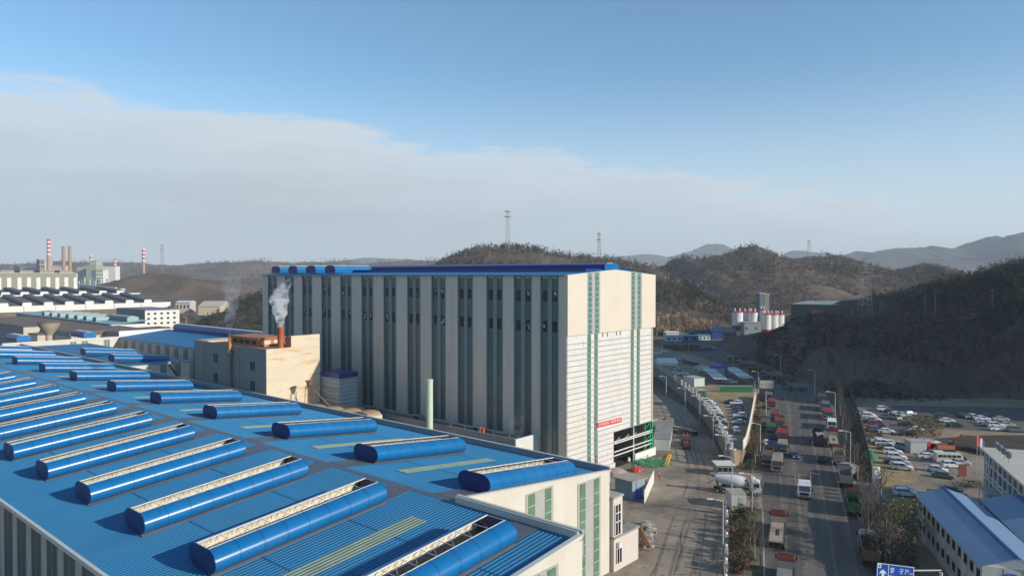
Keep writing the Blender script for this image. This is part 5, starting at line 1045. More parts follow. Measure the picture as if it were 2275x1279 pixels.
# fence of the right lots
a0 = [(1886,876),(1905,925),(1918,975),(1930,1025),(1938,1072)]; rf = thing('boundary_fence', 'dark green boundary fence between the road verge and the right lots', 'fence', G(1915,960,0))
for (x0,y0),(x1,y1) in zip(a0,a0[1:]):
    a, c = G(x0,y0,0), G(x1,y1,0); n = max(2,int((c-a).length/4))
    for k in range(n):
        p, q_ = a.lerp(c,k/n), a.lerp(c,(k+.97)/n); MB().hexa([p,q_,q_+Vector((.12,0,0)),p+Vector((.12,0,0))]+[w+Vector((0,0,2.2)) for w in (p,q_,q_+Vector((.12,0,0)),p+Vector((.12,0,0)))]).build('fence_panel', mat('fence_green',(0.02,0.05,0.035),0.7,0.2), rf)
# road sign
p = G(1985,1395,0); py = p.y; sg = thing('road_sign', 'blue road sign with white arrow and Chinese place names', 'road sign', p)
def sp(px, y): return D(px,y,py)
tl, trr, bl, brr = sp(1949,1249), sp(2031,1259), sp(1946,1330), sp(2031,1337)
M_sb = mat('road_sign_blue', (0.012,0.075,0.42), 0.4, 0.04); nx = (trr-tl).normalized(); nzv = (tl-bl).normalized(); nn = nx.cross(nzv); 
if nn.y > 0: nn = -nn
Wd, Hd = (trr-tl).length, (tl-bl).length
S = lambda a, h, o=0: bl+nx*a+nzv*h+nn*o
def plate(a0, a1, h0, h1, o0, o1, name, m, par): return MB().hexa([S(a0,h0,o0),S(a1,h0,o0),S(a1,h0,o1),S(a0,h0,o1),S(a0,h1,o0),S(a1,h1,o0),S(a1,h1,o1),S(a0,h1,o1)]).build(name, m, par)
plate(0,Wd,0,Hd,-.06,0,'panel',M_sb,sg)
M_sw = mat('sign_white', (0.70,0.75,0.78), 0.5, 0.03); e = .07
for a0_,a1_,h0,h1 in ((0,Wd,Hd-e,Hd),(0,Wd,0,e),(0,e,e,Hd-e),(Wd-e,Wd,e,Hd-e)): plate(a0_,a1_,h0,h1,.004,.016,'border',M_sw,sg)
plate(Wd*.30,Wd*.30+.06,e,Hd-e,.004,.016,'divider',M_sw,sg); plate(Wd*.30+.06,Wd-e,Hd*.68,Hd*.68+.05,.004,.016,'divider',M_sw,sg)
plate(.05,Wd*.11,Hd-.55,Hd-.05,.018,.03,'tab',mat('sign_pale_green',(0.55,0.68,0.62),0.5),sg); plate(.16,Wd*.075,Hd-.42,Hd-.18,.032,.036,'tab_mark',M_dot,sg)
am = Wd*.16; ah = Hd*.74
MB().prism([S(am-.14,ah-.75,.004),S(am+.14,ah-.75,.004),S(am+.14,ah,.004),S(am+.42,ah-.12,.004),S(am+.3,ah+.18,.004),S(am,ah+.42,.004),S(am-.3,ah+.18,.004),S(am-.42,ah-.12,.004),S(am-.14,ah,.004)], nn*.014).build('arrow', M_sw, sg)
plate(am-.42,am+.42,ah-1.2,ah-.78,.004,.016,'route_shield',mat('route_red',(0.55,0.10,0.08),0.5),sg)
def text(body, a, h, size, par, m, org, ax, az, nn_, off=.02, name='lettering'):
    cu = bpy.data.curves.new(name,'FONT'); cu.body = body; cu.size = size; cu.extrude = .004; cu.align_x = 'LEFT'; o = bpy.data.objects.new(name,cu); col.objects.link(o); cu.materials.append(m)
    from mathutils import Matrix
    pos = org+ax*a+az*h+nn_*off; q = par; base = Vector((0,0,0))
    while q is not None: base += q.location; q = q.parent
    bpy.context.view_layer.update(); me = bpy.data.meshes.new_from_object(o.evaluated_get(bpy.context.evaluated_depsgraph_get()))
    bpy.data.objects.remove(o); o = bpy.data.objects.new(name, me); col.objects.link(o)
    if not me.materials: me.materials.append(m)
    o.parent = par; zz = ax.cross(az); M3 = Matrix((ax,az,zz)).transposed().to_4x4(); M3.translation = pos-base; o.matrix_local = M3; return o
text('营', Wd*.335, Hd*.775, .70, sg, M_sw, bl, nx, nzv, nn); text('子', Wd*.58, Hd*.775, .70, sg, M_sw, bl, nx, nzv, nn); text('79', Wd*.73, Hd*.78, .72, sg, M_sw, bl, nx, nzv, nn); text('km', Wd*.885, Hd*.78, .36, sg, M_sw, bl, nx, nzv, nn)
text('兴', Wd*.335, Hd*.50, .70, sg, M_sw, bl, nx, nzv, nn); text('隆', Wd*.58, Hd*.50, .70, sg, M_sw, bl, nx, nzv, nn)
MB().tube((p.x+5.5,py+.3,0), (p.x+5.5,py+.3,bl.z+Hd*.7), .18, n=8).build('post', M_steel2, sg)
for h in (.3,.8): q0 = S(Wd*.3,Hd*h,-.15); MB().tube(q0, (p.x+5.5,py+.3,q0.z), .09, n=6).build('beam', M_steel2, sg)
# ------------------------------------------------------------ vehicles (built nose towards +x at the origin, then copied)
VS = 0.88
M_tyre = mat('tyre_rubber', (0.018,0.018,0.018), 0.9, 0.1); M_rim = mat('wheel_rim', (0.35,0.35,0.36), 0.35, 0.05, metal=.6)
M_gls = mat('car_glass', (0.02,0.025,0.03), 0.08, 0.05, spec=.7); M_lmp = mat('lamp_glass', (0.75,0.75,0.72), 0.2, 0.03); M_tail = mat('tail_red', (0.45,0.02,0.02), 0.3)
M_blk = mat('black_trim', (0.02,0.02,0.022), 0.6)
def pm(n, c, r=.28): return mat('paint_'+n, c, r, 0.04, 0.5, spec=.6)
PAINT = dict(white=pm('white',(.74,.74,.73)), silver=pm('silver',(.42,.44,.46)), grey=pm('grey',(.16,.165,.175)), black=pm('black',(.018,.018,.02)), navy=pm('navy',(.02,.035,.10)), red=pm('red',(.32,.035,.035)), maroon=pm('maroon',(.10,.012,.02)), green=pm('dark_green',(.02,.06,.05)), beige=pm('beige',(.46,.43,.36)), brown=pm('brown',(.14,.10,.085)))
def wheel(par, x, y, r, w):
    o = MB().tube((x,y-w/2,r),(x,y+w/2,r), r, n=14).build('wheel', M_tyre, par, smooth=True)
    MB().tube((x,y-w/2-.012,r),(x,y+w/2+.012,r), r*.6, n=10).build('rim', M_rim, o)
def make_car(kind, label):
    t = thing('parked_car', label, 'car', (0,0,0), 'parked cars')
    P = dict(sedan=(4.65,1.8,.92,1.42,[(-1.75,.95),(-1.05,1.40),(.35,1.42),(1.15,.97)],[(-2.32,.45),(-2.25,.95),(-1.6,.98),(1.1,.98),(2.1,.80),(2.33,.55),(2.33,.28),(-2.3,.28)]),
             suv=(4.6,1.88,1.02,1.68,[(-2.1,1.04),(-1.75,1.62),(.2,1.68),(1.0,1.05)],[(-2.3,.5),(-2.22,1.04),(-1.6,1.08),(.95,1.06),(2.05,.95),(2.3,.7),(2.3,.32),(-2.25,.32)]),
             van=(4.7,1.75,1.0,1.85,[(-2.2,1.05),(-2.1,1.80),(1.0,1.85),(1.75,1.08)],[(-2.32,.45),(-2.28,1.06),(1.7,1.08),(2.2,.92),(2.34,.6),(2.34,.3),(-2.3,.3)]))[kind]
    L, Wd, zb, zt, gh, bd = P; hw = Wd/2
    b = MB(); n = len(bd); xs = [-hw,-hw+.1,hw-.1,hw]; V = []
    for i, y in enumerate(xs):
        k = .965 if i in (0,3) else 1; V += [(x*k, y, .28+(z-.28)*(.93 if i in (0,3) else 1)) for x, z in bd]
    F = [(i*n+j, i*n+(j+1)%n, (i+1)*n+(j+1)%n, (i+1)*n+j) for i in range(3) for j in range(n)]+[tuple(range(n-1,-1,-1)), tuple(range(3*n,4*n))]
    b.add(V, F).build('body', PAINT['white'], t, smooth=True)
    (x0,z0),(x1,z1),(x2,z2),(x3,z3) = gh; a, c = hw-.09, hw-.27
    MB().hexa([(x0,-a,z0-.03),(x3,-a,z3-.03),(x3,a,z3-.03),(x0,a,z0-.03),(x1,-c,z1-.04),(x2,-c,z2-.04),(x2,c,z2-.04),(x1,c,z1-.04)]).build('glasshouse', M_gls, t)
    MB().hexa([(x1-.12,-c-.03,z1-.06),(x2+.1,-c-.03,z2-.06),(x2+.1,c+.03,z2-.06),(x1-.12,c+.03,z1-.06),(x1,-c+.06,z1+.02),(x2-.05,-c+.06,z2+.02),(x2-.05,c-.06,z2+.02),(x1,c-.06,z1+.02)]).build('roof', PAINT['white'], t)
    for s in (-1,1):
        for xa, za, xb, zb2 in ((x0,z0,x1,z1),(x3,z3,x2,z2),((x0+x3)/2-.25,z0,(x1+x2)/2-.2,z1)): MB().tube((xa,s*a,za),(xb,s*(c+.01),zb2-.03), .05, n=4).build('pillar', PAINT['white'], t)
        for x in (-1.42,1.42): wheel(t, x, s*(hw-.10), .34, .22)
        MB().box((L/2-.10, s*(hw-.32), bd[-3][1]+.10), (.2,.42,.14)).build('headlight', M_lmp, t)
        MB().box((-L/2+.10, s*(hw-.28), .80), (.16,.36,.16)).build('taillight', M_tail, t)
        MB().box((.85, s*(hw+.07), zb+.05), (.2,.16,.13)).build('mirror', M_blk, t)
    MB().box((L/2-.03,0,.48), (.10,1.1,.2)).build('grille', M_blk, t)
    return t
def setcar(o, c):
    for nm in ('body','roof','pillar'): paint(o, nm, PAINT[c])
used = {}
def car(kind, c, px, py, deg, label, z=0.0, s=1.0):
    p = G(px, py, z+.02); k = kind; fwd = Vector((math.cos(math.radians(deg)), math.sin(math.radians(deg)), 0)); side = abs(fwd.x)
    p = p+Vector((0, 0.9*VS+1.3*(1-side), 0))
    if k not in used: o = make_car(k, label); used[k] = o; kids(o); [kids(x) for x in o.children]; o.location = p; o.rotation_euler.z = math.radians(deg); o.scale = (VS*s,)*3
    else: o = dup(used[k], p, math.radians(deg), label, 'parked cars', VS*s)
    setcar(o, c)
A = 'in the right row of the dirt car park'
rowR = [('sedan','black',1624,896),('suv','white',1637,899),('sedan','maroon',1639,906),('sedan','navy',1641,913),('sedan','navy',1643,919),('suv','white',1645,927),('sedan','green',1645,934.5),('sedan','silver',1643,942)]
for i, (k, c, x, y) in enumerate(rowR): car(k, c, x, y, 174, '%s %s, %s from the far end, right row of dirt car park' % (c, k, ORD[i]), LOTZ, .88)
rowL = [('suv','white',1572,895),('suv','white',1577,900),('sedan','black',1580,906),('sedan','white',1584,909),('suv','white',1588,915),('sedan','white',1592,921.5),('sedan','green',1595,929),('suv','silver',1600,938),('sedan','black',1603,945)]
for i, (k, c, x, y) in enumerate(rowL): car(k, c, x, y, -14, '%s %s, %s from the far end beside the retaining wall piers' % (c, k, ORD[i]), LOTZ, .88)
for k, c, x, y, d, l in (('sedan','white',1607,955,-80,'white sedan nose to the viewer by the retaining wall piers'),('suv','white',1609,966,-82,'white suv nearest the gate beside the retaining wall piers'),('sedan','white',1641,962,-98,'white sedan facing the viewer alone near the hoarding'),('sedan','white',1627.6,982,-74,'white sedan driving out at the near end of the dirt car park')): car(k, c, x, y, d, l, LOTZ, .88)
for i, (c, x, y, d) in enumerate((('white',1505,832,-20),('black',1512,829,-15),('white',1520,833,-10),('silver',1500,821,-10),('white',1478,783,0),('white',1462,787,5),('silver',1517,800,160),('green',1526,806,160),('navy',1537,809,160),('navy',1546,812,160),('silver',1556,816,160),('white',1554,821,160),('white',1563,826,160),('black',1612,845,-40),('silver',1618,852,-30),('white',1628,852,-20))):
    car('sedan' if i % 3 else 'suv', c, x, y, d, '%s car, %s from the wall side, far end of the car park' % (c, ORD[i]), LOTZ, .88)
R1 = [('sedan','silver',1923,922),('suv','white',1934,929),('sedan','white',1943,936),('sedan','black',1940,941),('van','red',1951,948),('sedan','navy',1957,955),('sedan','white',1972,963)]
for i, (k, c, x, y) in enumerate(R1): car(k, c, x, y, -16, '%s %s, %s from the far end of the upper right row' % (c, k, ORD[i]))
R2 = [('suv','white',1968,991),('sedan','white',1981,990),('sedan','grey',1976,999),('suv','white',1987,1010),('suv','white',1996,1022),('sedan','maroon',1992,1032),('suv','white',2009,1045)]
for i, (k, c, x, y) in enumerate(R2): car(k, c, x, y, -18, '%s %s, %s from the cabin in the middle right row' % (c, k, ORD[i]))
MISC = [('suv','white',1966,913,-8,'white suv at the shaded top of the right lot'),('sedan','green',1985,917,0,'dark green sedan beside the white suv at the shaded top'),('van','beige',1998,934,-85,'beige van seen end on at the shaded scrub edge'),('sedan','silver',2010,926,10,'silver sedan behind the beige van'),('sedan','silver',2023,923,14,'second silver sedan further right behind the beige van'),('sedan','green',2018,947,-20,'dark sedan under the scrub left of a white sedan'),('sedan','white',2040,959,-14,'white sedan alone at the scrub edge'),('sedan','black',2021,968,-6,'black sedan on the track below the scrub'),
 ('van','silver',2018,1002,-60,'silver minivan beside the pale grey cabin'),('sedan','white',2077,1002,-12,'white sedan in front of the narrow red cabinet'),('sedan','brown',2080,1013,-10,'brown sedan behind the white cars of the sunny row'),('suv','white',2097,1018,-14,'white suv left of the cream minibus'),('sedan','silver',2103,1025,-14,'silver sedan tucked left of the cream minibus'),('suv','white',2119,1040,-6,'white suv in front of the cream minibus'),('sedan','white',2087,1050,-35,'white sedan nosing out onto the forecourt'),('sedan','grey',2103,1064,-35,'grey sedan beside the red banner stand'),
 ('suv','navy',2099,929,-5,'navy suv at the back of the shaded upper lot'),('sedan','white',2107,939,-14,'white sedan before the navy suv in the shaded upper lot'),('sedan','green',2127,949,-10,'dark green sedan in front of the shaded white sedan'),('sedan','brown',2147,930,-80,'brown car end on at the foot of the dark hill'),('sedan','white',2172,932,-88,'white car facing the viewer at the foot of the dark hill'),('sedan','navy',2199,929,-8,'navy sedan behind the cluster of white cars'),('sedan','silver',2227,935,-10,'silver sedan at the right of the shaded cluster'),('sedan','white',2193,942,-20,'white sedan at the left of the shaded cluster'),('sedan','silver',2206,947,-14,'silver sedan in the middle of the shaded cluster'),('suv','white',2217,950,-12,'white suv in the middle of the shaded cluster'),('sedan','white',2221,957,-8,'white sedan nearest in the shaded cluster'),('suv','grey',2262,960,-12,'grey suv at the right edge of the shaded lot'),
 ('sedan','black',2122,1098,-35,'black sedan on the shaded forecourt behind the prefab'),('suv','grey',2147,1118,-32,'grey suv with lit headlamp on the shaded forecourt'),('sedan','silver',2012,1096,-16,'silver sedan half hidden behind the prefab end'),('suv','white',2018,1104,-14,'white suv half hidden behind the prefab end'),
 ('sedan','white',1711,993,-100,'white car squeezed between the roadside trucks'),('sedan','black',1717,981,-104,'black car behind the white car among the roadside trucks'),('sedan','navy',1772,1020,-100,'small navy car driving towards the viewer in mid road'),('sedan','black',1832,1027,68,'dark car driving away on the right of the road')]
MISC += [('suv','grey',1950,960,-16,'grey suv behind the navy sedan of the upper right row'),('sedan','white',1930,925,-16,'white sedan wedged behind the front silver sedan of upper row'),('sedan','white',2066,1020,-14,'white sedan nosing the sunny row left of the brown one'),('suv','black',2128,1024,-8,'black suv right of the cream minibus'),('sedan','silver',2137,1034,-8,'silver sedan beside the red banner stand rear'),('sedan','white',1958,985,-18,'white sedan at far left of the middle right row'),('suv','silver',2003,1034,-18,'silver suv hidden behind the nearest white suv'),('sedan','white',2185,934,-12,'white sedan left of the shaded navy one'),('sedan','beige',2240,948,-10,'beige sedan right of the shaded white cluster'),('sedan','white',1994,924,-4,'white sedan between the beige van and dark green sedan')]
for k, c, x, y, d, l in MISC: car(k, c, x, y, d, l)
# trucks
M_dk = mat('chassis_black', (0.03,0.03,0.032), 0.8); M_rbed = mat('rusty_bed_steel', (0.15,0.085,0.055), 0.8, 0.2, 0.8, dirt=(0.22,0.17,0.13), dirtamt=.6, dscale=.6); M_tanb = mat('tan_deck', (0.36,0.30,0.22), 0.85, 0.15, 0.8)
M_gbed = mat('dull_green_bed', (0.035,0.11,0.06), 0.7, 0.2, 0.8); M_gryb = mat('grey_deck', (0.22,0.22,0.21), 0.8, 0.15, 0.8)
def make_truck(kind, label, cabm, bedm, L=9.4):
    t = thing({'tip':'tipper_truck','flat':'flatbed_truck','tractor':'tractor_unit','mixer':'mixer_truck'}[kind], label, 'truck', (0,0,0), 'lorries on and beside the road' if kind != 'mixer' else None)
    xf = L/2; hw = 1.25
    MB().prism([(xf-2.2,-hw,.75),(xf-.05,-hw,.75),(xf,-hw,1.5),(xf-.28,-hw,2.75),(xf-.55,-hw,2.95),(xf-2.2,-hw,2.95)], (0,2*hw,0)).build('cab', cabm, t)
    MB().prism([(xf-.035,-1.05,1.62),(xf-.015,-1.05,1.6),(xf-.245,-1.05,2.66),(xf-.275,-1.05,2.66)], (0,2.1,0)).build('windscreen', M_gls, t)
    MB().prism([(xf-2.0,-1.1,2.955),(xf-.75,-1.1,2.955),(xf-1.6,-1.1,3.5),(xf-2.0,-1.1,3.55)], (0,2.2,0)).build('deflector', cabm, t)
    MB().box((xf-.02,0,.62), (.24,2.5,.42)).build('bumper', M_gryb, t); MB().box((xf+.012,0,1.15), (.06,1.7,.5)).build('grille', M_blk, t)
    for s in (-1,1):
        MB().box((xf+.10,s*.95,.72), (.06,.42,.2)).build('headlight', M_lmp, t); MB().box((xf-.95,s*(hw+.012),2.2), (1.0,.02,.75)).build('side_window', M_gls, t); MB().box((xf-.05,s*(hw+.22),2.2), (.14,.2,.7)).build('mirror', M_blk, t)
        for x in [xf-1.25]+([-xf+1.1,-xf+2.35] if kind != 'tractor' else [-xf+1.0,-xf+2.2])+([xf-2.9] if kind in ('tip','mixer') else [-xf+3.6] if kind == 'flat' else []): wheel(t, x, s*1.0, .5, .42)
    MB().box((-.3,0,.95), (L-1.2,.9,.3)).build('chassis', M_dk, t); MB().box((xf-3.0,-1.05,.75), (1.1,.5,.55)).build('fuel_tank', M_rim, t)
    x0, x1 = -xf, xf-2.45
    if kind == 'tip':
        MB().box(((x0+x1)/2,0,1.25), (x1-x0,2.4,.16)).build('bed_floor', bedm, t)
        for s in (-1,1):
            q = MB().box(((x0+x1)/2,s*1.2,2.05), (x1-x0,.1,1.45)).build('bed_side', bedm, t)
            for k in range(7): MB().box((x0+.3+(x1-x0-.6)*k/6,s*1.29,2.0), (.12,.08,1.4)).build('stake', bedm, q)
        MB().box((x1-.05,0,2.15), (.1,2.3,1.65)).build('headboard', bedm, t); MB().box((x0+.05,0,2.05), (.1,2.3,1.45)).build('tailgate', bedm, t)
    elif kind == 'flat':
        MB().box(((x0+x1)/2,0,1.32), (x1-x0,2.5,.18)).build('deck', bedm, t); MB().box((x1-.08,0,1.9), (.12,2.45,1.0)).build('headboard', bedm, t)
        for s in (-1,1): MB().box(((x0+x1)/2,s*1.24,1.46), (x1-x0,.08,.12)).build('deck_rail', M_dk, t)
        MB().box(((x0+x1)/2-.4,0,1.418), (3.2,.6,.02)).build('deck_slot', M_dk, t)
    elif kind == 'tractor':
        MB().lathe((-xf+1.6,0,1.12), [(.55,0),(.55,.12)], 12).build('fifth_wheel', M_dk, t); MB().box((xf-2.5,0,1.7), (.4,1.6,1.4)).build('rear_rack', M_dk, t)
    elif kind == 'mixer':
        a, c = Vector((x1-.2,0,2.25)), Vector((x0+.5,0,2.95)); ax = (c-a).normalized(); q = ax.to_track_quat('Z','Y'); Ld = (c-a).length; n = 20; V = []
        prof = [(.55,0),(.95,.35),(1.25,1.6),(1.28,2.6),(1.1,4.2),(.72,Ld-.5),(.55,Ld)]
        prof = [(r, z*Ld/Ld) for r, z in prof]; 
        for r, z in prof: V += [a+q@Vector((r*math.cos(6.2832*i/n), r*math.sin(6.2832*i/n), z)) for i in range(n)]
        MB().add(V, [(k*n+i,k*n+(i+1)%n,(k+1)*n+(i+1)%n,(k+1)*n+i) for k in range(len(prof)-1) for i in range(n)]+[tuple(range(n-1,-1,-1)),tuple(range((len(prof)-1)*n,len(prof)*n))]).build('drum', mat('drum_white',(.62,.63,.66),.4,.08,.5,dirt=(.45,.45,.44),dirtamt=.5,dscale=.5), t, smooth=True)
        MB().box((x1-.1,0,1.7), (.3,1.4,1.2)).build('front_stand', M_gbed, t)
        for s in (-1,1): MB().tube((x0+1.3,s*.9,1.1),(x0+.7,s*.5,2.6), .1, n=5).build('rear_stand', M_gbed, t); MB().box((-.8,s*1.15,1.15), (4.6,.3,.35)).build('side_guard', mat('mixer_green',(.05,.2,.13),.6), t)
        MB().lathe((x0+.2,0,3.0), [(.3,0),(.75,.7),(.8,.75)], 10).build('hopper', M_gryb, t); MB().prism([(x0+.3,-.3,2.4),(x0-.9,-.3,1.5),(x0-.9,-.3,1.6),(x0+.3,-.3,2.5)], (0,.6,0)).build('chute', M_gryb, t)
    for o in [t]+list(t.children): kids(o)
    return t
HD = -112
red, wht = PAINT['red'], PAINT['white']; redd = pm('dusty_red',(.21,.045,.038),.55); tanp = pm('dusty_tan',(.30,.25,.19),.6)
TP = make_truck('tip','white tipper truck driving towards the viewer in the middle of the road', wht, M_tanb)
FL = make_truck('flat','red cab flatbed with long tan deck nearest the planted strip', redd, M_tanb, 12.5)
TR = make_truck('tractor','red tractor unit', redd, M_gryb, 6.6)
MX = make_truck('mixer','white cement mixer truck turning out of the factory gate onto the road', wht, M_gbed, 9.8)
first = {'tip':[TP,True],'flat':[FL,True],'tractor':[TR,True]}
def truck(kind, px, py, deg, label, cabm, bedm=None, rear=False, s=VS):
    src, fr = first[kind]; L = {'tip':9.4,'flat':12.5,'tractor':6.6}[kind]*s; f = Vector((math.cos(math.radians(deg)), math.sin(math.radians(deg)), 0))
    p = G(px,py,.024) + f*(L/2 if rear else -L/2)
    if fr: o = src; first[kind][1] = False; o.location = p; o.rotation_euler.z = math.radians(deg); o.scale = (s,)*3; o['label'] = label
    else: o = dup(src, p, math.radians(deg), label, 'lorries on and beside the road', s)
    for nm in ('cab','deflector'): paint(o, nm, cabm)
    if bedm:
        for nm in ('bed_floor','bed_side','headboard','tailgate','deck'): paint(o, nm, bedm)
        for q in sub(o,'bed_side'):
            for w in q.children: w.material_slots[0].link = 'OBJECT'; w.material_slots[0].material = bedm
    return o
truck('tip',1787,1109,-112,'white tipper truck with tan bed driving towards the viewer in mid road',wht,M_tanb)
truck('flat',1725,1221,68,'red cab flatbed with long tan deck facing away beside the strip',redd,M_tanb,True)
truck('flat',1742,1345,68,'red cab flatbed with ribbed grey deck at the bottom of the road',redd,M_gryb,True)
truck('tractor',1714,909,HD,'red tractor unit farthest up the left roadside queue',redd)
truck('tip',1722,939,HD,'red tipper second in the left roadside queue',redd,M_gryb)
truck('tip',1737,983,HD,'bright red tipper third in the left roadside queue',red,M_rbed)
truck('tip',1712,968,HD,'green tarped tipper beside the bright red tipper',pm('dusty_green',(.05,.09,.06),.6),M_gbed)
truck('flat',1738,1010,HD,'tan flatbed behind the bright red tipper',tanp,M_tanb)
truck('tip',1716,1013,HD,'navy covered tipper behind the squeezed white car',PAINT['navy'],mat('navy_tarp',(.02,.03,.07),.7))
truck('flat',1726,1050,HD,'tan cab flatbed with stacked grey blocks in the left queue',tanp,M_tanb)
truck('tip',1704,1036,HD,'brown tipper at the strip edge beside the stacked blocks',PAINT['brown'],M_rbed)
truck('tip',1840,934,HD,'dark bedded red cab tipper on the right roadside',red,M_gryb)
truck('tip',1848,957,HD,'white cab tipper behind the street lamp on the right roadside',wht,M_gryb)
truck('flat',1854,996,68,'tan decked truck with red tail on the right roadside',redd,M_tanb,True)
truck('tip',1865,1036,68,'red tailed tipper with grey load on the right roadside',redd,M_tanb,True)
truck('flat',1700,958,HD,'grey decked brown cab lorry at the strip beside the red queue',PAINT['brown'],M_gryb)
truck('tip',1730,955,HD,'dusty red tipper between the second and third red lorries',redd,M_rbed)
truck('tip',1708,893,HD,'dark tipper farthest up the left roadside before the bend',PAINT['grey'],M_dk)
truck('tip',1834,915,HD,'dark dusty tipper at the top of the right roadside queue',PAINT['grey'],M_rbed)
truck('tip',1826,898,HD,'brown dusty tipper under the hill at the start of the right queue',PAINT['brown'],M_gryb)
truck('tip',1880,1085,68,'grey dusty tipper behind the green lined one on the right verge',PAINT['grey'],M_gryb,True)
truck('tip',1818,992,68,'black tipper carrying round loads driving away',PAINT['black'],M_dk,True)
truck('tip',1899,1150,68,'green lined tipper with red headboard parked at the right verge',redd,M_gbed,True)
truck('tip',1936,1262,68,'rusty empty tipper with grey cab nearest on the right verge',PAINT['silver'],M_rbed,True)
truck('flat',1548,968,-53+180,'red cab flatbed in the shaded yard under the retaining wall',redd,M_gryb,True)
for i, (x, y, c, d) in enumerate(((1795,868,'grey',150),(1770,852,'brown',152),(1740,842,'grey',155),(1712,832,'red',158),(1680,815,'grey',160),(1660,806,'brown',160),(1580,778,'brown',165),(1555,776,'red',168),(1530,774,'brown',170),(1508,776,'brown',170))):
    truck('tip',x,y,d,'%s truck, %s up the bend under the dark hill' % (c, ORD[i]),PAINT[c] if c != 'red' else redd,M_rbed if i % 2 else M_gryb,True)
MX.location = G(1640,1098,.03)+Vector((0,1.0,0)); MX.rotation_euler.z = math.radians(-17); MX.scale = (VS,)*3
# loads
for i, (px, py, z, m, l) in enumerate(((1815,975,1.25,M_conc,'left'),(1820,985,1.25,M_conc,'right'))):
    p = G(px,py,0)+Vector((0,0,1.2)); single(MB().tube(p-Vector((.9,0,-.8)),p+Vector((.9,0,.8)),.75,n=14).build('round_load',M_conc,smooth=True),'grey round coil on the black tipper, %s one' % ('farther','nearer')[i],'coil')
for i in range(6):
    f = Vector((math.cos(math.radians(68)),math.sin(math.radians(68)),0)); s = Vector((f.y,-f.x,0)); p = G(1726,1050,0)+f*(4.2+1.9*(i//2))+s*(-.5+1.0*(i%2))+Vector((0,0,1.75))
    single(MB().box(p,(1.7,.9,.8),math.radians(68)).build('stone_block',M_conc),'grey block on the tan flatbed, %s of six' % ORD[i],'block','grey blocks on the tan flatbed')
# minibus, tractor, excavator, small box trailer
mb = thing('minibus','cream minibus in the sunny row of the right lot','minibus',(0,0,0))
MB().prism([(-3,-1,.4),(3,-1,.4),(3.05,-1,1.3),(2.7,-1,2.4),(-2.95,-1,2.5)],(0,2,0)).build('body',pm('cream',(.55,.54,.44)),mb)
for s in (-1,1):
    for k in range(5): MB().box((-2.2+1.05*k,s*1.005,1.85),(.9,.03,.62)).build('window',M_gls,mb)
    for x in (-1.9,1.9): wheel(mb,x,s*.85,.38,.25)
MB().prism([(3.055,-.9,1.35),(2.74,-.9,2.3),(2.72,-.9,2.3),(3.03,-.9,1.35)],(0,1.8,0)).build('windscreen',M_gls,mb)
mb.location = G(2114,1031,0)+Vector((0,1.2,0)); mb.rotation_euler.z = math.radians(-8); mb.scale = (VS,)*3
tx = thing('red_loader','red farm loader with frame cab working in the yard','loader',(0,0,0))
MB().prism([(-.6,-.45,.6),(1.6,-.45,.6),(1.6,-.45,1.2),(.4,-.45,1.5),(-.6,-.45,1.3)],(0,.9,0)).build('bonnet',redd,tx)
for x in (-1.3,.2):
    for y in (-.65,.65): MB().tube((x,y,.9),(x,y,2.4),.06,n=5).build('cab_post',redd,tx)
MB().box((-.55,0,2.45),(1.9,1.6,.12)).build('cab_roof',redd,tx); MB().box((-.9,0,1.1),(.5,.8,.8)).build('seat',M_blk,tx)
for s in (-1,1): wheel(tx,-.9,s*.8,.75,.4); wheel(tx,1.2,s*.65,.45,.3)
MB().prism([(1.9,-.9,.2),(2.5,-.9,.15),(2.5,-.9,.25),(2.0,-.9,.9)],(0,1.8,0)).build('bucket',M_dk,tx)
tx.location = G(1527,996,.02)+Vector((0,1.6,0)); tx.rotation_euler.z = math.radians(-100); tx.scale = (1.05,)*3
ex = thing('excavator','orange excavator with red folded boom at the edge of the sunny lot','excavator',(0,0,0)); M_or = pm('digger_orange',(.42,.12,.03),.5)
for s in (-1,1): MB().prism([(-2,s*1.2-.3,.2),(-1.7,s*1.2-.3,0),(1.7,s*1.2-.3,0),(2,s*1.2-.3,.2),(2,s*1.2-.3,.6),(1.7,s*1.2-.3,.85),(-1.7,s*1.2-.3,.85),(-2,s*1.2-.3,.6)],(0,.6,0)).build('track',M_dk,ex)
MB().box((-.4,0,1.5),(4.4,2.6,1.1)).build('body',M_or,ex); MB().prism([(.6,-1.25,2.06),(1.8,-1.25,2.06),(1.7,-1.25,2.9),(1.2,-1.25,3.1),(.6,-1.25,3.1)],(0,1.2,0)).build('cab',M_gls,ex)
MB().tube((1.5,.4,1.8),(4.4,.4,4.4),.3,.26,n=6).build('boom',pm('boom_red',(.20,.045,.025),.5),ex); MB().tube((4.4,.4,4.5),(9.2,.4,4.2),.24,.2,n=6).build('stick',pm('boom_red',(.42,.09,.04)),ex); MB().tube((9.2,.4,4.4),(9.9,.4,.9),.3,.22,n=6).build('arm',pm('boom_red',(.42,.09,.04)),ex); MB().prism([(9.4,-.2,.2),(10.3,-.2,.3),(10.3,-.2,1.2),(9.6,-.2,1.3)],(0,1.2,0)).build('bucket',M_dk,ex)
ex.location = G(2112,1008,0)+Vector((0,2,0)); ex.rotation_euler.z = math.radians(-4); ex.scale = (.85,)*3
bt2 = thing('box_trailer','small grey box trailer parked at the right verge by the lamp','trailer',G(1891,1061,0)); p = G(1891,1061,0)
MB().box(p+Vector((.3,1.6,1.35)),(1.9,3.2,1.7),.4).build('body',M_gryb,bt2); MB().box(p+Vector((.3,1.6,2.25)),(2.0,3.3,.1),.4).build('roof',M_conc,bt2)
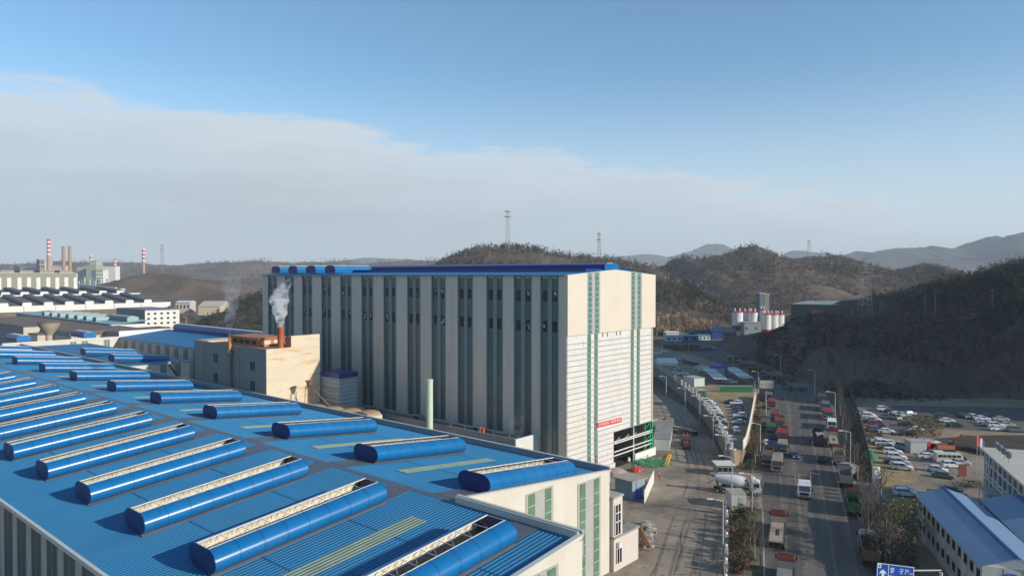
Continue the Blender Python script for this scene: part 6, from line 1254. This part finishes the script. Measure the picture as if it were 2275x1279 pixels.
for s in (-1,1): MB().tube(p+Vector((.3+s*.95,1.4,.35)),p+Vector((.3+s*.75,1.4,.35)),.35,n=10).build('wheel',M_tyre,bt2)
rs = thing('red_banner_stand','red banner stand in front of the forecourt flower bed','banner stand',G(2138,1058,0)); p = G(2138,1058,0)
MB().box(p+Vector((0,0,1.3)),(1.6,.1,2.4)).build('banner',mat('faded_red',(.17,.045,.04),.7),rs)
for s in (-.7,.7): MB().tube(p+Vector((s,.1,0)),p+Vector((s,.1,2.6)),.05,n=5).build('post',M_steel,rs)
# a worker by the open bay
def person(p, h, label, coat, legs):
    J = [(0,0,.52),(0,0,.62),(0,0,.80),(0,0,.86),(0,.01,.93),(.05,0,.50),(.06,.02,.27),(.06,0,.03),(-.05,0,.50),(-.06,-.02,.27),(-.06,0,.03),(.10,0,.79),(.13,.02,.62),(.12,.06,.48),(-.10,0,.79),(-.13,.02,.62),(-.12,.07,.49),(.06,.06,.015),(-.06,.06,.015)]
    E = [(0,1),(1,2),(2,3),(3,4),(0,5),(5,6),(6,7),(7,17),(0,8),(8,9),(9,10),(10,18),(2,11),(11,12),(12,13),(2,14),(14,15),(15,16)]
    Rr = [.075,.08,.08,.035,.055,.055,.04,.03,.055,.04,.03,.045,.033,.025,.045,.033,.025,.025,.025]
    me = bpy.data.meshes.new('person'); me.from_pydata([(x*h,y*h,z*h) for x,y,z in J],E,[]); o = bpy.data.objects.new('person',me); col.objects.link(o); o.location = p
    m = o.modifiers.new('skin','SKIN'); 
    for v, r in zip(me.skin_vertices[0].data, Rr): v.radius = (r*h,r*h*.8)
    me.skin_vertices[0].data[0].use_root = True
    s = o.modifiers.new('sub','SUBSURF'); s.levels = s.render_levels = 1; me.materials.append(coat); o.modifiers['skin'].use_smooth_shade = True
    single(o,label,'person'); b = MB().lathe((p.x,p.y+.01*h,p.z+.935*h),[(.07*h,0),(.068*h,.03*h),(.03*h,.065*h),(.005*h,.07*h)],10); b.build('helmet',M_white,o,smooth=True)
    return o
person(G(1412,1050,0),1.6,'worker in ochre jacket standing before the open bay',mat('ochre_jacket',(.33,.22,.10),.8),None)
person(G(1465,1068,0),1.6,'worker in red jacket at the end of the white site hoarding',mat('red_jacket',(.45,.06,.05),.8),None)
# ------------------------------------------------------------ planting
rv = random.Random(21)
M_gold = mat('golden_twigs', (0.55,0.38,0.20), 0.9, 0.35, 0.15); M_twig = mat('bare_twigs', (0.14,0.11,0.085), 0.95, 0.3, 0.5); M_trunk = mat('pale_bark', (0.26,0.23,0.19), 0.95, 0.2, 1.0)
M_shrub = mat('olive_shrub', (0.075,0.075,0.032), 0.9, 0.45, 0.8); M_shrub2 = mat('dry_red_shrub', (0.16,0.085,0.05), 0.9, 0.4, 0.8); M_ygreen = mat('yellow_green_leaf', (0.17,0.17,0.055), 0.85, 0.4, 0.8); M_pine = mat('pine_needles', (0.030,0.042,0.022), 0.9, 0.45, 0.12); M_scrub = mat('grey_scrub', (0.115,0.088,0.066), 0.95, 0.45, 0.08); M_scrubd = mat('dark_scrub', (0.055,0.049,0.034), 0.95, 0.45, 0.1)
def leaves(b, c, rx, ry, rz, n, s, r=rv, flat=1.0):
    for _ in range(n):
        while True:
            x, y, z = r.uniform(-1,1), r.uniform(-1,1), r.uniform(-1,1)
            if x*x+y*y+z*z <= 1: break
        p = Vector((c[0]+x*rx, c[1]+y*ry, c[2]+z*rz)); k = s*r.uniform(.5,1.4)
        a = Vector((r.uniform(-1,1),r.uniform(-1,1),r.uniform(-1,1)))*k; d = Vector((r.uniform(-1,1),r.uniform(-1,1),r.uniform(-1,1)*flat))*k
        o = len(b.v); b.v += [tuple(p-a*.5), tuple(p+a*.5), tuple(p+d)]; b.f.append((o,o+1,o+2))
def branch(b, p, d, L, r, depth, n=4):
    q = p+d*L; b.tube(p, q, r, r*.6, n=n, cap=False)
    if depth:
        for k in range(3 if depth > 1 else 4):
            dd = (d+Vector((rv.uniform(-.7,.7),rv.uniform(-.7,.7),rv.uniform(-.05,.5)))).normalized(); branch(b, p.lerp(q, rv.uniform(.45,1)), dd, L*rv.uniform(.5,.75), r*.5, depth-1, 3)
def make_bare(h, label, up=.0):
    t = thing('bare_tree', label, 'tree', (0,0,0), 'bare trees beside the road'); MB().tube((0,0,0),(0,0,h*.45),h*.02,h*.014,n=7).build('trunk',M_trunk,t)
    b = MB()
    for k in range(9):
        z = h*(.25+.6*k/9) if up else h*(.3+.5*k/9); a = rv.random()*6.28; branch(b, Vector((0,0,z)), Vector((math.cos(a)*.55,math.sin(a)*.55,.8+up)).normalized(), h*.30*(1-.4*k/9), h*.008, 2)
    b.tube((0,0,h*.45),(0,0,h),h*.014,h*.003,n=5); b.build('crown',M_twig,t)
    for o in [t]+list(t.children): kids(o)
    return t
def make_leafy(name, h, w, n, s, m, label, group=None, cat='tree', trunk=.3):
    t = thing(name, label, cat, (0,0,0), group); MB().tube((0,0,-.1),(0,0,h*.6),h*.022,h*.012,n=6).build('trunk',M_trunk,t); b = MB()
    for k in range(7):
        a = rv.random()*6.28; branch(b, Vector((0,0,h*(.15+.08*k))), Vector((math.cos(a)*.5,math.sin(a)*.5,.9)).normalized(), h*.3, h*.009, 1)
    b.build('limb', M_twig, t); b = MB()
    nc = max(5, n//45)
    for k in range(nc):
        a = rv.random()*6.28; z = rv.uniform(trunk,.92); r = w*math.sin(math.pi*min(1,(z-trunk*.6)/(1.02-trunk*.6)))**.7*rv.uniform(.3,.95)
        leaves(b, (math.cos(a)*r, math.sin(a)*r, h*z), w*.42, w*.42, h*.11, n//nc, s)
    b.build('crown', m, t)
    for o in [t]+list(t.children): kids(o)
    return t
# golden poplars below the brown hill
protos = [make_leafy('poplar_tree', 12.5+k, 2.1, 420, .55, M_gold, 'golden brown poplar, %s from the left in the roadside row' % ORD[k], 'golden poplars', trunk=.12) for k in range(3)]
for k in range(20):
    px = 1453+k*6.6+rv.uniform(-2,2); p = D(px,738,478+rv.uniform(-14,14)); p.z = 0; h = 1.05-.45*max(0,(k-11)/9)+rv.uniform(-.1,.1)
    if k < 3: o = protos[k]; o.location = p; o.scale = (h,)*3
    else: dup(protos[k%3], p, rv.random()*6.28, 'golden brown poplar, %s from the left in the roadside row' % (ORD[k]), 'golden poplars', h)
# bare trees
bp = [make_bare(7.5, '', .3), make_bare(6.0, '', .8), make_bare(8.5, '', .0)]; bn_ = 0
spots = [(1700,905),(1693,890),(1706,880),(1688,960),(1684,985),(1682,1010),(1678,1035),(1672,1060),(1668,1150),(1676,1180),(1666,1215),(1676,1245),(1690,1262),(1664,1262),(1684,870),(1866,925),(1872,950),(1880,985),(1876,1012),(1898,1040),(1905,1075),(1912,1110),(1920,1140),(1915,1165),(1930,1180),(1938,1205),(1928,1225),(1950,1240),(1960,1215),(1945,1170),(1968,1262),(1985,1245),(1957,1130),(1870,900),(1862,893)]
for k, (x, y) in enumerate(spots):
    side = 'in the planted strip left of the road' if x < 1800 else 'on the verge right of the road'
    idx = sum(1 for s in spots[:k] if (s[0] < 1800) == (x < 1800)); lb = 'bare pale trunked tree %s, %s counted' % (side, (ORD+['twenty '+o for o in ORD])[idx]); lb = 'leafless tree with pale trunk %s, number %s' % (side, (ORD+['twenty '+o for o in ORD])[idx])
    lb = 'leafless tree, %s by distance %s' % ((ORD+['twenty '+o for o in ORD])[sum(1 for s in spots if (s[0] < 1800) == (x < 1800) and (s[1], s[0]) > (y, x))], side)
    sc_l = rv.uniform(.55,.9) if x < 1800 else rv.uniform(.75,1.05)
    p = G(x,y,0)
    if k < 3: o = bp[k]; o.location = p; o.scale = (sc_l,)*3; o['label'] = lb; o['group'] = 'bare trees '+side
    else: dup(bp[k%3], p, rv.random()*6.28, lb, 'bare trees '+side, sc_l)
# shrubs of the planted strips
sp_ = [make_leafy('shrub', 1.9, 1.2, 330, .22, m, '', None, 'shrub', .05) for m in (M_shrub, M_shrub2, M_shrub)]
cnt = 0
for k in range(46):
    if k < 26: y = 1140+k*5.4+rv.uniform(-4,4); x = rv.uniform(1632,1662)+ (y-1140)*.02
    else: y = 890+(k-26)*8; x = 1682+rv.uniform(-3,6)-(y-890)*.13
    p = G(x,y,.1); s = rv.uniform(.7,1.5); lb = 'low twiggy shrub, %s from the %s in the planted strip %s' % (((ORD+['twenty '+o for o in ORD])[k], 'kiosk', 'along the lantern fence') if k < 26 else (ORD[k-26], 'far end', 'beside the white hoarding'))
    gr = 'shrubs '+('along the lantern fence' if k < 26 else 'beside the white hoarding')
    if k < 3: o = sp_[k]; o.location = p; o['label'] = lb; o['group'] = gr
    else: dup(sp_[k%3], p, rv.random()*6.28, lb, gr, s)
t = make_leafy('willow_tree', 7.5, 3.6, 2600, .26, M_ygreen, 'bushy yellow green tree beside the white prefab wall', None, 'tree', .1); t.location = G(2005,1215,0)
t = make_leafy('thicket_tree', 6.0, 3.4, 1800, .24, M_twig, 'dark twiggy thicket tree in front of the yellow green tree', None, 'tree', .05); t.location = G(1978,1262,0)
t = make_leafy('flowerbed_hedge', 1.3, 3.4, 700, .2, mat('bed_green',(0.03,0.075,0.03),.9,.4,.8), 'round green flower bed hedge beside the flagpoles', None, 'hedge', .02); t.location = G(2145,1080,0)
b = MB()
for k in range(260):
    p = G(rv.uniform(1935,2035), rv.uniform(1120,1279), 0); leaves(b, (p.x,p.y,rv.uniform(.2,1.1)), .9,.9,.6, 14, .28)
o = b.build('undergrowth', M_scrubd); o['kind'] = 'stuff'
b = MB()
for k in range(260):
    x, y = rv.uniform(1888,1945), rv.uniform(930,1060)
    if x > 1886+(y-876)*.27: x -= 22
    p = G(x,y,0); leaves(b, (p.x,p.y,.4), .8,.8,.5, 12, .25)
for k in range(90): p = G(rv.uniform(2015,2090), rv.uniform(928,972), 0); leaves(b, (p.x,p.y,.8), 1.4,1.4,1.0, 18, .4)
for k in range(120): p = G(rv.uniform(1925,1960), rv.uniform(950,985), 0); leaves(b, (p.x,p.y,.4), .8,.8,.5, 12, .28)
o = b.build('verge_scrub', mat('straw_scrub',(0.16,0.125,0.07),.95,.4,.5)); o['kind'] = 'stuff'
def cover(hn, name, m, n, size, tri, ts, a=(0,1), t=(0.02,1.15), pine=0.0, mp_=None, seed=1, dens=None):
    r = random.Random(seed); b = MB(); q = MB()
    for _ in range(n):
        aa, tt = r.uniform(*a), r.uniform(*t)/2; p = on_hill(hn, aa, tt)
        if noise.noise(Vector((p.x/70,p.y/70,seed))) < (dens if dens is not None else -.15): continue
        s = size*r.uniform(.5,1.3)
        if mp_ and noise.noise(Vector((p.x/110,p.y/110,seed+5)))+r.uniform(-.25,.25) < pine*2-1:
            for j in range(3): leaves(q, (p.x,p.y,p.z+s*(.5+.75*j)), s*(.8-.22*j), s*(.8-.22*j), s*.45, tri//2, ts*.9, r)
        else: leaves(b, (p.x,p.y,p.z+s*.35), s, s, s*.6, tri, ts, r)
    o = b.build(name, m); o['kind'] = 'stuff'
    if q.f: o = q.build('pine_wood', mp_); o['kind'] = 'stuff'
cover('near_hill','hill_scrub',M_scrubd,9500,1.3,14,.55,(0.06,.80),(0.02,1.15),.36,M_pine,3,-.18)
cover('near_hill','dry_bush',mat('tan_bush',(0.20,0.155,0.095),.95,.4,.1),900,1.5,16,.6,(0.1,.6),(0.05,1.0),0,None,12,.05)
b = MB(); rl_ = random.Random(17)
for k in range(260):
    x, y = rl_.choice(((rl_.uniform(1380,1600), rl_.uniform(1030,1279)),(rl_.uniform(1690,1930), rl_.uniform(960,1279)),(rl_.uniform(1940,2260), rl_.uniform(905,1060))))
    p = G(x,y,.03); s_ = rl_.uniform(.06,.2); b.box((p.x,p.y,p.z+s_*.25),(s_*1.5,s_,s_*.5),rl_.random()*3)
o = b.build('ground_litter', mat('mixed_litter',(0.24,0.21,0.17),.9,.5,1.0)); o['kind'] = 'stuff'
cover('pine_ridge','ridge_scrub',M_scrubd,6000,2.2,12,.9,(0,1),(0.1,1.2),.75,M_pine,4,-.9)
cover('scrub_hill','brown_scrub',M_scrub,9000,3.6,12,1.5,(0,1),(0.05,1.15),.40,mat('distant_pine',(0.045,0.05,0.032),.95,.4,.05),5,-.2)
cover('tower_hill','brown_scrub',M_scrub,5000,2.6,12,1.1,(0.03,1),(0.3,1.15),.55,M_pine,6,-.3)
cover('quarry_mound','thin_scrub',M_scrub,1200,2.6,10,1.0,(0,1),(0.1,1.1),0,None,7,.0)
cover('bush_slope','dark_bush',M_scrubd,1800,2.0,14,.9,(0.05,1),(0.02,1.1),.6,M_pine,8,-.5)
cover('left_ridge','far_scrub',M_scrub,7000,6,10,2.6,(0.05,1),(0.1,1.1),.45,mat('distant_pine',(0.045,0.05,0.032)),9,-.1)
def twigwood(hn, name, m, n, h0, wid, a, t, seed, dens):
    r = random.Random(seed); b = MB()
    for _ in range(n):
        p = on_hill(hn, r.uniform(*a), r.uniform(*t)/2)
        if noise.noise(Vector((p.x/55,p.y/55,seed*1.7))) < dens: continue
        h = h0*r.uniform(.6,1.3)
        for j in range(9):
            ang = r.random()*6.283; lean = r.uniform(.05,.38)*h; z0 = p.z+h*r.uniform(0,.35); w = wid*r.uniform(.6,1.3)
            tip = (p.x+math.cos(ang)*lean, p.y+math.sin(ang)*lean, p.z+h*r.uniform(.65,1.0)); o = len(b.v)
            b.v += [(p.x-w,p.y,z0),(p.x+w,p.y+w*.4,z0),tip]; b.f.append((o,o+1,o+2))
        leaves(b, (p.x,p.y,p.z+h*.62), h*.28,h*.28,h*.3, 12, wid*2.6, r)
    o = b.build(name, m); o['kind'] = 'stuff'
M_wood = mat('bare_wood', (0.150,0.118,0.090), .95, .4, .1)
twigwood('near_hill','bare_wood',M_wood,1700,4.2,.16,(.12,.72),(.12,1.1),31,.08)
twigwood('scrub_hill','bare_wood',mat('bare_wood_far',(0.150,0.115,0.088),.95,.4,.04),2600,5.5,.4,(0,1),(.05,1.1),32,-.12)
twigwood('tower_hill','bare_wood',M_wood,1500,4.5,.28,(.1,1),(.2,1.1),33,-.1)
twigwood('pine_ridge','bare_wood',M_wood,900,5.0,.22,(0,1),(.2,1.1),34,.05)
b = MB()
for k in range(500):
    p = D(rv.uniform(372,586), rv.uniform(688,722), rv.uniform(470,640)); leaves(b, (p.x,p.y,rv.uniform(0.5,3)), 3,3,2.2, 12, 1.1)
for k in range(500):
    p = G(rv.uniform(1455,1620), rv.uniform(760,775), 0); p = D(rv.uniform(1455,1640),700,rv.uniform(470,560)); leaves(b, (p.x,p.y,1), 2.5,2.5,1.8, 10, .9)
o = b.build('valley_scrub', mat('valley_scrub',(0.10,0.09,0.05),.95,.4,.1)); o['kind'] = 'stuff'
# ------------------------------------------------------------ smoke and steam
def volmat(name, dens, c, lo, hi, sc_n):
    m = bpy.data.materials.new(name); m.use_nodes = True; t = m.node_tree; t.nodes.clear(); l = t.links.new
    o = t.nodes.new('ShaderNodeOutputMaterial'); v = t.nodes.new('ShaderNodeVolumePrincipled'); l(v.outputs[0], o.inputs['Volume']); v.inputs['Color'].default_value = (*c,1); v.inputs['Anisotropy'].default_value = .2
    tcn = t.nodes.new('ShaderNodeTexCoord'); n = t.nodes.new('ShaderNodeTexNoise'); n.inputs['Scale'].default_value = sc_n; n.inputs['Detail'].default_value = 5; n.inputs['Roughness'].default_value = .6; l(tcn.outputs['Object'], n.inputs[0])
    r = t.nodes.new('ShaderNodeMapRange'); r.inputs[1].default_value = lo; r.inputs[2].default_value = hi; l(n.outputs[0], r.inputs[0])
    sx = t.nodes.new('ShaderNodeSeparateXYZ'); l(tcn.outputs['Generated'], sx.inputs[0]); f = t.nodes.new('ShaderNodeMapRange'); f.inputs[1].default_value = .25; f.inputs[2].default_value = 1.0; f.inputs[3].default_value = 1; f.inputs[4].default_value = .12; l(sx.outputs[2], f.inputs[0])
    k = t.nodes.new('ShaderNodeMath'); k.operation = 'MULTIPLY'; l(r.outputs[0], k.inputs[0]); l(f.outputs[0], k.inputs[1])
    k2 = t.nodes.new('ShaderNodeMath'); k2.operation = 'MULTIPLY'; l(k.outputs[0], k2.inputs[0]); k2.inputs[1].default_value = dens; l(k2.outputs[0], v.inputs['Density'])
    return m
def plume(name, base, pts, m, label):
    b = MB(); n = 16; rr2 = random.Random(4); V = []
    sub_ = []
    for (x0,z0,r0),(x1,z1,r1) in zip(pts, pts[1:]):
        for k in range(6): t = k/6; sub_.append((x0+(x1-x0)*t, z0+(z1-z0)*t, r0+(r1-r0)*t))
    sub_.append(pts[-1])
    for x, z, r in sub_:
        for i in range(n):
            a = 6.2832*i/n; w = 1+.55*noise.noise(Vector((math.cos(a)*1.2, math.sin(a)*1.2, z*.55+9)))*min(1,z*.5)
            V.append((base.x+x+math.cos(a)*r*w, base.y+math.sin(a)*r*w, base.z+z))
    F = [(k*n+i,k*n+(i+1)%n,(k+1)*n+(i+1)%n,(k+1)*n+i) for k in range(len(sub_)-1) for i in range(n)]+[tuple(range(n-1,-1,-1)), tuple(range((len(sub_)-1)*n,len(sub_)*n))]
    o = b.add(V,F).build(name, m); 
    o.location = base
    for v in o.data.vertices: v.co -= base
    o['kind'] = 'stuff'; return o
plume('white_steam', X(144.4,86.6,28.35), [(0,0,.66),(-.05,1.3,1.0),(-.2,3.4,1.7),(-.35,5.8,2.0),(.3,7.9,1.7),(1.2,9.6,1.3),(2.1,10.8,.4)], volmat('steam_vapour', 3.4, (.985,.985,.99), .46, .66, .95), '')
plume('grey_smoke', X(158,81.75,26.7), [(0,.25,.5),(-.1,2.5,1.1),(.5,6,1.4),(.8,10,1.8),(.6,13,2.2)], volmat('thin_smoke', .75, (.75,.75,.78), .40, .7, .6), '')
plume('steam_wisp', X(90.5,105,8.2), [(0,0,.8),(-.3,2,1.4),(-.2,4.5,1.4),(.2,6,.6)], volmat('thin_steam', .22, (.9,.9,.92), .42, .7, .6), '')
# ------------------------------------------------------------ air
hz = MB().hexa([(-9100,-800,-4),(9100,-800,-4),(9100,14100,-4),(-9100,14100,-4),(-9100,-800,440),(9100,-800,440),(9100,14100,440),(-9100,14100,440)])
hm = bpy.data.materials.new('haze'); hm.use_nodes = True; t = hm.node_tree; t.nodes.clear(); o_ = t.nodes.new('ShaderNodeOutputMaterial'); v_ = t.nodes.new('ShaderNodeVolumePrincipled'); t.links.new(v_.outputs[0], o_.inputs['Volume'])
v_.inputs['Color'].default_value = (0.84,0.91,1.0,1); v_.inputs['Density'].default_value = 0.000115; v_.inputs['Anisotropy'].default_value = 0.0
ho = hz.build('haze', hm); ho['kind'] = 'stuff'
